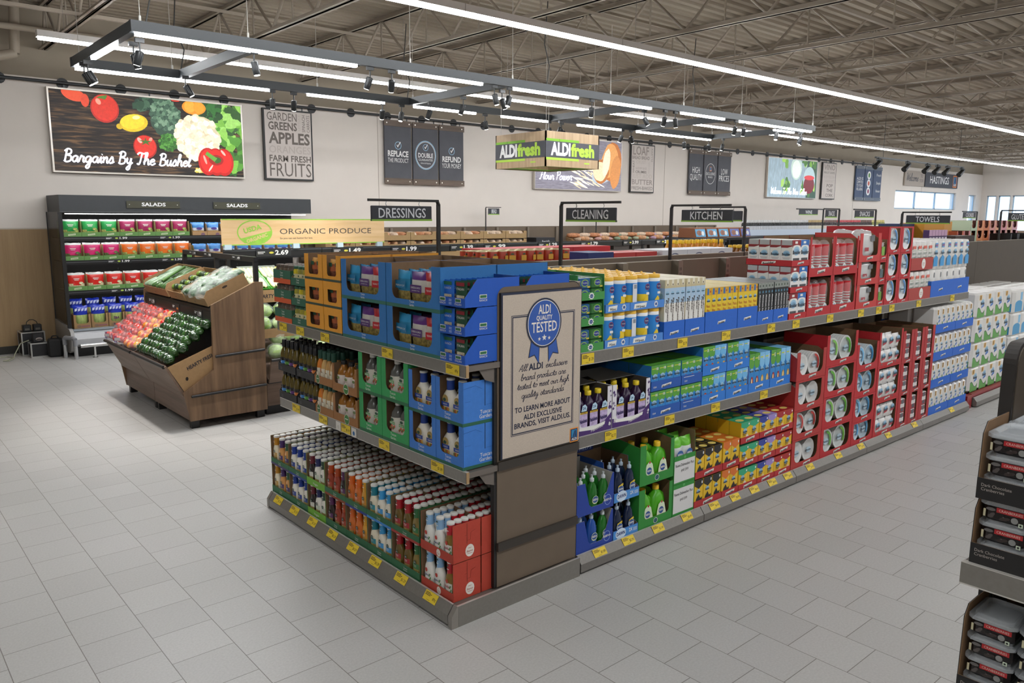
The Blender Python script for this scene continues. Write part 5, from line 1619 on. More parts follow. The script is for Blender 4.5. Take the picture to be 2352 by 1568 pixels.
# --- rolls of parchment paper
def pd(b, w, h):
    b.rect(-w / 2, h * .2, w / 2, h * .62, M('E4E2DC', .45), 1).rect(-w / 2, h * .6, w / 2, h * .86, M('A9C4DC', .45), 1)
    b.rect(-w / 2, h * .86, w / 2, h, M('C9BC96', .45), 1).rect(-w * .22, h * .9, w * .22, h, M('E8E2CE', .45), 2).ell(0, h * .92, w * .1, w * .14, M('5A4A30', .45), 3, 8)
    b.ell(0, h * .77, w * .3, w * .26, M('8FB7D2', .4), 2, 10).rect(-w * .3, h * .755, w * .3, h * .77, M('274055', .4), 3)
    for u, s in ((.1, 'Parchment'), (-.24, 'Paper')):
        b.txt(s, u * w, h * (.69 if u > 0 else .66), w * .24, M('3B2A1E', .5), 3, w=h * (.4 if u > 0 else .23), rot=-PI / 2, align='l', bold=.03)
    b.poly([(-w * .4, h * .02), (w * .3, h * .02), (w * .2, h * .12), (-w * .1, h * .15), (-w * .35, h * .1)], M('6B4A30', .5), 2)
def ps(b, d, h):
    b.rect(0, h * .6, d, h * .86, M('A9C4DC', .45), 1).ell(d / 2, h * .72, d * .25, d * .35, M('7FA9C8', .4), 2, 10)
PAR = carton('parchment_box', .053, .052, .385, 'D8CCA8', pd, 'D2C8A8', None, ps)
for ti, (x0, x1) in enumerate(((1.803, 2.025), (2.029, 2.252))):
    xs, w = span(x0 + .003, x1 - .003, 4)
    put(tray(x1 - x0, .6, .115, BLUT, script(0, .028, .09)), S.at((x0 + x1) / 2, .09, z1), 0, J(('left', 'right')[ti], 'blue tray of parchment paper boxes'), 'display case', 'blue kitchen roll trays')
    rowfill(PAR, xs, .0955, .0535, 11, z1 + .004, 'cream parchment paper box', J(('left', 'right')[ti], 'blue tray'), 'box', 'parchment paper boxes')
# --- plastic wrap
def wd(b, w, h):
    b.rect(-w / 2 + .002, h * .84, w / 2 - .002, h, M('D7A22C', .45), 1).rect(-w * .3, h * .85, w * .06, h * .99, M('3A6FA8', .45), 2).ell(w * .3, h * .92, w * .12, w * .12, M('B0402A', .45), 2, 8)
    globe(b, 0, h * .72, w * .26)
    b.txt('Plastic', 0, h * .56, h * .065, M('B03A22', .45), 2, w=w * .7).txt('Wrap', 0, h * .46, h * .065, M('B03A22', .45), 2, w=w * .55)
    b.poly([(-w * .48, h * .33), (w * .48, h * .38), (w * .48, h * .44), (-w * .48, h * .36)], M('A82A20', .45), 2).rect(-w * .3, h * .06, w * .3, h * .22, M('2C4E8A', .45), 2).ell(0, h * .14, w * .14, h * .05, M('D8D0B0', .45), 3, 10)
PLW = carton('plastic_wrap_box', .0625, .052, .305, 'E3C22E', wd, 'C9B04A')
def wd2(b, w, h):
    wd(b, w, h); b.rect(-w / 2, 0, w / 2, h * .3, M('C8A24E', .5, noise=.3, scale=60), 4)
PLW2 = carton('plastic_wrap_box', .0625, .052, .305, 'E3C22E', wd2, 'C9B04A')
for ti, (x0, x1, n, sp) in enumerate(((2.257, 2.649, 6, PLW), (2.653, 2.91, 4, PLW2))):
    xs, w = span(x0 + .003, x1 - .003, n)
    put(tray(x1 - x0, .6, .145, BLUT, script(.0, .055, .09)), S.at((x0 + x1) / 2, .09, z1), 0, J(('wide', 'narrow')[ti], 'blue tray of yellow plastic wrap boxes'), 'display case', 'blue kitchen roll trays')
    rowfill(sp, xs, .0955, .0535, 11, z1 + .004, 'yellow plastic wrap box', J(('wide', 'narrow')[ti], 'blue tray'), 'box', 'plastic wrap boxes')
# --- foil
def ad(b, w, h):
    b.rect(-w / 2, h * .86, w / 2, h, M('8E948E', .45), 1).ell(0, h * .93, w * .2, w * .24, M('3C4A3E', .45), 2, 10)
    b.ell(0, h * .78, w * .28, w * .24, M('4E7C96', .4), 2, 10)
    b.txt('Aluminum Foil', 0, h * .72, w * .34, M('E4E4E4', .5), 2, w=h * .44, rot=-PI / 2, align='l', bold=.03)
    b.ell(0, h * .05, w * .34, h * .12, M('B5B0A0', .45), 1, 12).rect(-w * .3, 0, w * .3, h * .08, M('B8904A', .45), 2)
FOI = carton('foil_box', .0405, .05, .305, '1C1D20', ad, '8A8E8C')
for ti, (x0, x1) in enumerate(((2.914, 3.133), (3.137, 3.348))):
    xs, w = span(x0 + .003, x1 - .003, 5)
    put(tray(x1 - x0, .56, .1, BLUT, script(.0, .03, .075)), S.at((x0 + x1) / 2, .09, z1), 0, J(('left', 'right')[ti], 'blue tray of black foil boxes'), 'display case', 'blue kitchen roll trays')
    rowfill(FOI, xs, .0955, .0515, 10, z1 + .004, 'black aluminum foil box', J(('left', 'right')[ti], 'blue tray'), 'box', 'foil boxes')

# --- boxed cutlery, three trays high
def cut(h2):
    def dr(b, w, h):
        b.rect(-w / 2, h * .72, w / 2, h, M(h2, .45), 1).ell(0, h * .74, w * .45, h * .07, PW, 2, 14)
        b.rect(-w * .2, h * .86, w * .1, h * .95, PW, 2)
        globe(b, 0, h * .58, w * .36, 3)
        b.rect(-w * .38, h * .06, w * .38, h * .3, M('4A4C50', .3), 2)
    def sd(b, d, h):
        b.rect(0, h * .7, d, h, M('8E2A2E', .45), 1).rect(d * .04, h * .8, d * .96, h, M('C4C6C8', .4), 2)
        for k in range(3):
            b.rect(d * .04, h * (.83 + .05 * k), d * .96, h * (.84 + .05 * k), M('7A7C80', .4), 3)
        b.poly([(0, h * .62), (d, h * .76), (d, h * .6), (0, h * .6)], PW, 3)
        globe(b, d * .5, h * .48, d * .3, 3)
        b.rect(d * .15, h * .3, d * .85, h * .32, M('A8AAB0', .5), 2).rect(d * .22, h * .26, d * .78, h * .28, M('A8AAB0', .5), 2)
    return carton('cutlery_box', .124, .095, .2, 'E4E3E1', dr, 'DEDEDC', None, sd)
CUT = [cut('8E1F26'), cut('2A6CB8')]
def cl(b, w):
    script(0, .016, .09, .016)(b, w)
for tier in range(3):
    tw = tier_word(tier, 3)
    z = z1 + tier * .2085
    def cside(b, d):
        script(d * .5, .016, .12, .018)(b, d)
    cs = case(.266, .405, .047, .046, REDT, 'lip', REDT, draw=cl, sidedraw=cside)
    put(cs, S.at(3.492, .088, z), 0, J(tw, 'red tray of white cutlery boxes'), 'display case', 'red cutlery trays')
    rowfill(CUT, [3.43, 3.556], .096, .097, 4, z + .004, 'white cutlery box', J(tw, 'red tray'), 'box', 'cutlery boxes', names=['red-topped', 'blue-topped'])

# --- red cups, foam cups, bowls and tall plate boxes
FILM = glass('clear_film', 'F4F4F4', .12, .16)
def cup_bag(rc, seed):
    b = MB()
    R, Wh = M(rc, .35), M('E2E0DE', .4)
    b.lathe([(.03, .0), (.034, .05)], Wh, 14)
    for k in range(10):
        z = .05 + .011 * k
        b.lathe([(.043, z), (.0445, z + .004), (.043, z + .008)], R if k % 2 == 0 and rc != 'E6E4E0' else Wh, 14, cap=False)
    b.lathe([(.042, .155), (.046, .245), (.047, .25)], R, 14)
    b.face((0, -.0455, 0), (1, 0, 0), (0, 0, 1)).ell(0, .05, .036, .036, PW, 2, 16)
    globe(b, 0, .055, .022, 3)
    f = MB().blob((0, 0, .14), (.052, .052, .15), FILM, 10, 8, .1, seed, 2.6)
    return spec('cup_sleeve', None, spec('cups', b.mesh('cups')), spec('plastic_bag', f.mesh('plastic_bag')))
CUPR = [cup_bag('C8202A', s) for s in (1, 2)]
for ti, (x0, x1) in enumerate(((3.632, 4.03), (4.034, 4.462))):
    for tier in range(2):
        tw = J(tier_word(tier, 2), ('left', 'right')[ti])
        z = z1 + tier * .3215
        cs = case(x1 - x0, .42, .3195, .07, REDT, 'window', KRAFTD, m=.025, r=.02, draw=script(0, .028, .12), sidepts=[(.002, 0), (.42, 0), (.42, .3), (.03, .3), (.02, .22), (.002, .18)])
        put(cs, S.at((x0 + x1) / 2, .09, z), 0, J(tw, 'red open case of bagged red cups'), 'display case', 'red cup cases')
        w = x1 - x0
        rowfill(CUPR, [(x0 + x1) / 2 + (i - 1) * (w - .03) / 3 for i in range(3)], .15, .11, 3 if tier else 1, z + .006, 'bagged sleeve of red cups', J(tw, 'red case'), 'cups', 'red cup sleeves')
CUPW = cup_bag('E6E4E0', 5)
BAGW = glass('white_film', 'EFEFEF', .2, .55)
def white_bag(w, h, d, seed):
    b = MB().blob((0, 0, h / 2), (w / 2, d / 2, h / 2), BAGW, 14, 10, .12, seed, 2.6)
    c = MB()
    for i in (-1, 0, 1):
        c.lathe([(.03, .01), (.037, .04), (.037, h * .6), (.03, h * .8)], M('E8E6E2', .5), 10, c=(i * w * .27, 0, 0))
    c.face((0, -d * .5, 0), (1, 0, 0), (0, 0, 1)).rect(w * .05, h * .62, w * .3, h * .82, M('6A6C70', .4), 3).rect(-w * .3, h * .3, -w * .05, h * .42, M('A84048', .4), 3)
    return spec('foam_cup_bag', None, spec('cups', c.mesh('cups')), spec('plastic_bag', b.mesh('plastic_bag')))
FCB = white_bag(.3, .2, .16, 3)
FCB2 = white_bag(.3, .27, .16, 8)
def bowlpack(h1, seed):
    b = MB()
    for k in range(9):
        b.lathe([(.03, 0), (.052, .006), (.062, .02)], M('DFE0DE', .5), 14, c=(0, 0, k * .017))
    T = Matrix.Translation((0, .075, .0)) @ Matrix.Rotation(0, 4, 'X')
    b.face((0, -.06, 0), (1, 0, 0), (0, 0, 1)).rect(-.03, .04, .03, .12, M(h1, .4), 1)
    return spec('bowl_stack', b.mesh('bowl_stack'))
BWL = [bowlpack('6E9A3E', 1), bowlpack('5A6A70', 2), bowlpack('7FAE4A', 3)]
FZS = (.0, .2085, .4105)
for tier in range(3):
    tw = tier_word(tier, 3)
    z = z1 + FZS[tier]
    hh = (.2065, .2, .25)[tier]
    cs = case(.408, .42, hh, .055, M('C23A38', .55), 'window', KRAFTD, m=.055, r=.03, draw=script(0, .022, .11), sidepts=[(.002, 0), (.42, 0), (.42, hh), (.09, hh), (.002, hh * .75)])
    put(cs, S.at(4.684, .09, z), 0, J(tw, 'red case of bagged white foam cups'), 'display case', 'red foam cup cases')
    rowfill(FCB if tier < 2 else FCB2, [4.684], .18, .17, 1 if tier < 2 else 2, z + .012, 'bag of white foam cups', J(tw, 'red case'), 'bag', 'foam cup bags')
    cs = case(.136, .42, hh if tier < 2 else .19, .045, REDT, 'window', KRAFTD, m=.012, r=.03, draw=script(0, .018, .07), top=.012 if tier < 2 else 0)
    put(cs, S.at(4.958, .09, z), 0, J(tw, 'narrow red case of white bowls'), 'display case', 'narrow red bowl cases')
    put(BWL[tier], S.at(4.958, .09 + .068, z + .006), 0, J('stack of white bowls in the', tw, 'narrow red case'), 'bowls', 'bowl stacks')
PZS = (.0, .2365, .4745)
def plate_face(rim, centre, swirl, r, ry=None, n=8):
    """a packed stack of round plates seen face-on"""
    ry = ry or r
    b = MB()
    Wm, Gm = M(rim, .4), M('D5D6D4', .5)
    vs = []
    b.T = Matrix.Translation((0, 0, ry)) @ Matrix.Rotation(PI / 2, 4, 'X')
    for k in range(n):
        b.lathe([(r * .99, -.012 * k - .011), (r, -.012 * k - .006), (r * .99, -.012 * k)], Wm if k % 2 else Gm, 20, sy=ry / r, cap=(k == n - 1))
    b.lathe([(r * .99, 0), (r * .8, -.006), (r * .7, -.012), (.001, -.013)], lambda q, a, z: Wm if q < 1 else M(centre, .35), 20, sy=ry / r, cap=False)
    b.T = None
    b.face((0, -.002 + .0, ry), (1, 0, 0), (0, 0, 1))
    if swirl:
        P = []
        for i in range(9):
            a = -.6 + i * .28
            P.append((r * .84 * math.cos(a), ry * .84 * math.sin(a)))
        for i in range(9):
            a = -.6 + (8 - i) * .28
            P.append((r * .45 * math.cos(a) + r * .12, ry * .62 * math.sin(a) + .0))
        b.poly(P, M(swirl, .4), 2)
    b.ell(0, 0, r * .4, ry * .26, M('AFC6D4', .4), 3, 14).txt('Boulder', 0, -ry * .08, ry * .16, M('2B3A48', .4), 4, w=r * .8, bold=.02)
    return b
TPB = spec('plate_pack', plate_face('E2E3E2', 'D5DADC', '3F86C4', .085, .105).mesh('plate_pack'))
for ti, (x0, x1) in enumerate(((5.03, 5.3), (5.304, 5.56))):
    for tier in range(3):
        tw = J(tier_word(tier, 3), ('left', 'right')[ti])
        z = z1 + PZS[tier]
        w = x1 - x0
        cs = case(w, .6 if tier == 2 else .4, (.235, .2365, .24)[tier], .03, REDT, 'window', KRAFTD, m=.035, r=.05, top=.012, draw=script(.02, .009, .07, .012))
        put(cs, S.at((x0 + x1) / 2, .088, z), 0, J(tw, 'tall red case of white plates'), 'display case', 'tall red plate cases')
        put(TPB, S.at((x0 + x1) / 2, .1, z + .02), 0, J('white and blue plate pack in the', tw, 'tall red case'), 'plates', 'plate packs on the top shelf')

# --- paper towel rolls
WRAP = M('DEDCD8', .35)
def roll(name, r, h, draw, n=18, wrap=WRAP):
    b = MB().lathe([(r * .9, 0), (r, .008), (r, h - .01), (r * .9, h), (r * .3, h - .006)], wrap, n)
    b.face((0, -r, 0), (1, 0, 0), (0, 0, 1))
    draw(b, r, h)
    return spec(name, b.mesh(name))
def pt1(b, r, h):
    b.ell(-.022, h * .8, .016, .018, M('E0604A', .4), 3, 12).ell(.016, h * .8, .016, .018, M('E0604A', .4), 3, 12).txt('paper', 0, h * .55, .026, M('2F5A48', .4), 3, w=.09).txt('towel', 0, h * .4, .026, M('2F5A48', .4), 3, w=.09).rect(-.04, h * .68, .04, h * .69, M('6F9A4A', .4), 3)
PT1 = roll('paper_towel_roll', .062, .272, pt1)
rust = M('A83E38', .55, noise=.03, scale=40)
def oval(b, w):
    b.ell(.03, .06, .045, .05, PW, 1, 18).txt('Simply', .03, .062, .012, M('A83E38', .5), 2, w=.05).txt('Paper', .03, .044, .012, M('A83E38', .5), 2, w=.045)
for tier in range(2):
    tw = tier_word(tier, 2)
    z = z1 + tier * .2905
    put(tray(.516, .5, .119, rust, oval), S.at(5.828, .09, z), 0, J(tw, 'rust red tray of paper towel rolls'), 'display case', 'rust paper towel trays')
    rowfill(PT1, span(5.576, 6.08, 4)[0], .09 + .07, .126, 3 if tier else 1, z + .004, 'white paper towel roll', J(tw, 'rust tray'), 'paper towels', 'paper towel rolls')
def pt2(b, r, h):
    b.poly([(-.05, h * .12), (.05, h * .12), (.05, h * .42), (0, h * .5), (-.05, h * .38)], M('3F97D2', .4), 2).rect(-.03, h * .76, .03, h * .92, M('5FB0E0', .4), 2).txt('6=8', 0, h * .79, .03, M('A8266A', .4), 3, w=.05, bold=.03)
    globe(b, 0, h * .6, .034, 3)
PT2 = roll('paper_towel_pack', .082, .295, pt2)
def pt3(b, r, h):
    globe(b, 0, h * .5, .03, 2); b.rect(-.012, h * .72, .012, h * .9, M('8A8C90', .4), 2)
PT3 = roll('paper_towel_pack', .082, .27, pt3)
def bl2(b, w):
    script(-w * .25, .06, .1)(b, w); script(w * .25, .06, .1)(b, w)
put(tray(1.02, .7, .163, BLUT, bl2), S.at(6.6, .09, z1), 0, 'wide blue tray of white paper towel packs, right end of the top shelf', 'display case')
xs = span(6.098, 7.1, 6)[0]
rowfill(PT3, xs, .185, .166, 3, z1 + .004, 'white paper towel pack', 'wide blue tray, lower layer', 'paper towels', 'paper towel packs')
rowfill(PT2, xs, .185, .166, 4, z1 + .276, 'blue-printed paper towel pack', 'wide blue tray, upper layer', 'paper towels', 'paper towel packs')
rowfill(PT3, xs, .185 + .166 * 3, .166, 1, z1 + .004, 'white paper towel pack', 'wide blue tray, lower layer', 'paper towels', 'paper towel packs', n0=3)

# ----------------------------------------------------------------- middle shelf
z2 = ZC2 + .0065
def fab(b):
    b.face((0, -.053, 0), (1, 0, 0), (0, 0, 1))
    b.rect(-.034, .012, .034, .1, M('B9A6CC', .4, noise=.25, scale=40), 1).rect(-.034, .098, .034, .11, M('D6B23A', .4), 2).txt('40% MORE', 0, .1, .008, M('5A3A1A', .4), 3, w=.05)
    b.txt('Fabuloso', 0, .045, .022, M('2A1E5A', .4), 3, w=.064, bold=.04, rot=.08)
    b.poly([(-.02, .115), (.026, .115), (.03, .14), (.012, .158), (-.01, .15)], M('B7D2E4', .4), 2).txt('24', .004, .126, .016, M('2A4A7A', .4), 3, w=.024, bold=.02)
FAB = lathe_bottle('cleaner_bottle', [((.042, .038), 0), ((.048, .045), .01), ((.049, .046), .1), ((.045, .042), .125), ((.047, .043), .15), ((.038, .036), .19), ((.018, .018), .222), ((.016, .016), .23)], '2A1436', [([(.0195, .226), (.021, .229), (.0205, .252), (.018, .254)], 'E8C928')], decal=None, n=18)
_b = MB(); _b.T = Matrix.Translation((0, 0, .03)); fab(_b)
FAB = spec('cleaner_bottle', None, FAB[2][0], FAB[2][1], spec('label', _b.mesh('label')))
wht, pur = M('DCD9E0', .5, noise=.02, scale=40), M('46246A', .5)
def fcase(b, w):
    b.poly([(-w / 2, 0), (w / 2, 0), (w / 2, .11), (w * .3, .062), (0, .045), (-w * .3, .042), (-w / 2, .06)], pur, 1)
    b.poly([(-w * .42, .032), (0, .022), (w * .3, .04), (w * .32, .06), (0, .045), (-w * .42, .05)], PW, 2)
    b.txt('Fabuloso', .03, .02, .02, PW, 3, w=.11, shear=.2, rot=.2)
    rn = random.Random(int(w * 1e4))
    for i in range(26):
        u, v = rn.choice((-1, 1)) * (w * .43 + rn.random() * w * .05), .03 + rn.random() * .22
        s = .004 + rn.random() * .004
        c = PW if v < .075 else pur
        for q in range(4):
            b.ell(u + s * .8 * math.cos(q * 1.57), v + s * .8 * math.sin(q * 1.57), s * .6, s * .6, c, 3, 6)
for ci, (x0, x1) in enumerate(((.992, 1.312), (1.318, 1.682))):
    side = ('left', 'right')[ci]
    w = x1 - x0
    cs = case(w, .42, .275, .05, wht, 'window', M('4A423C', .8), m=.038, r=.03, draw=fcase, sidepts=[(.002, 0), (.42, 0), (.42, .275), (.002, .275)])
    put(cs, S.at((x0 + x1) / 2, .09, z2), 0, J('white and purple flower-print case of purple cleaner,', side), 'display case', 'flower-print cleaner cases')
    for s in (0, 1):
        b = MB()
        zz0 = .0
        b.add([(-w / 2 + .004, 0, 0), (w / 2 - .004, 0, 0), (w / 2 - .03, .12, .014), (-w / 2 + .03, .12, .014)], [(0, 1, 2, 3), (3, 2, 1, 0)], M('9A9690', .6))
        put(spec('carton_flap', b.mesh('carton_flap')), S.at((x0 + x1) / 2, .215 + s * .16, z2 + .276), 0, J('grey folded carton flap over the', side, 'cleaner case,', ('front', 'rear')[s]), 'carton flap', 'carton flaps')
    rowfill(FAB, [(x0 + x1) / 2 + (i - 1) * (w - .05) / 3 for i in range(3)], .145, .1, 3, z2 + .004, 'purple cleaner bottle', J(side, 'flower-print case'), 'bottle', 'purple cleaner bottles')
# sandwich bag boxes
def bagbox(name, w, d, h, top, pic, word='100'):
    def dr(b, W, H):
        b.rect(-W / 2, H * .72, W / 2, H, M(top, .45), 1).ell(0, H * .72, W * .5, H * .12, M(top, .45), 1, 14).rect(-W * .4, H * .86, W * .15, H * .89, M('C9CF3A', .45), 2)
        b.txt(word, W * .3, H * .82, H * .1, PW, 2, w=W * .3, bold=.02)
        globe(b, 0, H * .56, W * .3, 3)
        b.ell(W * .12, H * .24, W * .26, H * .16, M(pic, .5, noise=.3, scale=60), 3, 12).ell(W * .05, H * .25, W * .12, H * .1, M('E2D49A', .5), 4, 10)
    return carton(name, w, d, h, '2F86CC', dr, top, '2C78BE')
SB1 = bagbox('sandwich_bag_box', .076, .19, .165, '58A03A', 'B0502A')
SB2 = bagbox('sandwich_bag_box', .076, .19, .165, '58A03A', '4A86C0')
def num(b, w):
    script(0, .02, .1, .017)(b, w); b.txt('1564', -w * .38, .02, .012, PW, 2, w=.032)
BLUD = M('1E55A8', .55, noise=.03, scale=40)
for ci, (x0, x1, n, sp) in enumerate(((1.692, 2.012, 4, SB2), (2.016, 2.25, 3, SB1))):
    side = ('left', 'right')[ci]
    for tier in range(2):
        z = z2 + tier * .177
        tw = J(tier_word(tier, 2), side)
        w = x1 - x0
        put(tray(w, .4, .065, BLUD, num if ci == 0 else (lambda b, w: b.txt('1564', -w * .3, .018, .012, PW, 2, w=.03).rect(-w * .4, .05, w * .1, .053, PW, 2))), S.at((x0 + x1) / 2, .09, z), 0, J(tw, 'dark blue tray of sandwich bag boxes'), 'display case', 'dark blue sandwich bag trays')
        rowfill(sp, span(x0 + .003, x1 - .003, n)[0], .0955, .195, 3 if tier else 1, z + .004, 'green-topped sandwich bag box', J(tw, 'dark blue tray'), 'box', 'sandwich bag boxes')
GB2 = [bagbox('freezer_bag_box', .068, .19, .198, '58A03A', 'B8402A', '20'), bagbox('freezer_bag_box', .068, .19, .198, '58A03A', 'B8402A', '20'), bagbox('freezer_bag_box', .068, .19, .198, '6FB7E6', 'D8A03A', '20'), bagbox('freezer_bag_box', .068, .19, .198, '6FB7E6', 'D8A03A', '20')]
BLUM = M('2A78D0', .55, noise=.03, scale=40)
for ci, (x0, x1) in enumerate(((2.254, 2.545), (2.549, 2.84))):
    side = ('left', 'right')[ci]
    for tier in range(2):
        z = z2 + tier * .2075
        tw = J(tier_word(tier, 2), side)
        put(case(x1 - x0, .4, .2, .07, BLUM, 'lip', KRAFTD, draw=script(0, .024, .1), sidepts=[(.002, 0), (.4, 0), (.4, .2), (.006, .2), (.002, .07)]), S.at((x0 + x1) / 2, .09, z), 0, J(tw, 'mid blue tray of freezer bag boxes'), 'display case', 'mid blue freezer bag trays')
        rowfill(GB2, span(x0 + .006, x1 - .006, 4)[0], .0955, .193, 2 if tier else 1, z + .004, 'freezer bag box', J(tw, 'mid blue tray'), 'box', 'freezer bag boxes', names=['green-topped', 'green-topped', 'pale blue-topped', 'pale blue-topped'])
GB3 = [bagbox('storage_bag_box', .068, .19, .29, '58A03A', 'A8202A', '15'), bagbox('storage_bag_box', .068, .19, .29, '58A03A', 'A8202A', '15'), bagbox('storage_bag_box', .068, .19, .29, '7FC0EA', 'D8A03A', '15'), bagbox('storage_bag_box', .068, .19, .29, '7FC0EA', 'D8A03A', '15')]
for ci, (x0, x1) in enumerate(((2.844, 3.138), (3.142, 3.444))):
    side = ('left', 'right')[ci]
    put(case(x1 - x0, .4, .3, .07, BLUM, 'lip', KRAFTD, draw=script(0, .024, .1), sidepts=[(.002, 0), (.4, 0), (.4, .27), (.006, .27), (.002, .07)]), S.at((x0 + x1) / 2, .09, z2), 0, J('tall mid blue tray of storage bag boxes,', side, 'of the pair'), 'display case', 'tall storage bag trays')
    rowfill(GB3, span(x0 + .006, x1 - .006, 4)[0], .0955, .193, 2, z2 + .004, 'tall storage bag box', J(side, 'tall blue tray'), 'box', 'storage bag boxes', names=['green-topped', 'green-topped', 'pale blue-topped', 'pale blue-topped'])

# ----------------------------------------------------------------- base shelf
z0 = .1055
def soap(body, lab, cap, labname):
    B, L = M(body, .12), M(lab, .35)
    def fn(r, a, z):
        return B
    b = MB().lathe([((.04, .026), 0), ((.046, .03), .008), ((.046, .03), .055), ((.04, .028), .09), ((.042, .028), .12), ((.03, .023), .16), ((.012, .012), .185), ((.011, .011), .19)], fn, 16)
    b.face((0, -.0312, 0), (1, 0, 0), (0, 0, 1))
    b.ell(0, .075, .028, .026, M(lab, .35), 2, 16).ell(0, .077, .025, .021, M('2A4E8F', .35), 3, 16).txt(labname, 0, .071, .012, PW, 4, w=.042, bold=.03)
    b.rect(-.012, .02, .012, .032, M('D8D8D0', .4), 2)
    if lab != 'D6E2B0':
        b.poly([(-.024, .088), (.024, .1), (.022, .114), (-.022, .1)], M('E0C23A', .4), 2).rect(-.028, .01, .028, .022, M('6FAEE0', .4), 2)
    c = MB().lathe([(.0135, .186), (.014, .19), (.014, .205), (.007, .208), (.006, .219), (.0075, .221), (.0075, .227)], M(cap, .4), 12)
    return spec('dish_soap_bottle', None, spec('body', b.mesh('body')), spec('pump_cap', c.mesh('pump_cap')))
SOG, SOB, SOD = soap('1F6A22', 'D6E2B0', 'C6CDD0', 'REEVA'), soap('1E4FA0', 'D6E2B0', 'B8C8D8', 'REEVA'), soap('16233F', 'CFE0EE', 'AEBFD0', 'DAWN')
rvb = M('20409A', .55, noise=.03, scale=40)
def rvd(b, w):
    b.ring(w * .34, .055, .03, .034, .003, M('9FB4DE', .5), 1, 20).txt('REEVA', w * .34, .05, .013, PW, 2, w=.07, bold=.02)
def slant(w, d, h, lip, m, mat, inner, draw):
    """case front whose opening narrows towards the bottom"""
    k = .0022
    b = MB()
    P = [(-w / 2, 0), (w / 2, 0), (w / 2, h), (w / 2 - .012, h), (w * .25, lip + .02), (w * .2, lip), (-w * .1, lip), (-w * .17, lip + .02), (-w * .29, h * .92), (-w / 2, h * .92)]
    b.prism(P, 'y', 0, k, mat).prism(P, 'y', k, 2 * k, inner)
    for s in (-1, 1):
        x0, x1 = sorted((s * w / 2, s * (w / 2 - k)))
        b.box((x0, k, 0), (x1, d, h), mat)
        x0, x1 = sorted((s * (w / 2 - k), s * (w / 2 - 2 * k)))
        b.box((x0, k, .003), (x1, d, h), inner)
    b.box((-w / 2, d - k, 0), (w / 2, d, h * 1.15), mat).box((-w / 2 + k, d - 2 * k, 0), (w / 2 - k, d - k, h * 1.15), inner).box((-w / 2 + k, k, 0), (w / 2 - k, d, .003), inner)
    b.face((0, 0, 0), (1, 0, 0), (0, 0, 1))
    draw(b, w)
    return spec('display_case', b.mesh('display_case'))
cs = slant(.33, .3, .222, .04, .05, rvb, M('B8B4AC', .6), rvd)
for tier in range(2):
    tw = tier_word(tier, 2)
    z = z0 + tier * .2395
    put(cs, S.at(1.141, .05, z), 0, J(tw, 'royal blue case of green dish soap with sloped opening'), 'display case', 'royal blue dish soap cases')
    for j in range(3 if tier else 2):
        for i in range(3):
            sp = SOB if (tier == 0 and i < 2) else SOG
            put(sp, S.at(1.141 + (i - 1) * .102, .085 + .075 * j, z + .004), 0, J('blue' if sp is SOB else 'green', 'dish soap bottle,', col_word(i, 3) + ',', row_word(j) + ',', tw, 'royal blue case'), 'bottle', 'dish soap bottles')
dwb = M('2456A8', .5, noise=.03, scale=40)
def dwd(b, w):
    b.rect(-w / 2, 0, w / 2, .06, M('4A8FD6', .5), 1).ell(-w * .2, .034, .05, .036, M('CFE0F2', .5), 2, 18).txt('DAWN', -w * .2, .024, .022, M('1C2E6E', .5), 3, w=.08, bold=.03).txt('2X', w * .2, .026, .022, PW, 3, w=.034, bold=.02)
    for v in (.04, .032, .024):
        b.rect(w * .3, v, w * .46, v + .003, PW, 3)
cs = case(.243, .34, .25, .062, dwb, 'lip', KRAFTD, draw=dwd, sidepts=[(.002, 0), (.34, 0), (.34, .245), (.1, .245), (.08, .1), (.002, .062)])
for tier in range(2):
    tw = tier_word(tier, 2)
    z = z0 + tier * .2515
    put(cs, S.at(1.433, .05, z), 0, J(tw, 'blue case of dark blue dish soap with round white badge'), 'display case', 'blue badge dish soap cases')
    rowfill(SOD, span(1.32, 1.546, 2)[0], .085, .07, 3, z + .004, 'dark blue dish soap bottle', J(tw, 'badge case'), 'bottle', 'dark blue dish soap bottles')
b = MB().box((-.15, 0, 0), (.15, .3, .004), M('2E6AC0', .5)).box((-.15, -.002, -.055), (.15, 0, .004), M('1B2A66', .5)).face((0, -.002, -.055), (1, 0, 0), (0, 0, 1)).txt('DAWN HELPS', 0, .012, .022, M('9FB2DA', .5), 2, w=.26).rect(-.15, .045, .15, .055, M('AEB8C8', .5), 1)
b.face((0, 0, .004), (1, 0, 0), (0, 1, 0)).ell(.05, .06, .05, .03, M('6A9AD8', .5), 1, 14)
put(spec('display_case', b.mesh('display_case')), S.at(1.29, .36, .672), 0, 'blue lid of the dish soap display reading DAWN HELPS', 'display case')
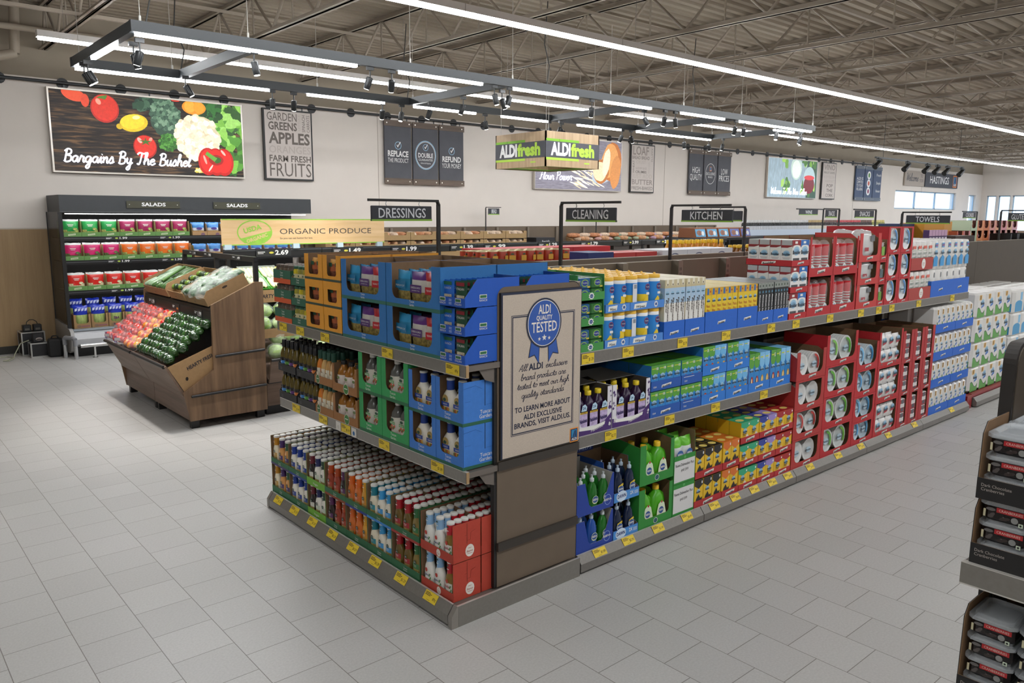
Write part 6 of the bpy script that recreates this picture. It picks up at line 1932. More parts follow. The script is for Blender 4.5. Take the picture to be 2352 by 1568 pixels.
# green detergent jugs
def jug():
    G = M('4FA821', .25)
    b = MB().lathe([((.06, .04), 0), ((.07, .05), .012), ((.072, .052), .06), ((.07, .05), .12), ((.055, .044), .175), ((.03, .03), .205), ((.02, .02), .215), ((.02, .02), .222)], G, 18, power=2.4)
    b.face((0, -.0545, 0), (1, 0, 0), (0, 0, 1))
    b.poly([(-.05, .02), (.04, .02), (.05, .06), (.03, .13), (0, .15), (-.03, .13), (-.045, .08)], M('D9E6C8', .4), 2).ell(-.002, .085, .026, .024, M('2A4E8F', .4), 3, 16).txt('REEVA', -.002, .08, .012, PW, 4, w=.042, bold=.03)
    b.poly([(-.045, .025), (.038, .022), (.046, .05)], M('D6D23A', .4), 3).rect(-.006, .135, .01, .15, M('A8402A', .4), 3)
    h = MB().tube([(.066, 0, .06), (.084, 0, .08), (.086, 0, .13), (.07, 0, .17), (.05, 0, .185)], .011, G, 8)
    c = MB().lathe([(.023, .218), (.024, .222), (.023, .246), (.02, .249)], M('EFC22A', .4), 14)
    return spec('detergent_jug', None, spec('body', b.mesh('body')), spec('handle', h.mesh('handle')), spec('cap', c.mesh('cap')))
JUG = jug()
grd = M('2F8A38', .55, noise=.03, scale=40)
def gl(b, w):
    b.ell(0, .032, .022, .02, M('2A5A6A', .5), 1, 14).ring(0, .032, .022, .02, .003, PW, 2, 16)
cs = case(.354, .34, .272, .06, grd, 'window', KRAFTD, m=.06, r=.03, mr=.035, draw=gl, sidepts=[(.002, 0), (.34, 0), (.34, .3), (.002, .26)])
for tier in range(2):
    tw = tier_word(tier, 2)
    z = z0 + tier * .302
    if tier:
        z = z0 + .3015
    put(cs, S.at(1.735, .05, z), 0, J(tw, 'green case of lime green detergent jugs'), 'display case', 'green detergent cases')
    rowfill(JUG, [1.66, 1.8], .11, .108, 2, z + .004, 'lime green yellow-capped detergent jug', J(tw, 'green case'), 'jug', 'detergent jugs')
# dishwasher pacs with white cards
def pac(v0, v1):
    def f(b, w):
        b.rect(-w / 2 + .006, v0, w / 2 - .006, v1, M('D9D8D8', .5), 1).txt('Reeva Dishwasher Pacs', 0, v0 + (v1 - v0) * .72, .02, M('26262A', .5), 2, w=w * .86, bold=.01).txt('#41099', 0, v0 + (v1 - v0) * .46, .02, M('26262A', .5), 2, w=w * .34)
        b.ell(0, v1 + .017, .012, .01, M('5AAA60', .5), 1, 10)
    return f
put(case(.242, .34, .228, .227, grd, 'lip', KRAFTD, draw=pac(.022, .196)), S.at(2.037, .05, z0), 0, 'lower green case with a white card reading Reeva Dishwasher Pacs', 'display case', 'dishwasher pac cases')
put(case(.242, .34, .35, .2, grd, 'lip', KRAFTD, draw=pac(.012, .166), sidepts=[(.002, 0), (.34, 0), (.34, .35), (.012, .35), (.002, .2)]), S.at(2.037, .05, z0 + .2295), 0, 'upper green case of dishwasher pacs with white card and bags on top', 'display case', 'dishwasher pac cases')
b = MB().pillow(.115, .31, .085, lambda u, v, f: M('6CBE3A', .25) if v > .8 else M('DDE2E0', .25), 8, 10, amp=.07, seed=4).face((0, -.046, 0), (1, 0, 0), (0, 0, 1)).ell(0, .2, .034, .03, M('2A5AA0', .35), 2, 16).txt('REEVA', 0, .194, .014, PW, 3, w=.052, bold=.03)
rn = random.Random(3)
for i in range(16):
    b.blob((-.042 + .084 * rn.random(), -.04, .13 + .03 * rn.random()), (.012, .009, .01), M('E6E6E2', .5), 8, 5)
PACB = spec('dishwasher_pac_bag', b.mesh('dishwasher_pac_bag'))
rowfill(PACB, [1.985, 2.09], .1, .1, 3, z0 + .234, 'green-topped bag of white dishwasher pacs', 'upper green pac case', 'bag', 'dishwasher pac bags')

# garbage and kitchen bag boxes in red trays
def gbag(top, picc, h=.2, w=.1, strong=True, d=.1, main='E2B92A'):
    def dr(b, W, H):
        b.poly([(-W / 2, H), (W / 2, H), (W / 2, H * .8), (0, H * .66), (-W / 2, H * .8)], M(top, .45), 1).rect(W * .3, H * .84, W * .42, H * .93, PW, 2)
        globe(b, -W * .05, H * .58, W * .2, 2)
        if strong:
            b.poly([(-W * .4, H * .02), (-W * .3, H * .3), (0, H * .46), (W * .2, H * .3), (W * .42, H * .34), (W * .4, H * .02)], M(picc, .45), 2).txt('STRONG', 0, H * .1, H * .06, PW, 3, w=W * .5, bold=.02)
        else:
            b.poly([(-W * .1, H * .02), (W * .05, H * .3), (W * .2, H * .42), (W * .35, H * .3), (W * .45, H * .02)], M(picc, .45), 2).rect(-W * .3, H * .42, W * .1, H * .46, M('4A3A1A', .5), 3).rect(-W * .3, H * .35, W * .02, H * .38, M('4A3A1A', .5), 3)
    def td(b, W, D):
        b.ell(0, D * .55, W * .34, D * .28, M('F0D878', .4), 2, 12)
    return carton('bag_box', w, d, h, main, dr, top, None, None, td)
BK, OR = gbag('1E1D1C', '1A1A1A'), gbag('D9722A', '2A2020')
TL, BU, LI, MR = gbag('2FA57A', 'D8D4C8', .158, .12, False), gbag('2A3F9A', 'D8C9A0', .158, .12, False), gbag('9A86C8', 'D8C9A0', .158, .12, False), gbag('A8202A', 'E0B8A0', .158, .12, False)
def rb(b, w):
    script(0, .016, .11, .02)(b, w)
redt2 = M('B02A2E', .55, noise=.03, scale=40)
for ti, (x0, x1, n, sp, nm, hue) in enumerate(((2.163, 2.493, 3, BK, 'black-topped yellow', 'wide'), (2.497, 2.714, 2, OR, 'orange-topped yellow', 'narrow'))):
    for tier in range(2):
        tw = tier_word(tier, 2)
        z = z0 + tier * .216
        put(tray(x1 - x0, .42, .05, redt2, rb), S.at((x0 + x1) / 2, .05, z), 0, J(tw, hue, 'red tray of', nm, 'garbage bag boxes'), 'display case', 'red garbage bag trays')
        rowfill(sp, span(x0 + .004, x1 - .004, n)[0], .0555, .104, 4 if tier else 1, z + .004, J(nm, 'garbage bag box'), J(tw, hue, 'red tray'), 'box', 'garbage bag boxes')
for ti, (x0, x1, sps, nms) in enumerate(((2.718, 2.968, [TL, TL], ['teal', 'teal']), (2.972, 3.217, [BU, LI], ['navy', 'lilac']), (3.221, 3.462, [MR, MR], ['red', 'red']))):
    for tier in range(3):
        tw = J(tier_word(tier, 3), ('left', 'centre', 'right')[ti])
        z = z0 + tier * .1825
        put(tray(x1 - x0, .42, .048, redt2, rb), S.at((x0 + x1) / 2, .05, z), 0, J(tw, 'red tray of kitchen bag boxes'), 'display case', 'red kitchen bag trays')
        for j in range(4 if tier == 2 else 1):
            for i in range(2):
                put(sps[i], S.at((x0 + x1) / 2 + (i - .5) * .122, .0555 + .104 * j, z + .004), 0, J(nms[i] + '-topped yellow kitchen bag box,', col_word(i, 2) + ',', row_word(j) + ',', tw, 'red tray'), 'box', 'kitchen bag boxes')

# plates and bowls in red cases
def platecases(x0, x1, n, zs, spl, spr, nm, m, rims, cat='plates', dd=.4):
    w = x1 - x0
    for tier in range(n):
        h = zs[tier + 1] - zs[tier] - .0015
        tw = tier_word(tier, n)
        topt = tier == n - 1
        sp = [(.002, 0), (dd, 0), (dd, h), (.004, h)] if nm != 'foam plates' else [(.002, 0), (dd, 0), (dd, h), (.08, h), (.002, h * .8)]
        cs = case(w, dd, h, .045, M('B5222A', .55, noise=.03, scale=40) if nm != 'foam plates' else M('AE3230', .55, noise=.03), 'window', KRAFTD, m=m, r=.06, top=0 if topt else .014, draw=script(.02, .014, .11, .018), sidepts=sp)
        put(cs, S.at((x0 + x1) / 2, .05, zs[tier] + z0 - .11), 0, J(tw, 'red case of', nm), 'display case', 'red plate cases')
        for i, sp in enumerate((spl, spr)):
            q = sp[tier % len(sp)]
            put(q, S.at((x0 + x1) / 2 + (i - .5) * (w - 2 * m + .02) * .5, .085, zs[tier] + z0 - .11 + .012), 0, J(nm[:-1] if nm.endswith('s') else nm, 'pack,', ('left', 'right')[i] + ',', tw, 'red case of its column'), 'plates', 'packs of ' + nm)
FP = [spec('plate_pack', plate_face('E3E3E1', 'DADAD8', s, .098, .098, 10).mesh('plate_pack')) for s in (None, 'B8403A', None)]
platecases(3.468, 3.94, 4, (.11, .358, .602, .848, 1.085), [FP[0], FP[1], FP[0], FP[2]], [FP[0], FP[1], FP[2], FP[1]], 'foam plates', .05, None)
GP = [spec('plate_pack', plate_face('DFE1E0', 'C9CFCE', s, .112, .11, 10).mesh('plate_pack')) for s in ('5FA83A', '78B84A')]
platecases(3.944, 4.496, 4, (.11, .374, .642, .911, 1.178), GP, [GP[1], GP[0]], 'green-trimmed paper plates', .045, None)
BP = [spec('plate_pack', plate_face('C9DCE8', 'B9CAD4', s, .098, .1, 10).mesh('plate_pack')) for s in ('4A96CE', '6FB2DC')]
platecases(4.5, 4.925, 4, (.11, .323, .56, .802, 1.04), BP, [BP[1], BP[0]], 'blue-trimmed paper plates', .04, None)

# napkins
def nk(b):
    b.face((0, -.034, 0), (1, 0, 0), (0, 0, 1))
    globe(b, .0, .1, .034, 2); b.poly([(-.04, .055), (.03, .07), (.03, .09), (-.04, .075)], M('A8303A', .4), 2).rect(-.04, .015, -.02, .03, M('55585C', .4), 2)
_b = MB().pillow(.132, .142, .06, M('E1DFDD', .35), 7, 7, amp=.05, seed=6)
nk(_b)
NAP = spec('napkin_pack', _b.mesh('napkin_pack'))
for tier in range(3):
    tw = tier_word(tier, 3)
    z = z0 + tier * .3335
    h = .332
    put(case(.5, .5, h, .04, M('B5272C', .55, noise=.03, scale=40), 'window', KRAFTD, m=.035, r=.04, top=.012 if tier < 2 else 0, draw=script(0, .012, .11, .017)), S.at(5.183, .05, z), 0, J(tw, 'red case of white napkin packs'), 'display case', 'red napkin cases')
    for l in range(2):
        rowfill(NAP, span(4.97, 5.396, 3)[0], .085, .065, 2 if tier == 2 and l else 1, z + .005 + l * .145, 'white napkin pack', J(('lower', 'upper')[l], 'layer,', tw, 'napkin case'), 'napkins', 'napkin packs')
# narrow red cases of coloured napkins
def nk2(b):
    b.face((0, -.028, 0), (1, 0, 0), (0, 0, 1)).rect(-.05, 0, .05, .05, M('8E2A34', .4), 1).rect(-.05, .09, .05, .13, M('8E2A34', .4), 1).ell(0, .11, .034, .024, M('5A5E66', .4), 2, 14).ell(0, .03, .03, .02, M('4A4E58', .4), 2, 14)
_b = MB().rbox((-.056, -.027, 0), (.056, .08, .135), M('D9D6D4', .4), .006)
nk2(_b)
NP2 = spec('napkin_box', _b.mesh('napkin_box'))
for ci, (x0, x1) in enumerate(((5.44, 5.69), (5.694, 5.946), (5.95, 6.202))):
    for tier in range(3):
        tw = J(tier_word(tier, 3), ('left', 'centre', 'right')[ci])
        z = z0 + tier * .322
        h = .3205
        put(case(x1 - x0, .5, h, .035, M('AC2A2E', .55, noise=.03, scale=40), 'window', KRAFTD, m=.06, r=.02, draw=script(.02, .01, .09, .015)), S.at((x0 + x1) / 2, .05, z), 0, J(tw, 'narrow red case of dark red napkin boxes'), 'display case', 'narrow red napkin cases')
        for l in range(2):
            put(NP2, S.at((x0 + x1) / 2, .085, z + .005 + l * .14), 0, J('dark red napkin box,', ('lower', 'upper')[l] + ',', tw, 'narrow red case'), 'napkins', 'napkin boxes')
# toilet paper in blue trays and loose stacks beyond
def tpk(name, w, d, h, rolls, big=False):
    b = MB().rbox((-w / 2, 0, 0), (w / 2, d, h), WRAP, .03)
    b.face((0, 0, 0), (1, 0, 0), (0, 0, 1))
    P = [(-w / 2 + .03, .004)] + [(-w / 2 + .03 + (w - .06) * i / 10, h * (.28 + .12 * math.sin(.8 + i * .55))) for i in range(11)] + [(w / 2 - .03, .004)]
    b.poly([(u, v + .01) for u, v in P], M('24502A', .35), 1).poly(P, M('4F9A38', .35), 2)
    b.face((-w / 2, d, 0), (0, -1, 0), (0, 0, 1))
    b.poly([(.03, .004), (.03, h * .3), (d / 2, h * .36), (d - .03, h * .26), (d - .03, .004)], M('4F9A38', .35), 2)
    b.face((0, 0, 0), (1, 0, 0), (0, 0, 1))
    globe(b, w * .1, h * .62, w * .17, 3)
    b.poly([(w * .0, h * .38), (w * .3, h * .46), (w * .3, h * .56), (w * .0, h * .46)], M('3A72C0', .4), 3)
    b.rect(-w * .28, h * .72, -w * .02, h * .92, M('E0B05A', .4), 2).txt('8' if big else '2X', -w * .16, h * .76, h * .13, M('3A2A1A', .4), 3, w=w * (.08 if big else .16), bold=.04)
    return spec(name, b.mesh(name))
TP4 = tpk('toilet_paper_pack', .125, .25, .26, 2)
for tier in range(4):
    tw = tier_word(tier, 4)
    z = z0 + tier * .2895
    for ti, xc in enumerate((6.463, 6.982)):
        put(tray(.514, .56, .09, BLUT, script(0, .035, .12, .018)), S.at(xc, .05, z), 0, J(tw, ('left', 'right')[ti], 'blue tray of toilet paper packs'), 'display case', 'blue toilet paper trays')
        for j in range(2):
            for i in range(4):
                put(TP4, S.at(xc + (i - 1.5) * .127, .057 + .252 * j, z + .004), 0, J('green-wave toilet paper pack,', col_word(i, 4) + ',', row_word(j) + ',', tw, ('left', 'right')[ti], 'blue tray'), 'toilet paper', 'toilet paper packs in blue trays')
# second gondola with loose stacks of toilet paper
t = thing('gondola_shelving', 'second brown gondola beyond the first, stacked with toilet paper', 'shelving', (0, 0, 0))
kick_s(0.005, 7.47, 8.9, t); kick_s(0.005, 8.906, 10.3, t); kick_s(0.005, 10.306, 13.2, t)
MB().box((7.48, .05, .02), (13.2, 2.2, .1), SHELF).obj('base_deck', t)
MB().box((7.44, 1.1, .1), (10.3, 1.12, 1.81), BROWND).box((10.306, 1.1, .1), (13.2, 1.12, 1.81), BROWND).box((7.44, 1.096, 1.81), (13.2, 1.124, 1.816), M('8F8474', .5)).obj('back_panel', t)
MB().box((7.5, 1.12, 1.6), (13.2, 2.2, 1.63), SHELF).obj('shelf', t)
put(spec('pallet_skirt', MB().box((7.455, .06, .112), (8.75, .1, .155), M('8E2A2C', .4)).box((7.3, .05, .0), (7.44, .6, .15), M('8E1F24', .35)).mesh('pallet_skirt')), (0, 0, 0), 0, 'dark red plastic skirt under the green-wave toilet paper between the gondolas', 'skirt')
TP8 = tpk('toilet_paper_pack', .28, .24, .285, 4, True)
TP9 = spec('paper_towel_pack', MB().rbox((-.16, 0, 0), (.16, .25, .285), WRAP, .03).face((0, 0, 0), (1, 0, 0), (0, 0, 1)).rect(-.13, .02, .13, .12, M('3F97C8', .4), 1).ell(0, .12, .13, .04, M('3F97C8', .4), 1, 16).rect(.04, .16, .12, .26, M('7FB8DC', .4), 1).face((-.16, .25, 0), (0, -1, 0), (0, 0, 1)).rect(.03, .02, .22, .12, M('3F97C8', .4), 1).mesh('paper_towel_pack'))
for tier in range(4):
    for j in range(3):
        for i in range(4):
            if (tier < 3 and j > 0 and i > 0):
                continue
            put(TP8, S.at(7.6 + .287 * i, .1 + .245 * j, .158 + tier * .2875), 0, J('large green-wave toilet paper pack,', NTH[i], 'from left,', row_word(j) + ',', tier_word(tier, 4), 'layer'), 'toilet paper', 'loose toilet paper stack')
        for i in range(5):
            if tier < 3 and j > 0:
                continue
            put(TP9, S.at(8.9 + .325 * i, .1 + .255 * j, .113 + tier * .2875), 0, J('large blue-banded paper towel pack,', NTH[i], 'from left,', row_word(j) + ',', tier_word(tier, 4), 'layer'), 'paper towels', 'loose paper towel stack')

# ================================================================= refrigerated salad case on the long wall
CASEB = M('34373A', .5, noise=.05, scale=10)
BLACK = M('141516', .45)
GREYP = M('B7B8BB', .35)
t = thing('refrigerated_case', 'black open salad case with glass end against the wall', 'refrigerated case', (0, 0, 0))
X0, X1, Y0, Y1 = .34, 4.36, 10.1, 10.95
MB().box((X0, Y0, 2.17), (X1, Y1, 2.42), CASEB).box((X0, Y0 - .002, 2.165), (X1, Y0 + .03, 2.175), M('6A6E70', .3, .5)).obj('canopy', t)
for x, w, al in ((1.26, .8, 'SALADS'), (2.6, .8, 'SALADS')):
    b = MB().box((x, Y0 - .02, 2.235), (x + w, Y0 - .012, 2.345), M('4A4A3E', .2)).face((x, Y0 - .02, 2.235), (1, 0, 0), (0, 0, 1))
    b.txt(al, w / 2, .033, .052, WT, 1, w=.36, bold=.03)
    for u in (.04, w - .04):
        b.ell(u, .055, .008, .008, M('E6E6E0', .3, .5), 1, 8)
    b.obj('name_plate', t)
MB().box((X0, Y1 - .03, .3), (X1, Y1, 2.17), BLACK).obj('back_panel', t)
b = MB()
for x in (1.3, 2.3, 3.3):
    for k in range(16):
        b.box((x - .02, Y1 - .034, .7 + .09 * k), (x - .012, Y1 - .03, .73 + .09 * k), M('5A5C5E', .4, .5))
b.obj('shelf_standard', t)
for z, yf in ((1.79, 10.22), (1.435, 10.18), (.985, 10.12)):
    b = MB().box((X0 + .03, yf, z - .02), (X1 - .02, Y1 - .03, z), BLACK).box((X0 + .03, yf - .02, z - .05), (X1 - .02, yf, z + .012), M('1C1D1F', .35)).box((X0 + .03, yf - .022, z - .02), (X1 - .02, yf - .018, z - .012), M('6E7276', .3, .5))
    o = b.obj('shelf', t)
    for x, p in ((.95, '1.99'), (1.75, '1.99'), (2.9, '2.49')):
        p_ = MB().box((x, yf - .026, z - .046), (x + .34, yf - .022, z + .01), M('2A2C2E', .4)).face((x, yf - .026, z - .046), (1, 0, 0), (0, 0, 1))
        p_.rect(.01, .03, .09, .036, WT, 1).rect(.01, .018, .07, .023, WT, 1).ell(.16, .028, .022, .012, M('A9C24A', .5), 1, 8).txt(p, .26, .014, .03, WT, 1, w=.11, bold=.02)
        p_.obj('price_strip', o)
MB().box((X0 + .03, 10.06, .38), (X1 - .02, Y1 - .03, .42), M('2A2A28', .6)).obj('bottom_deck', t)
MB().prism([(10.0, .16), (9.93, .2), (9.91, .28), (9.94, .36), (10.0, .4), (10.06, .4), (10.06, .16)], 'x', X0 + .02, X1, GREYP).box((X0 + .02, 9.96, .4), (X1, 10.06, .425), M('9DA8B0', .25, .3)).obj('bumper_front', t)
MB().box((X0 + .04, 10.05, .0), (X1 - .02, Y1, .16), BLACK).obj('toe_kick', t)
MB().prism([(Y1, .03), (10.1, .06), (9.98, .1), (9.92, .2), (9.9, .3), (9.93, .39), (10.0, .43), (10.9, .5), (Y1, .5)], 'x', X0 - .03, X0 + .02, M('9E9C99', .4)).obj('end_base', t)
MB().box((X0 - .02, 10.12, .48), (X0 - .008, Y1, 2.17), glass('end_glass', '3B3931', .05, .5)).obj('end_glass', t)
MB().prism([(10.07, .42), (10.12, .42), (10.14, 2.17), (10.09, 2.17)], 'x', X0 - .025, X0 + .025, BLACK).box((X0 - .025, Y1 - .03, .45), (X0 + .02, Y1, 2.17), BLACK).obj('end_frame', t)
LEDC = emitter('case_lamp', (1, 1, 1, 1), 7.0)
for z in (2.15, 1.76, 1.405, .955):
    MB().box((X0 + .08, 10.16 if z > 2 else 10.24, z - .012), (X1 - .08, 10.19 if z > 2 else 10.27, z - .002), LEDC).obj('case_lamp', t)
t = thing('cart_bumper', 'grey tubular floor bumper at the corner of the salad case', 'bumper', (0, 0, 0))
MB().tube([(.25, 10.06, .2), (.25, 10.06, .29), (.262, 10.03, .31), (.33, 9.86, .31), (.345, 9.83, .29), (.345, 9.83, .2)], .032, M('85868A', .5), 10).obj('hoop', t)
MB().cyl((.25, 10.06, 0), (.25, 10.06, .21), .028, M('B9BABC', .25, .8), 12).cyl((.345, 9.83, 0), (.345, 9.83, .21), .028, M('B9BABC', .25, .8), 12).obj('post', t)
t = thing('cart_bumper', 'polished floor rail on short posts in front of the salad case', 'bumper', (0, 0, 0))
MB().cyl((.41, 9.83, .19), (4.3, 9.83, .19), .03, M('D6D6D4', .15, .9), 12).obj('rail', t)
for x in (.6, 1.9, 3.2, 4.2):
    MB().cyl((x, 9.83, 0), (x, 9.83, .17), .016, M('D6D6D4', .15, .9), 8).cyl((x, 9.83, 0), (x, 9.83, .006), .04, M('D6D6D4', .15, .9), 10).obj('post', t)
# bagged salads
LEAF = M('9FA85C', .5, noise=.5, scale=45)
LEAFD = M('5E7040', .5, noise=.5, scale=45)
def salad(h, leaf, seed):
    T, C = M(h, .2, noise=.08), M('D9DCDA', .15)
    def fn(u, v, f):
        return C if v > .93 else T if v > .4 - .08 * math.sin(u * 3.1) else leaf
    b = MB().pillow(.225, .255, .085, fn, 8, 10, amp=.12, seed=seed)
    b.face((0, -.05, 0), (1, 0, 0), (0, 0, 1))
    rn = random.Random(seed)
    b.rect(-.05, .17, .03, .18, M('E2E0D8', .3), 2).rect(-.04, .152, .02, .16, M('E2E0D8', .3), 2).ell(.05, .11, .03, .02, leaf, 2, 9)
    return spec('salad_bag', b.mesh('salad_bag'))
SAL = {'green': [salad('2E9A4E', LEAF, i) for i in range(2)], 'maroon': [salad('9C2F5A', LEAF, i + 3) for i in range(2)], 'pink': [salad('D42F72', LEAFD, i + 5) for i in range(2)], 'orange': [salad('E8742A', LEAF, i + 7) for i in range(2)], 'red': [salad('D8302A', M('D9D0A8', .5, noise=.4, scale=45), i + 9) for i in range(2)]}
grt = M('5F8A48', .6, noise=.04, scale=30)
def strip(b, w):
    b.poly([(-.05, .022), (.05, .034), (.05, .058), (-.05, .046)], M('C8D2B0', .5), 1).poly([(-.042, .031), (.042, .04), (.042, .047), (-.042, .038)], M('6E8A58', .5), 2)
gtr = case(.266, .3, .24, .075, grt, 'lip', KRAFT, draw=strip, sidepts=[(.002, 0), (.3, 0), (.3, .24), (.02, .24), (.002, .075)])
BLB = [spec('salad_bag', MB().pillow(.19, .2, .07, lambda u, v, f: M('4A86C4', .2, noise=.1) if v > .55 else M('B08A4A', .5, noise=.5, scale=50) if v < .3 else M('D6D8E0', .25), 8, 9, amp=.2, seed=s).face((0, -.042, 0), (1, 0, 0), (0, 0, 1)).ell(0, .1, .05, .02, M('4A3A86', .4), 2, 12).mesh('salad_bag')) for s in range(3)]
ktr = case(.24, .3, .2, .075, M('A5825A', .7, noise=.05), 'lip', KRAFTD, draw=lambda b, w: b.ell(.05, .02, .035, .03, M('7A5A6A', .6), 1, 12), sidepts=[(.002, 0), (.3, 0), (.3, .2), (.05, .2), (.002, .075)])
for rw, (z, yf, names) in enumerate(((1.792, 10.215, ['green'] * 3 + ['maroon'] * 4), (1.437, 10.175, ['pink'] * 3 + ['orange'] * 4), (.987, 10.115, ['red'] * 8))):
    sh = ('top', 'second', 'third')[rw]
    for i, nm in enumerate(names):
        x = .5 + .267 * i
        put(gtr, (x, yf, z), 0, J('green lidless salad tray,', NTH[i], 'from left on the', sh, 'shelf'), 'display case', 'green salad trays')
        put(SAL[nm][i % 2], (x, yf + .06, z + .012), 0, J(nm, 'topped salad bag,', NTH[i], 'from left on the', sh, 'shelf'), 'salad bag', 'salad bags')
        put(SAL[nm][(i + 1) % 2], (x, yf + .17, z + .012), 0, J(nm, 'topped salad bag behind the', NTH[i], 'bag on the', sh, 'shelf'), 'salad bag', 'salad bags')
    if rw < 2:
        for i in range(8):
            x = 2.4 + .243 * i
            put(ktr, (x, yf, z), 0, J('brown salad kit tray,', NTH[i], 'from left on the', sh, 'shelf'), 'display case', 'brown salad kit trays')
            for k in range(2):
                put(BLB[(i + k) % 3], (x, yf + .06 + .1 * k, z + .02), 0, J('blue salad kit bag,', ('front', 'rear')[k] + ',', NTH[i], 'brown tray on the', sh, 'shelf'), 'salad bag', 'salad kit bags')
def romaine(seed, mark):
    B, Gm = M('2236A8', .2, noise=.2), M('A3B46A', .35, noise=.3, scale=50, stretch=(1, 1, .15))
    b = MB().pillow(.2, .33, .1, lambda u, v, f: B if v > .62 else Gm, 8, 12, amp=.13, seed=seed).face((0, -.055, 0), (1, 0, 0), (0, 0, 1))
    for k in range(4):
        b.poly([(-.09 + .045 * k, .25), (-.06 + .045 * k, .26), (-.05 + .045 * k, .3), (-.085 + .045 * k, .29)], M('C9D2F0', .1), 2)
    if mark:
        b.txt('T&A', 0, .1, .035, M('5A2058', .4), 2, w=.08, shear=.3, bold=.04)
    return spec('romaine_bag', b.mesh('romaine_bag'))
ROM = [romaine(1, False), romaine(2, False), romaine(3, True), romaine(4, True)]
rtr = case(.235, .26, .21, .07, M('96754C', .7, noise=.05), 'window', KRAFTD, m=.03, r=.04, draw=lambda b, w: b.ell(-.05, .03, .03, .022, M('7E6450', .6), 1, 12).rect(-.02, .02, .1, .04, M('8A5560', .6), 1))
for j in range(2):
    for i in range(9):
        x = .52 + .243 * i
        put(rtr, (x, 10.1 + .3 * j, .4215 + .08 * j), 0, J('kraft tray of romaine,', NTH[i], 'from left,', ('front', 'rear')[j], 'row on the bottom deck'), 'display case', 'kraft romaine trays')
        put(ROM[(i + j) % 4 if i > 1 else i], (x, 10.19 + .3 * j, .428 + .08 * j), 0, J('blue-topped romaine bag,', NTH[i], 'from left,', ('front', 'rear')[j], 'row on the bottom deck'), 'salad bag', 'romaine bags')

# ================================================================= equipment left on the floor
ALU = M('B9B9B6', .3, .7)
def flight(label, x0, y0, x1, y1, h):
    t = thing('equipment_case', label, 'equipment case', (x0, y0, 0))
    w, d = x1 - x0, y1 - y0
    MB().box((.006, .006, .006), (w - .006, d - .006, h - .006), M('17171A', .6)).obj('body', t)
    b = MB()
    e = .018
    for z in (0, h - e):
        b.box((0, 0, z), (w, e, z + e), ALU).box((0, d - e, z), (w, d, z + e), ALU).box((0, e, z), (e, d - e, z + e), ALU).box((w - e, e, z), (w, d - e, z + e), ALU)
    for x in (0, w - e):
        for y in (0, d - e):
            b.box((x, y, e), (x + e, y + e, h - e), ALU)
    b.obj('edging', t)
flight('larger black equipment case with aluminium edges against the tan wall', -.22, 10.62, .1, 10.93, .36)
flight('smaller black equipment case with aluminium edges in front of the larger', -.15, 10.36, .09, 10.58, .22)
put(spec('equipment_bag', MB().rbox((-.1, -.12, 0), (.1, .12, .27), M('121213', .7), .03).tube([(-.05, 0, .27), (-.03, 0, .31), (.03, 0, .31), (.05, 0, .27)], .01, M('121213', .7), 6).mesh('equipment_bag')), (.17, 10.33, 0), -.2, 'black soft equipment bag beside the silver-edged cases', 'bag')
for nm, x, lab in (('battery_pack', -.14, 'left black box on top of the larger equipment case'), ('battery_pack', .0, 'right black box on top of the larger equipment case')):
    put(spec('battery_pack', MB().rbox((-.055, -.06, 0), (.055, .06, .1), M('1A1A1B', .5), .01).box((-.03, -.062, .02), (.03, -.06, .05), M('5A564E', .4)).mesh('battery_pack')), (x + .02, 10.74, .361), 0, lab, 'battery', 'boxes on the equipment case')
put(spec('equipment_pouch', MB().rbox((-.075, -.03, 0), (.075, .03, .13), M('19181A', .6), .012).face((0, -.03, 0), (1, 0, 0), (0, 0, 1)).ell(.01, .05, .045, .022, M('A89A92', .5), 1, 14).ell(.01, .045, .04, .012, M('2A2626', .5), 2, 12).mesh('equipment_pouch')), (-.03, 10.45, .221), 0, 'black pouch with a pale oval badge on the smaller equipment case', 'pouch')
put(spec('cable', MB().tube([(-.1, 10.72, .46), (-.09, 10.74, .5), (-.05, 10.75, .53), (0, 10.75, .53), (.04, 10.74, .5), (.05, 10.72, .46)], .006, M('1A1A1A', .6), 6).mesh('cable')), (-.02, .02, 0), 0, 'black cable looping between the two boxes on the case', 'cable')
put(spec('power_cord', MB().tube([(-1.2, 10.5, .008), (-.7, 10.62, .008), (-.42, 10.66, .008), (-.36, 10.55, .01), (-.45, 10.35, .008), (-.52, 10.3, .008), (-.46, 10.25, .008), (-.38, 10.38, .01), (-.34, 10.52, .05), (-.24, 10.6, .2), (-.14, 10.52, .25)], .007, M('A8A890', .6), 6).mesh('power_cord')), (0, 0, 0), 0, 'pale green power cord coiled on the floor by the tan wall', 'cord')

# ================================================================= wooden produce tables
WAL = wood('produce_walnut', '5E4734', '8A6C50', 'z', 2.2)
WALX = wood('produce_walnut_grain', '5E4A3A', '80685A', 'y', 2.2)
WALB = wood('produce_walnut_rows', '5E4A3A', '80685A', 'x', 2.2)
RUB = M('1B1B1D', .4)
t = thing('produce_table', 'walnut end produce table with sloping bins of bagged peppers', 'produce table', (0, 0, 0))
endp = [(.3, .085), (1.11, .085), (1.118, 1.452), (1.03, 1.455), (.572, 1.245), (.56, .58), (.25, .385)]
MB().prism(endp, 'y', 4.8, 4.83, WAL).obj('end_panel', t)
MB().prism(endp, 'y', 7.03, 7.06, WAL).obj('end_panel', t)
for z, x0 in ((.74, .58), (.36, .32)):
    MB().cyl((x0, 4.785, z - .02), (1.1, 4.785, z), .014, RUB, 8).cyl((x0 + .02, 4.8, z - .02), (x0 + .02, 4.785, z - .02), .01, RUB, 6).cyl((1.08, 4.8, z), (1.08, 4.785, z), .01, RUB, 6).obj('bumper_bar', t)
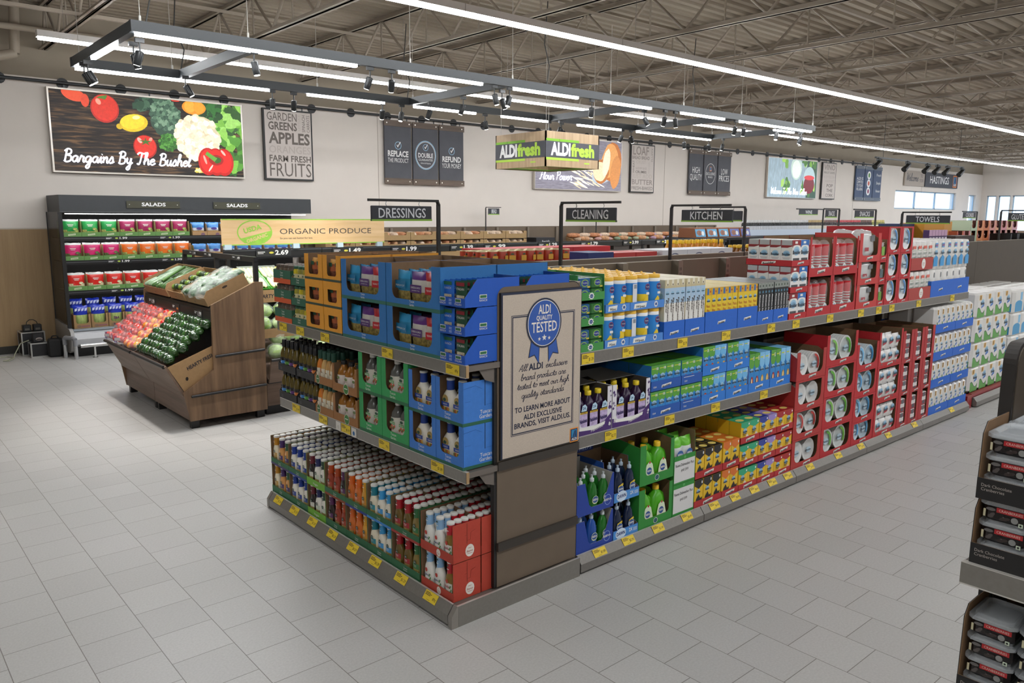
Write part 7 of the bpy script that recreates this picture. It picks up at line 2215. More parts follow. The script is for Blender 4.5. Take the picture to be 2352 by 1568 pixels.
for y0, y1 in ((4.83, 5.935), (5.945, 7.03)):
    MB().prism([(.3, .09), (.3, .31), (.32, .31), (.32, .09)], 'y', y0, y1, WALX).obj('lower_board', t)
    MB().prism([(.262, .33), (.09, .665), (.11, .672), (.285, .34)], 'y', y0, y1, WALX).obj('front_board', t)
    MB().cyl((.088, y0 + .02, .66), (.088, y1 - .02, .66), .018, RUB, 8).obj('bumper_edge', t)
MB().box((.31, 4.83, .09), (1.1, 7.03, .12), WALX).prism([(.28, .36), (.3, .35), (.62, .58), (.62, .62)], 'y', 4.83, 7.03, WALX).obj('bin_floor', t)
MB().box((.575, 4.83, 1.07), (.6, 7.03, 1.17), RUB).prism([(.58, 1.17), (1.04, 1.38), (1.04, 1.4), (.58, 1.2)], 'y', 4.83, 7.03, RUB).box((.6, 4.83, .6), (.62, 7.03, 1.07), RUB).obj('upper_deck', t)
for y, p in ((6.75, '$1.99'), (5.9, ''), (5.2, '$1.99')):
    b = MB().box((.571, y - .12, 1.075), (.575, y + .12, 1.165), M('26282A', .4)).face((.571, y + .12, 1.075), (0, -1, 0), (0, 0, 1))
    b.rect(.02, .06, .09, .067, WT, 1).rect(.02, .045, .07, .052, WT, 1)
    if p:
        b.txt(p[1:], .17, .025, .045, WT, 1, w=.1, bold=.02)
    else:
        b.ell(.18, .04, .03, .014, M('D07A2A', .5), 1, 8)
    b.obj('price_strip', t)
for x, y in ((.36, 4.87), (1.05, 4.87), (.36, 5.9), (.36, 5.99), (.36, 6.99), (1.05, 6.99)):
    MB().box((x - .04, y - .03, 0), (x + .04, y + .03, .09), RUB).obj('leg', t)
for y in (4.85, 5.94, 7.0):
    MB().box((1.045, y - .02, 1.4), (1.09, y + .02, 1.66), RUB).obj('post', t)
b = MB().box((1.05, 4.83, 1.655), (1.085, 7.02, 1.71), RUB)
b.obj('price_rail', t)
for y, p in ((6.65, '1.99'), (6.15, '.98'), (5.3, '.49')):
    b = MB().box((1.046, y - .12, 1.66), (1.05, y + .12, 1.705), M('2A2C2E', .4)).face((1.046, y + .12, 1.66), (0, -1, 0), (0, 0, 1))
    b.rect(.02, .026, .08, .031, WT, 1).txt(p, .18, .01, .026, WT, 1, w=.08)
    b.obj('price_strip', t)
# long row of tables behind it
t = thing('produce_table', 'long walnut row of produce tables behind the dressings, with black price rail', 'produce table', (0, 0, 0))
RX0, RX1 = 1.14, 11.2
b = MB().box((RX0, 4.86, .1), (RX1, 4.885, .355), WALB).prism([(4.8, .365), (4.72, .62), (4.745, .628), (4.83, .365)], 'x', RX0, RX1, WALB)
b.obj('front_board', t)
MB().box((RX0, 4.8, .355), (RX1, 4.886, .366), RUB).box((RX0, 4.9, 0), (RX1, 7.0, .1), RUB).obj('toe_kick', t)
MB().cyl((RX0, 4.722, .622), (RX1, 4.722, .622), .016, RUB, 8).obj('bumper_edge', t)
MB().prism([(4.82, .4), (5.4, .8), (5.42, .8), (5.42, .4)], 'x', RX0, RX1, WALB).box((RX0, 5.4, .4), (RX1, 6.5, 1.18), RUB).prism([(5.35, 1.18), (5.85, 1.38), (5.85, 1.34), (5.4, 1.15)], 'x', RX0, RX1, RUB).obj('bin_floor', t)
for k in range(9):
    x = 1.2 + 1.24 * k
    MB().box((x - .02, 5.92, 1.18), (x + .02, 5.96, 1.66), RUB).obj('post', t)
b = MB()
for k in range(9):
    x = 1.15 + 1.24 * k
    b.box((x, 5.92, 1.65), (min(x + 1.232, RX1), 5.95, 1.745), M('1E1F21', .4)).box((x, 5.915, 1.72), (min(x + 1.232, RX1), 5.92, 1.735), M('5A5E62', .3, .5))
b.obj('price_rail', t)
for x, p in ((1.75, '2.69'), (2.75, '1.49'), (3.62, '1.99'), (4.6, '1.39'), (5.22, '.99'), (6.3, '1.29'), (7.25, '1.79'), (8.3, '3.99'), (9.2, '2.99'), (10.3, '1.19')):
    b = MB().box((x - .22, 5.908, 1.652), (x + .22, 5.912, 1.74), M('2A2C2E', .4)).face((x - .22, 5.908, 1.652), (1, 0, 0), (0, 0, 1))
    b.rect(.02, .05, .11, .058, WT, 1).rect(.02, .034, .09, .04, WT, 1).ell(.19, .045, .03, .013, M('C9C24A', .5), 1, 8).txt(p, .32, .02, .052, WT, 1, w=.17, bold=.03)
    b.obj('price_strip', t)
MB().box((RX0, 6.95, .1), (RX1, 7.0, 1.2), WALB).obj('rear_board', t)
# sign board on the rail
PINE = wood('sign_pine', 'CDA876', 'E0C196', 'x', 2.4)
SG = M('8DBF45', .6, noise=.08, scale=20)
t = thing('organic_sign', 'long pine sign board reading ORGANIC PRODUCE above the price rail', 'sign', (1.14, 5.93, 1.79))
b = MB().box((0, -.012, 0), (2.16, .012, .305), PINE).face((0, -.0122, 0), (1, 0, 0), (0, 0, 1))
b.rect(0, 0, 2.16, .012, SG, 1).rect(0, .293, 2.16, .305, SG, 1)
b.ring(.39, .15, .215, .145, .014, SG, 2, 30).poly([(.2, .075), (.26, .025), (.5, .02), (.58, .08), (.6, .17)], SG, 2)
b.txt('USDA', .37, .165, .055, SG, 3, w=.22, bold=.03, rot=.25).txt('ORGANIC', .42, .065, .04, PINE, 3, w=.27, bold=.03, rot=.3)
b.txt('ORGANIC PRODUCE', .7, .125, .065, M('4A443E', .6), 2, w=1.26, align='l').txt('So you can eat better for less.', .7, .065, .022, M('4A443E', .6), 2, w=.43, align='l')
b.obj('board', t)
for x in (.06, .9, 1.5, 2.08):
    MB().box((x - .04, -.03, -.048), (x + .04, .02, .01), M('BCCFDC', .2)).obj('clip', t)

# ----------------------------------------------------------------- goods on the end table
def slope(u, v, lift=0.0):
    """point on the heap: u metres along the front (0 at the near end), v 0..1 up the slope"""
    return (.15 + .45 * v, 4.87 + u, .655 + .36 * v + lift)
rn = random.Random(21)
PEPM = [M(h, .18, noise=.3, scale=14, coat=1.0) for h in ('24421F', '1B361A', '345A28', '2A4A2A')]
def pepper(i):
    b = MB().blob((0, 0, 0), (.06, .058, .05), PEPM[i], 12, 9, .14, 40 + i)
    b.face((-.05, .04, .012), (0, -1, 0), (.4, 0, .9))
    r2 = random.Random(i)
    for k in range(4):
        u = .0 + .06 * r2.random()
        b.poly([(u, -.01), (u + .006, -.012), (u + .02 * (r2.random() - .5) + .008, .03)], M('C4D0CC', .1), 8)
    return spec('bagged_pepper', b.mesh('bagged_pepper'))
PEP = [pepper(i) for i in range(4)]
k = 0
for j in range(7):
    for i in range(10):
        x, y, z = slope(.05 + .1 * i + (.05 if j % 2 else 0), (j + .3) / 7, .045 + .015 * rn.random())
        put(PEP[k % 4], (x, y, z), rn.random() * 6, 'shiny dark green bagged pepper heaped in the right front bin of the end table', 'pepper', 'bagged green peppers', rx=rn.random() * .8, ry=rn.random() * .8)
        k += 1
def fruitbag(cols, seed, lab):
    r2 = random.Random(seed)
    b = MB()
    for q in range(7):
        b.blob(((q % 2 - .5) * .075 + .01 * r2.random(), (q // 2 - 1.2) * .06, .02 * r2.random()), (.042, .04, .036), M(cols[q % len(cols)], .25, noise=.1, coat=.6), 9, 7, .05, seed + q)
    f = MB().blob((0, 0, .0), (.1, .15, .052), glass('bag_film', 'F2E6E6', .1, .14), 12, 8, .13, seed, 2.4)
    p = MB()
    p.face((-.08, .06, .03), (0, -1, 0), (.5, 0, .86)).poly([(0, 0), (.1, .01), (.1, .045), (0, .035)], M('DAD6DA', .3), 14).poly([(-.02, -.02), (.03, -.03), (.05, .06), (.0, .06)], M('6A4A96', .3, alpha=.6), 8)
    kids = [spec('contents', b.mesh('contents')), spec('plastic_bag', f.mesh('plastic_bag'))]
    if lab:
        kids.append(spec('label', p.mesh('label')))
    return spec('produce_bag', None, *kids)
RB3 = [fruitbag(('B8241E', 'C8362A', 'A01C1A'), s, True) for s in (3, 9)]
OB3 = [fruitbag(('D9822A', 'C8302A', 'E0A23A'), s, False) for s in (5, 13)]
for j in range(4):
    for i in range(4):
        x, y, z = slope(1.46 + .2 * i + .03 * j, (j + .35) / 4, .05)
        put(RB3[(i + j) % 2], (x, y, z), rn.uniform(-.4, .4), J('bag of red peppers in the left front bin,', NTH[i], 'from right,', NTH[j], 'up the slope'), 'produce bag', 'red pepper bags', ry=-.62)
    for i in range(2):
        x, y, z = slope(1.12 + .17 * i, (j + .35) / 4, .05)
        put(OB3[(i + j) % 2], (x, y, z), rn.uniform(-.4, .4), J('bag of orange and red peppers beside the green ones,', ('right', 'left')[i] + ',', NTH[j], 'up the slope'), 'produce bag', 'mixed pepper bags', ry=-.62)
def pbox(w, d, h, word=None):
    b = MB()
    k = .004
    b.box((-w / 2, 0, 0), (w / 2, d, .004), KRAFT).box((-w / 2, 0, .004), (w / 2, k, h * .62), KRAFT).box((-w / 2, d - k, .004), (w / 2, d, h), KRAFT)
    for s in (-1, 1):
        x0, x1 = sorted((s * w / 2, s * (w / 2 - k)))
        b.prism([(k, .004), (d - k, .004), (d - k, h), (.05, h), (k, h * .7)], 'x', x0, x1, KRAFT)
        b.face((s * w / 2, 0 if s > 0 else d, 0), (0, s, 0), (0, 0, 1)).ell(d * .5, h * .72, .03, .012, M('3A2C20', .8), 1, 12)
        if word:
            b.txt(word, d * (.68 if s > 0 else .3), h * .3, .03, M('33302E', .7), 1, w=.2, rot=.0)
    b.face((0, 0, 0), (1, 0, 0), (0, 0, 1)).rect(-.06, h * .2, .0, h * .24, M('5A4632', .7), 1)
    return spec('produce_carton', b.mesh('produce_carton'))
tilt = math.atan2(.2, .46)
def up(u, v, lift=0.0):
    """point on the sloping upper deck; u along from the near end, v depth"""
    return (.585 + v * math.cos(tilt) - lift * math.sin(tilt), 4.83 + u, 1.215 + v * math.sin(tilt) + lift * math.cos(tilt))
def onup(sp, u, v, lift, rz, label, cat, group=None):
    o = put(sp, (0, 0, 0), 0, label, cat, group)
    o.matrix_basis = Matrix.Translation(up(u, v, lift)) @ Matrix.Rotation(-tilt, 4, 'Y') @ Matrix.Rotation(-PI / 2 + rz, 4, 'Z')
    return o
for u, w, nm in ((.4, .62, 'broccoli bags'), (1.0, .5, 'avocados'), (1.72, .82, 'cucumbers')):
    onup(pbox(w, .48, .15, '24 Count' if nm == 'avocados' else None), u, 0, .002, 0, 'open kraft carton of %s on the upper deck of the end table' % nm, 'carton', 'kraft produce cartons')
CUC = []
for i, h in enumerate(('2C4A22', '3A5A2A', '7E9878', '8FA58C')):
    b = MB()
    b.T = Matrix.Rotation(PI / 2, 4, 'X')
    b.lathe([(.006, -.1), (.02, -.09), (.0265, -.05), (.027, .04), (.02, .09), (.006, .1)], M(h, .3, noise=.25, scale=25, coat=.4), 10)
    b.T = None
    CUC.append(spec('cucumber', b.mesh('cucumber')))
for j in range(3):
    for i in range(13):
        onup(CUC[(i // 4 + (j % 2)) % 4 if i > 5 else (i + j) % 2], 1.36 + .058 * i, .1 + .14 * j, .1 + .02 * rn.random(), rn.uniform(-.25, .25), 'cucumber lying in the left kraft carton on the upper deck', 'cucumber', 'cucumbers in the kraft carton')
onup(spec('leek', MB().cyl((0, -.2, 0), (0, .2, 0), .016, M('4A6E34', .35), 8).mesh('leek')), 1.6, .24, .16, .5, 'long straight green stalk lying across the cucumbers', 'vegetable')
AVO = [spec('avocado', MB().blob((0, 0, 0), (.036, .05, .034), M(h, .35, noise=.3, scale=60), 10, 8, .03, i).mesh('avocado')) for i, h in enumerate(('1F2E1A', '5F7A2A', '2A3E1E'))]
for j in range(4):
    for i in range(6):
        onup(AVO[(i * 2 + j) % 3], .8 + .078 * i, .08 + .105 * j, .1 + .015 * rn.random(), rn.random() * 3, 'dark avocado in the middle kraft carton on the upper deck', 'avocado', 'avocados in the kraft carton')
def brocbag(seed):
    b = MB()
    r2 = random.Random(seed)
    for q in range(6):
        b.blob((r2.uniform(-.05, .05), r2.uniform(-.07, .07), r2.uniform(-.01, .02)), (.04, .04, .03), M(('4A6A48', '6A8A64', '3A5638')[q % 3], .5, noise=.3, scale=60), 8, 6, .2, seed + q)
    f = MB().blob((0, 0, .005), (.085, .12, .055), glass('crinkled_film', 'E8F0EC', .08, .22), 12, 8, .2, seed, 2.3)
    return spec('broccoli_bag', None, spec('contents', b.mesh('contents')), spec('plastic_bag', f.mesh('plastic_bag')))
BRB = [brocbag(s) for s in (2, 7, 12)]
for j in range(4):
    for i in range(3):
        onup(BRB[(i + j) % 3], .22 + .18 * i, .08 + .115 * j, .12 + .02 * (j % 2), rn.uniform(-.5, .5), J('clear bag of broccoli in the near carton,', NTH[i], 'from right,', NTH[j], 'up the slope'), 'produce bag', 'broccoli bags')
# cardboard side of the pepper bin
put(spec('bin_liner', MB().prism([(.12, .655), (.285, .36), (.575, .6), (.575, .83)], 'y', 4.832, 4.838, KRAFT).face((0, 4.831, 0), (1, 0, 0), (0, 0, 1)).txt('HEARTY FRESH', .45, .665, .035, M('25232A', .7), 1, w=.3, bold=.03, rot=.42, shear=.1).ell(.3, .52, .014, .02, M('241A12', .8), 1, 10).mesh('bin_liner')), (0, 0, 0), 0, 'kraft side board of the pepper bin reading HEARTY FRESH', 'bin liner')
# ----------------------------------------------------------------- goods on the long row
LETG = [spec('lettuce_head', None, spec('head', MB().blob((0, 0, 0), (.085, .085, .075), M(h, .4, noise=.35, scale=18), 12, 9, .1, i).mesh('head')), spec('plastic_bag', MB().blob((0, 0, .004), (.095, .095, .086), glass('lettuce_film', 'EAF4EA', .08, .2), 12, 8, .16, i + 5).face((0, -.09, 0), (1, 0, 0), (0, .3, .95)).rect(-.03, -.01, .02, .015, M('E2E6EA', .3), 6).ell(.03, .03, .03, .012, M('A8304A' if i else '3A6AA0', .3), 6, 9).mesh('plastic_bag'))) for i, h in enumerate(('A9C77A', 'C4D8A0', '8FB05A'))]
for j in range(4):
    for i in range(12):
        put(LETG[(i * 2 + j) % 3], (1.26 + .19 * i + (.08 if j % 2 else 0), 4.86 + .15 * j, .69 + .13 * j), rn.random() * 3, 'bagged iceberg lettuce in the lower bin of the long row', 'lettuce', 'bagged lettuce heads')
put(spec('produce_carton', MB().box((0, 0, 0), (2.3, .004, .1), KRAFT).mesh('produce_carton')), (1.15, 4.93, .83), 0, 'low kraft strip across the lettuce bin', 'carton')
b = MB()
b.box((-.11, -.11, 0), (.11, .11, .012), M('4FA53A', .4)).box((-.11, -.11, .012), (.11, -.104, .03), M('4FA53A', .4)).box((-.11, .104, .012), (.11, .11, .03), M('4FA53A', .4)).box((-.11, -.104, .012), (-.104, .104, .03), M('4FA53A', .4)).box((.104, -.104, .012), (.11, .104, .03), M('4FA53A', .4))
ears = MB()
for i in range(4):
    ears.T = Matrix.Translation((-.072 + .048 * i, 0, .038)) @ Matrix.Rotation(PI / 2, 4, 'X')
    ears.lathe([(.012, -.095), (.022, -.07), (.024, .05), (.01, .098)], M(('E6DFA8', 'D9D494')[i % 2], .4, noise=.15, scale=120), 9)
ears.T = None
CORN = spec('corn_tray', None, spec('tray', b.mesh('tray')), spec('corn_ear', ears.mesh('corn_ear')), spec('wrap', MB().box((-.108, -.108, .062), (.108, .108, .064), glass('corn_wrap', 'F2FFF2', .06, .12)).mesh('wrap')))
for j in range(2):
    for i in range(8):
        put(CORN, (1.33 + .24 * i, 5.47 + .22 * j, 1.3 + .1 * j + .05), 0, J('green tray of corn cobs,', NTH[i], 'from left,', ('front', 'rear')[j], 'row of the upper deck'), 'corn tray', 'corn trays', rx=.5)
put(spec('produce_carton', MB().box((0, 0, 0), (2.0, .006, .14), KRAFT).face((0, 0, 0), (1, 0, 0), (0, 0, 1)).txt('HEARTY FRESH', .25, .05, .04, M('25232A', .7), 1, w=.36, bold=.03, shear=.1).mesh('produce_carton')), (1.2, 5.33, 1.17), 0, 'kraft carton front under the corn reading HEARTY FRESH', 'carton')
def bananas(seed):
    b = MB()
    for q in range(4):
        P = [(.03 * q - .045, -.07 * math.cos(a), .07 * math.sin(a)) for a in [PI * k / 6 for k in range(7)]]
        for i in range(6):
            b.cyl(P[i], P[i + 1], .014 + .004 * math.sin(PI * i / 6), M('D9B62A', .4, noise=.1), 7, .014 + .004 * math.sin(PI * (i + 1) / 6))
    return spec('banana_bunch', b.mesh('banana_bunch'))
BAN = bananas(1)
for i in range(9):
    put(BAN, (1.28 + .17 * i, 5.86, 1.445), .2 * (i % 3), J('yellow banana bunch,', NTH[i], 'from left behind the corn'), 'bananas', 'banana bunches')
MEL = [spec(n, MB().blob((0, 0, 0), (r, r, r * .9), M(h, .5, noise=.2, scale=30), 10, 8, .05, i).mesh(n)) for i, (n, r, h) in enumerate((('cabbage', .11, 'C9DBA8'), ('melon', .1, 'E0CF7A'), ('onion', .07, 'D8C7B0'), ('apple', .055, 'C8604A')))]
for k in range(30):
    x = 3.4 + .245 * k
    q = 3 if x < 4.6 else 0 if x < 6.2 else 1 if 7.6 < x < 9 else 2 if 9 <= x < 9.8 else 0
    put(MEL[q], (x, 5.55, 1.38 + (.1, .09, .06, .05)[q]), rn.random() * 6, J(('pale cabbage', 'yellow melon', 'pale onion', 'red apple')[q], 'on the upper deck of the long row,', NTH[k % 20], ('after' if k < 20 else 'before'), ('the corn' if k < 20 else 'the right end')), 'produce', 'loose produce on the long row')
b = MB().blob((0, 0, .1), (.07, .07, .1), M('A8823A', .6, noise=.3, scale=40), 10, 8, .05, 1)
for i in range(9):
    a = i * .7
    b.add([(.02 * math.cos(a), .02 * math.sin(a), .18), (.02 * math.cos(a + 1), .02 * math.sin(a + 1), .18), (.1 * math.cos(a + .5), .1 * math.sin(a + .5), .28 + .01 * i)], [(0, 1, 2), (2, 1, 0)], M('7FA56A', .5))
PINEA = spec('pineapple', b.mesh('pineapple'))
for i in range(6):
    put(PINEA, (6.35 + .2 * i, 5.7, 1.33), i, J('pineapple with spiky crown on the long row,', NTH[i], 'from left'), 'pineapple', 'pineapples')

# ================================================================= back side of the long gondola
zb = 1.6915
def can(b):
    b.face((0, -.0462, 0), (1, 0, 0), (0, 0, 1)).rect(-.026, .045, .026, .085, M('D9A23A', .4), 1).rect(-.012, .09, .012, .1, M('2A5A40', .4), 2).ell(-.01, .02, .01, .01, M('1E1A18', .5), 1, 8)
_b = MB().lathe([(.044, 0), (.0455, .004), (.0455, .112), (.044, .116)], M('B23A1E', .35), 16)
can(_b)
CAN = spec('food_can', None, spec('body', _b.mesh('body')), spec('lid', MB().lathe([(.0455, .116), (.0455, .12), (.04, .121), (.039, .118)], M('C9B68A', .3, .6), 16).mesh('lid')))
for i in range(3):
    put(tray(.31, .32, .04, REDT), S.at(1.49 + .314 * i, 1.42, zb), 0, J('red tray under the red food cans,', ('left', 'middle', 'right')[i]), 'display case', 'red can trays')
    put(spec('display_case', MB().box((-.155, 0, 0), (.155, .3, .03), REDT).mesh('display_case')), S.at(1.49 + .314 * i, 1.43, zb + .042), 0, J('flat red pad under the red food cans,', ('left', 'middle', 'right')[i]), 'display case', 'red can pads')
for j in range(3):
    for i in range(10):
        put(CAN, S.at(1.39 + .096 * i, 1.48 + .096 * j, zb + .0735), .4 * (i % 3 - 1), J('red food can,', NTH[i], 'from left,', row_word(j), 'behind the gondola spine'), 'can', 'red food cans')
BGR = spec('sealed_case', MB().box((-.245, 0, 0), (.245, .34, .185), M('C22C34', .5, noise=.03)).face((0, 0, 0), (1, 0, 0), (0, 0, 1)).rect(.1, .03, .16, .09, M('DCD6D0', .5), 1).mesh('sealed_case'))
for i in range(3):
    put(BGR, S.at(2.1 + .495 * i - .1, 1.86, zb), 0, J('plain red carton behind the red cans,', ('left', 'middle', 'right')[i]), 'carton', 'plain red cartons')
put(spec('sealed_case', MB().box((-.16, 0, 0), (.16, .3, .15), M('26356E', .5)).mesh('sealed_case')), S.at(2.72, 1.5, zb), 0, 'navy blue carton right of the red cans', 'carton')
for i in range(2):
    put(spec('sealed_case', MB().box((-.145, 0, 0), (.145, .3, .14), M('B93A38', .5)).mesh('sealed_case')), S.at(3.03 + .3 * i, 1.5, zb), 0, J('red carton between the navy carton and white cases,', ('left', 'right')[i]), 'carton', 'short red cartons')
FLO = spec('sealed_case', MB().box((-.185, 0, 0), (.185, .34, .15), M('D5D7DC', .5)).face((0, 0, 0), (1, 0, 0), (0, 0, 1)).ring(0, .06, .09, .06, .008, M('3A4466', .5), 1, 24).txt('BAKED', 0, .085, .025, M('3A4466', .5), 2, w=.11).face((0, 0, .15), (1, 0, 0), (0, 1, 0)).rect(-.18, .16, .18, .17, M('9A9CA2', .5), 1).mesh('sealed_case'))
for i in range(3):
    put(FLO, S.at(3.68 + .374 * i, 1.45, zb), 0, J('white carton with a dark blue ring print,', ('left', 'middle', 'right')[i]), 'carton', 'white ring-print cartons')
OIL = lathe_bottle('oil_bottle', [(.04, 0), (.044, .006), (.044, .11), (.03, .15), (.017, .18)], 'C8862A', [([(.021, .178), (.022, .182), (.021, .212), (.019, .215)], 'F0C52A')], lab={1: ('C9702A', 1.0)}, n=12)
OIG = lathe_bottle('oil_bottle', [(.036, 0), (.04, .006), (.04, .08), (.028, .115), (.016, .135)], '7A4A1A', [([(.021, .133), (.022, .137), (.021, .16), (.019, .162)], 'E2B82A')], lab={1: ('5E9A34', 3.2)}, n=12)
for j in range(2):
    for i in range(9):
        put(OIL, S.at(4.32 + .1 * i, 1.93 + .1 * j, zb), 0, J('amber oil bottle with yellow cap,', NTH[i], 'from left,', row_word(j)), 'bottle', 'amber oil bottles')
    for i in range(9):
        put(OIG, S.at(4.98 + .085 * i, 1.62 + .1 * j, zb), 0, J('brown bottle with green label and yellow cap,', NTH[i], 'from left,', row_word(j)), 'bottle', 'green-label bottles')
o = put(OIL, S.at(4.72, 1.6, zb + .045), 0, 'amber oil bottle with yellow cap lying on its side', 'bottle')
o.rotation_euler = (0, PI / 2, .3)
GLID = lathe_bottle('jar', [(.03, 0), (.032, .06)], '4A3A2A', [([(.034, .06), (.034, .075), (.03, .077)], '2C5A3C')], n=12)
for j in range(2):
    for i in range(11):
        put(GLID, S.at(1.02 + .075 * i, 1.26 + .072 * j, zb), 0, J('small green-lidded jar behind the sponge trays,', NTH[i], 'from left,', row_word(j)), 'jar', 'green-lidded jars')
RELI = lathe_bottle('jar', [(.04, 0), (.043, .006), (.043, .11), (.036, .125)], '3A1A22', [([(.04, .125), (.041, .128), (.041, .148), (.036, .151)], '16171A')], n=12, lab={1: ('4A1622', 3.2)})
RELG = lathe_bottle('jar', [(.04, 0), (.043, .006), (.043, .11), (.036, .125)], '5A5A24', [([(.04, .125), (.041, .128), (.041, .148), (.036, .151)], '16171A')], n=12)
for j in range(2):
    for i in range(13):
        put(RELG if i < 6 else RELI, (1.32 + .092 * j, 2.27 - .092 * i, 1.62), 0, J(('olive' if i < 6 else 'dark red') + ' jar with black lid behind the end unit,', NTH[i], 'from left,', row_word(j)), 'jar', 'black-lidded jars')
t = thing('side_shelf', 'brown shelf behind the end unit holding black-lidded jars', 'shelf', (0, 0, 0))
MB().box((1.215, 1.1, 1.59), (1.5, 2.35, 1.618), SHELF).obj('board', t)
MB().box((1.215, 2.3, 0), (1.5, 2.33, 1.59), BROWN).box((1.215, 1.21, 0), (1.23, 2.3, 1.59), BROWN).obj('support', t)

# far half of the second gondola: snack boxes
CHM = M('8A4A34', .25, noise=.6, scale=30)
zc = 1.6315
hues = ('D9775A', 'E79AA0', 'C9DCBE', 'F0A070', 'E98A5A', 'EFA9A0', 'F2B08A', 'E8A0A8', 'F0C0A0', 'E6B0B8')
for i in range(10):
    h = hues[i]
    cs = case(.268, .3, .158, .04, M(h, .5), 'window', M('5A2A20', .7), m=.04, r=.05, mr=.06)
    for tier in range(3):
        if tier == 2 and i < 2:
            continue
        put(cs, S.at(10.75 + .27 * i, 1.5, zc + .16 * tier), 0, J(('salmon', 'pink', 'mint', 'peach', 'orange', 'rose', 'apricot', 'blush', 'cream', 'lilac')[i], 'snack case,', tier_word(tier, 3), 'layer beyond the toilet paper'), 'display case', 'pastel snack cases')
        if tier:
            put(spec('snack_bag', MB().pillow(.19, .14, .1, CHM if i % 3 else M('7A3A4A', .2, noise=.6, scale=25), 6, 6, amp=.2, seed=i * 3 + tier).mesh('snack_bag')), S.at(10.75 + .27 * i, 1.57, zc + .16 * tier + .006), 0, J('shiny snack bag in the', ('salmon', 'pink', 'mint', 'peach', 'orange', 'rose', 'apricot', 'blush', 'cream', 'lilac')[i], 'case,', tier_word(tier, 3), 'layer'), 'snack bag', 'snack bags')
put(spec('header_board', MB().box((0, 0, 0), (.72, .35, .44), M('D8962A', .5)).mesh('header_board')), S.at(9.7, 1.62, zc), 0, 'orange yellow display carton under the TOWELS sign', 'carton')
put(spec('header_board', MB().box((0, 0, 0), (.3, .35, .46), M('E0A552', .5)).mesh('header_board')), S.at(10.425, 1.62, zc), 0, 'lighter orange carton beside the snack cases', 'carton')
put(spec('header_board', MB().box((0, 0, 0), (.5, .3, .43), M('23355E', .5)).mesh('header_board')), S.at(9.18, 1.75, zc), 0, 'navy display carton left of the orange carton', 'carton')
JUC = spec('juice_carton', MB().box((-.05, 0, 0), (.05, .08, .24), M('4A2A5E', .4)).face((0, 0, 0), (1, 0, 0), (0, 0, 1)).rect(-.05, .16, .05, .24, M('C9A0BE', .4), 1).rect(-.04, .03, .02, .09, M('E07A5A', .4), 1).rect(-.03, .1, .04, .14, M('E6DCE8', .4), 1).mesh('juice_carton'))
for i in range(6):
    put(JUC, S.at(9.12 + .105 * i, 1.3, zc + .11), 0, J('purple drink carton,', NTH[i], 'from left beyond the towel packs'), 'carton', 'purple drink cartons')
put(spec('display_case', MB().box((0, 0, 0), (.64, .12, .11), M('8A8FA6', .5)).mesh('display_case')), S.at(9.06, 1.29, zc), 0, 'grey blue pad under the purple drink cartons', 'display case')
put(spec('display_case', MB().box((0, 0, 0), (.75, .3, .26), M('43342E', .5)).face((0, 0, 0), (1, 0, 0), (0, 0, 1)).poly([(.1, .12), (.5, .12), (.42, .18), (.3, .22), (.18, .18)], M('A8302E', .5), 1).mesh('display_case')), S.at(9.95, 1.28, zc), 0, 'dark brown case with a red badge in front of the orange carton', 'display case')
for i in range(3):
    put(case(.36, .3, .27, .08, M('1A1A1C', .4), 'window', M('141414', .6), m=.05, r=.03), S.at(12.2 + .37 * i, 1.2, zc), 0, J('black open case on the second gondola,', ('left', 'middle', 'right')[i]), 'display case', 'black open cases')
    put(spec('snack_bag', MB().pillow(.25, .2, .1, M('16181C', .15), 6, 6, amp=.15, seed=i).mesh('snack_bag')), S.at(12.2 + .37 * i, 1.28, zc + .006), 0, J('glossy black bag in the', ('left', 'middle', 'right')[i], 'black case'), 'snack bag', 'glossy black bags')

# ================================================================= bread wall
t = thing('bread_shelving', 'brown bread shelving along the picture wall with kraft trays', 'shelving', (0, 0, 0))
MB().box((4.5, 10.85, .1), (18.0, 10.95, 1.9), BROWN).obj('back_panel', t)
b = MB()
for k in range(15):
    x = 4.6 + .95 * k
    b.box((x - .03, 10.8, .1), (x + .03, 10.85, 1.88), M('857B6E', .4, .4))
b.obj('upright', t)
for z in (.5, 1.0, 1.3):
    MB().box((4.5, 10.2, z - .03), (18.0, 10.85, z), SHELF).obj('shelf', t)
MB().box((4.5, 10.2, 0), (18.0, 10.85, .12), DARK).obj('plinth', t)
BRM = [spec('bread_bag', MB().blob((0, 0, .055), (.075, .17, .055), M(h, .35, noise=.3, scale=30), 10, 7, .12, i, 2.6).mesh('bread_bag')) for i, h in enumerate(('C98A62', 'D3A27A', 'D9C0A8'))]
BTR = case(.62, .42, .16, .1, M('9C8058', .8, noise=.05), 'window', M('8A6E4C', .8), m=.09, r=.03)
for k in range(8):
    x = 5.0 + .63 * k
    for tier in range(3):
        put(BTR, (x, 10.22, 1.3015 + .175 * tier), 0, J('kraft bread tray,', NTH[k], 'from left,', tier_word(tier, 3), 'layer of the bread wall'), 'display case', 'kraft bread trays')
        if tier:
            for i in range(3):
                put(BRM[(i + k + tier) % 3 if k < 6 else 2], (x + (i - 1) * .18, 10.42, 1.3015 + .175 * tier + .055), .1 * i, J('bagged bread loaf,', ('left', 'middle', 'right')[i] + ',', NTH[k], 'bread tray,', tier_word(tier, 3), 'layer'), 'bread', 'bagged bread loaves')
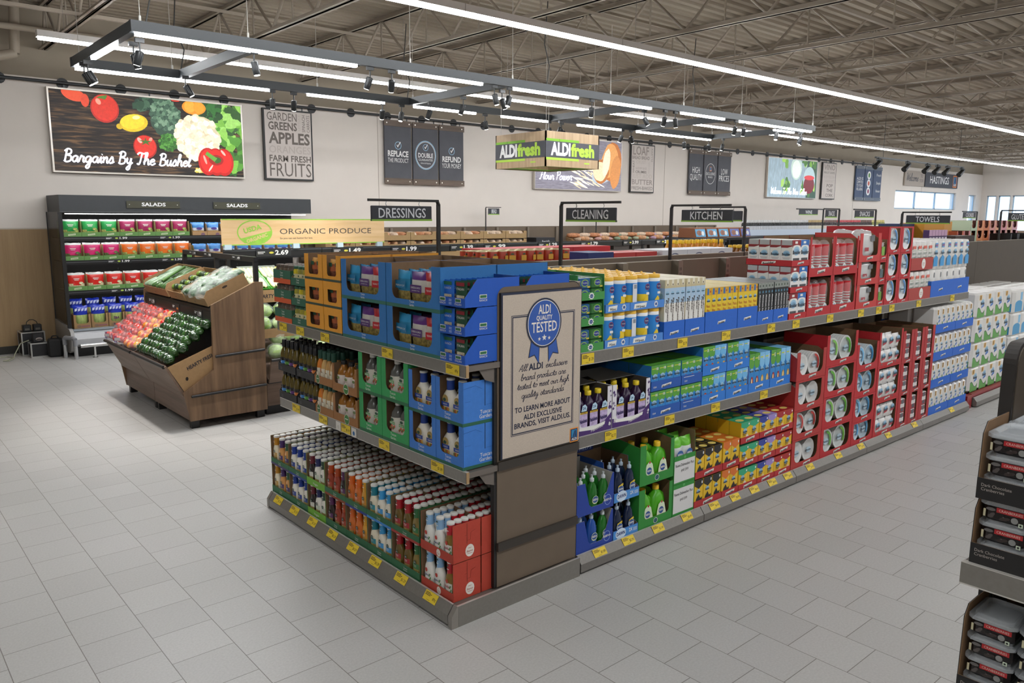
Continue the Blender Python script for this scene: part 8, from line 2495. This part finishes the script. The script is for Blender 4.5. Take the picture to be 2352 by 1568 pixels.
for i in range(3):
    put(spec('display_case', MB().box((-.3, 0, 0), (.3, .4, .17), M('222226', .5)).face((0, 0, 0), (1, 0, 0), (0, 0, 1)).txt('Specially', 0, .06, .05, WT, 1, w=.26, shear=.3).mesh('display_case')), (10.35 + .62 * (i % 2), 10.25, 1.3015 + .175 * (i // 2)), 0, J('black bread case with white script,', ('lower left', 'lower right', 'upper')[i]), 'display case', 'black bread cases')
for k in range(8):
    x = 11.75 + .72 * k
    h = ('B7A08A', 'C9A2A0', '8FA58C', 'A9B49A', 'B89AB0', '9AA6C4', 'C08A96', '8A5A9A')[k]
    sp = spec('display_case', MB().prism([(0, 0), (0, .06), (.42, .24), (.42, .14)], 'x', -.33, .33, M('8A6A48', .8, noise=.05) if k < 7 else M('6A3A7A', .6)).mesh('display_case'))
    put(sp, (x, 10.25, 1.42), 0, J('tilted bakery tray,', NTH[k], 'from left, right of the black bread cases'), 'display case', 'tilted bakery trays')
    for i in range(6):
        put(BRM[i % 3] if i % 2 else spec('bread_bag', MB().blob((0, 0, .04), (.08, .1, .045), M(h, .25, noise=.3, scale=40), 8, 6, .2, k).mesh('bread_bag')), (x - .2 + .2 * (i % 3), 10.38 + .16 * (i // 3), 1.545 + .08 * (i // 3)), .3 * i, J('bakery bag,', ('left', 'middle', 'right')[i % 3] + ',', ('front', 'rear')[i // 3] + ',', NTH[k], 'tilted tray'), 'bread', 'bakery bags')
    put(spec('tray_stand', MB().box((-.3, 0, 0), (.3, .3, .115), SHELF).mesh('tray_stand')), (x, 10.4, 1.302), 0, J('brown riser under the', NTH[k], 'tilted bakery tray'), 'riser', 'bakery tray risers')
aisle_sign('BREAD', 'small black aisle sign reading BREAD on the bread wall', 8.75, 10.5, 1.62, 2.335, (1, 0), .44, .32, .07, pole=.012, h=.14, small=True)
aisle_sign('PASTRY', 'small black aisle sign half hidden behind CLEANING', 12.32, 10.5, 1.55, 2.335, (1, 0), .52, .44, .07, pole=.012, h=.14, small=True)

# pastry rack at the right end of the produce row
t = thing('pastry_rack', 'black tiered rack with slanted boxes at the end of the produce row', 'rack', (0, 0, 0))
MB().box((11.25, 6.5, 1.66), (13.6, 7.5, 1.71), BLACK).box((11.25, 6.5, .6), (13.6, 7.5, .65), BLACK).obj('shelf', t)
MB().box((11.3, 6.55, 0), (11.36, 6.61, 1.66), BLACK).box((13.5, 6.55, 0), (13.56, 6.61, 1.66), BLACK).box((11.3, 7.4, 0), (11.36, 7.46, 1.66), BLACK).box((13.5, 7.4, 0), (13.56, 7.46, 1.66), BLACK).box((12.3, 6.9, 0), (12.5, 7.1, 1.66), BLACK).obj('post', t)
for i in range(5):
    put(spec('pastry_box', MB().prism([(0, 0), (.05, .2), (.42, .2), (.45, 0)], 'x', -.19, .19, M('7A4A2E', .6)).face((0, -.005, 0), (1, 0, 0), (0, .25, .97)).rect(-.17, .02, .17, .18, M(('5AA0C8', '5AA0C8', '5AA0C8', '5A6AB0', '5A6AB0')[i], .3), 4).ell(-.04, .1, .09, .06, M('8A5A48', .3, noise=.4, scale=40), 5, 10).ell(.08, .09, .05, .05, M('D9DDE0', .2), 5, 9).mesh('pastry_box')), (11.5 + .42 * i, 6.75, 1.7115), 0, J('slanted pastry box with clear front,', NTH[i], 'from left on the black rack'), 'pastry box', 'pastry boxes')

# ================================================================= wine wall
t = thing('wine_shelving', 'low white and black wine shelving along the wall under the wine picture', 'shelving', (0, 0, 0))
MB().box((18.4, 10.2, 1.7), (28.2, 10.9, 1.74), M('B9C0CA', .4)).box((18.4, 10.17, 1.58), (28.2, 10.2, 1.76), M('AEB8C6', .4)).box((18.4, 10.2, .9), (28.2, 10.9, .94), BLACK).box((18.4, 10.85, 0), (28.2, 10.9, 1.7), BLACK).obj('shelf', t)
MB().box((18.4, 10.3, 0), (28.2, 10.85, .2), BLACK).box((18.4, 10.2, .2), (18.45, 10.85, 1.7), BLACK).box((28.15, 10.2, .2), (28.2, 10.85, 1.7), BLACK).obj('base', t)
def wineb(body, foil, lab):
    return lathe_bottle('wine_bottle', [(.036, 0), (.038, .01), (.038, .13), (.038, .19), (.016, .235)], body, [([(.0155, .232), (.0165, .25), (.0165, .31), (.014, .312)], foil)], lab={1: (lab, 1.6)}, n=10)
WB = [wineb('1A1D1E', 'D6D8DA', 'C9CCD0'), wineb('2A2016', 'B89A52', 'D8D2C0'), wineb('241416', '5A2A20', 'D9C9C0'), wineb('2A1018', 'C8203A', 'E0D8D6'), wineb('8A8A4A', 'CDBE6A', 'E6E4DA')]
for i in range(108):
    q = 0 if i < 44 else 1 if i < 56 else 2 if i < 66 else 3 if i < 86 else (2 if i < 96 else 4)
    put(WB[q], (18.55 + .089 * i, 10.3, 1.7405 + (0 if i < 44 else .0)), 0, J('%s wine bottle in the top row of the wine wall' % ('white-capped black', 'gold-capped dark', 'brown-capped dark', 'red-capped', 'pale gold')[q]), 'bottle', ('white-capped', 'gold-capped', 'brown-capped', 'red-capped', 'pale gold')[q] + ' wine bottles')
for i in range(50):
    put(WB[2], (18.55 + .15 * i, 10.3, .9405), 0, 'dark wine bottle in the lower row of the wine wall', 'bottle', 'lower row wine bottles')
# boxes on a mid-store gondola seen over the cups
t = thing('gondola_shelving', 'distant brown gondola between the produce row and the wine wall', 'shelving', (0, 0, 0))
MB().box((12.8, 3.4, .1), (24.0, 5.2, 1.58), BROWN).obj('body', t)
MB().box((12.8, 3.35, 0), (24.0, 5.25, .1), STEELD).obj('base', t)
rn = random.Random(5)
names = ('maroon', 'kraft brown', 'red', 'orange', 'brown', 'yellow', 'white', 'navy')
hx = ('8A2A3A', '96744C', 'C22F2A', 'D9742A', '6E4A36', 'E2B23A', 'D6D4D0', '2A3A6E')
for i in range(22):
    q = (0, 1, 4, 4, 1, 1, 2, 3, 2, 5, 1, 6, 7, 2, 0, 1, 3, 6, 2, 4, 7, 5)[i]
    h = .2 + .1 * rn.random()
    b = MB().box((-.23, 0, 0), (.23, .4, h), M(hx[q], .5, noise=.05)).face((0, 0, 0), (1, 0, 0), (0, 0, 1)).rect(-.12, .05, .12, h * .6, M(('C9B8A0', 'B83A2A', 'D9D2C8')[i % 3], .4), 1)
    put(spec('carton', b.mesh('carton')), (13.1 + .49 * i, 3.5, 1.581), 0, J(names[q], 'carton on the distant gondola,', NTH[i % 20], 'from', 'left' if i < 20 else 'left in the last group'), 'carton', 'cartons on the distant gondola')
for w_, lab, x, y, du in (('SNACKS', 'small grey aisle sign reading SNACKS above the red cups', 12.9, 4.5, (-1, 0)), ('SNACKS', 'wide black aisle sign reading SNACKS right of the small one', 14.5, 4.5, (-1, 0)), ('COOKIES', 'black aisle sign reading COOKIES right of TOWELS', 20.3, 4.5, (-1, 0))):
    aisle_sign(w_, lab, x, y, 1.58, 2.32, du, 1.0 if x != 12.9 else .62, .84 if x != 12.9 else .45, .1, pole=.02, h=.15, small=True)
aisle_sign('WINE', 'black aisle sign reading WINE over the wine wall', 20.9, 9.0, 0, 2.4, (-1, 0), 1.6, 1.1, .35, pole=.025, h=.16, small=True)
aisle_sign('GLUTEN FREE', 'grey aisle sign reading GLUTEN FREE over the second gondola', 11.15, 1.1, 1.816, 2.27, (0, -1), .62, .42, .1, h=.12)
aisle_sign('VEG', 'small dark aisle sign at the right edge of the picture', 13.1, 1.1, 1.816, 2.27, (0, -1), .62, .42, .1, h=.12)

# ================================================================= near gondola with the chocolate cranberries
N = Run('W', .1, -2.338)
t = thing('shelf_unit', 'brown end shelf unit at the right edge holding chocolate cranberries', 'shelf unit', (0, 0, 0))
YL_, YR_ = -2.33, -4.1
for zt_ in (1.178, .77):
    o = shelf_w(.085, YR_, YL_, zt_, .056, t)
kick_w(0, YR_, -2.3, t)
MB().box((.046, YR_, .02), (.95, -2.31, .108), SHELF).obj('base_deck', t)
MB().box((.02, YR_, 0), (.95, -2.32, .014), DARK).obj('plinth', t)
MB().box((.935, YR_, .1), (.958, -2.36, 1.775), BROWN).obj('back_panel', t)
MB().prism(rounded(.3, .112, .958, 1.79, .06), 'y', -2.352, -2.318, M('2B2724', .5)).obj('end_edge', t)
MB().prism(rounded(.315, .112, .95, 1.78, .055), 'y', -2.3545, -2.352, BROWND).obj('end_face', t)
CHO = M('1E1716', .3, noise=.3, scale=60)
CLR = glass('tub_plastic', 'DDE2E6', .06, .25)
b = MB().rbox((-.055, .006, 0), (.055, .15, .052), CHO, .014).face((0, .0055, 0), (1, 0, 0), (0, 0, 1))
b.rect(-.02, .03, .05, .044, M('B8242A', .4), 2).txt('CRANBERRIES', .015, .0335, .007, M('E6C9BE', .4), 3, w=.058)
rn = random.Random(2)
for i in range(9):
    b.ell(-.035 + .07 * rn.random(), .01 + .014 * rn.random(), .008, .005, M(('3A302E', '57504E', '15100F')[i % 3], .2), 2 + i % 2, 8, rot=rn.random())
b.ell(.026, .018, .009, .009, M('8A8A88', .4), 4, 12).rect(.036, .003, .047, .014, M('C9D6C0', .4), 4).ell(.0415, .0085, .003, .003, M('1A1A1A', .4), 5, 8).rect(-.052, .012, -.046, .034, M('C9C2A0', .4), 3).ell(-.034, .036, .012, .005, M('6A6664', .4), 3, 10)
l = MB().rbox((-.062, -.003, .05), (.062, .158, .058), CLR, .014).rbox((-.05, .01, .058), (.05, .145, .0605), CLR, .012)
TUB = spec('snack_tub', None, spec('container', b.mesh('container')), spec('lid', l.mesh('lid')))
blkc = M('1D1C1C', .5, noise=.05)
def spl(b, w):
    b.txt('Dark Chocolate', -w / 2 + .012, .038, .0085, M('B5ADA6', .5), 2, w=.075, align='l').txt('Cranberries', -w / 2 + .012, .026, .0085, M('B5ADA6', .5), 2, w=.058, align='l')
    b.hand('Specially', -w / 2 + .16, .026, .026, M('C9BFA0', .4), 2, w=.12, thick=.14).txt('SELECTED', -w / 2 + .22, .01, .009, M('C9BFA0', .4), 2, w=.07)
for ci in range(3):
    a = .205 + .405 * ci
    for lv, (z, ht, nt) in enumerate(((1.1825, .19, 3), (1.3745, .215, 3), (.7745, .27, 4))):
        nm = ('lower case on the upper shelf', 'upper case on the upper shelf', 'case on the lower shelf')[lv]
        cw = col_word(ci, 3)
        cs = case(.4, .36, ht, .06, blkc, 'lip', M('86684A', .8, noise=.05), draw=spl, sidepts=[(.002, 0), (.36, 0), (.36, ht), (.035, ht), (.008, ht - .03), (.002, .06)])
        put(cs, N.at(a, .0, z), N.rz, J('black and kraft cranberry', nm + ',', cw), 'display case', 'cranberry cases')
        for j in range(2):
            for i in range(3):
                for l_ in range(nt):
                    if lv == 2 and j == 1 and l_ > 2:
                        continue
                    if l_ < nt - 1 and j == 1:
                        continue
                    put(TUB, N.at(a + (i - 1) * .128, .012 + .165 * j, z + .004 + .0625 * l_), N.rz, J('cranberry tub,', col_word(i, 3) + ',', ('front', 'rear')[j] + ',', tier_word(l_, nt), 'layer,', cw, 'case,', ('mid', 'top', 'low')[lv], 'level'), 'tub', 'cranberry tubs')
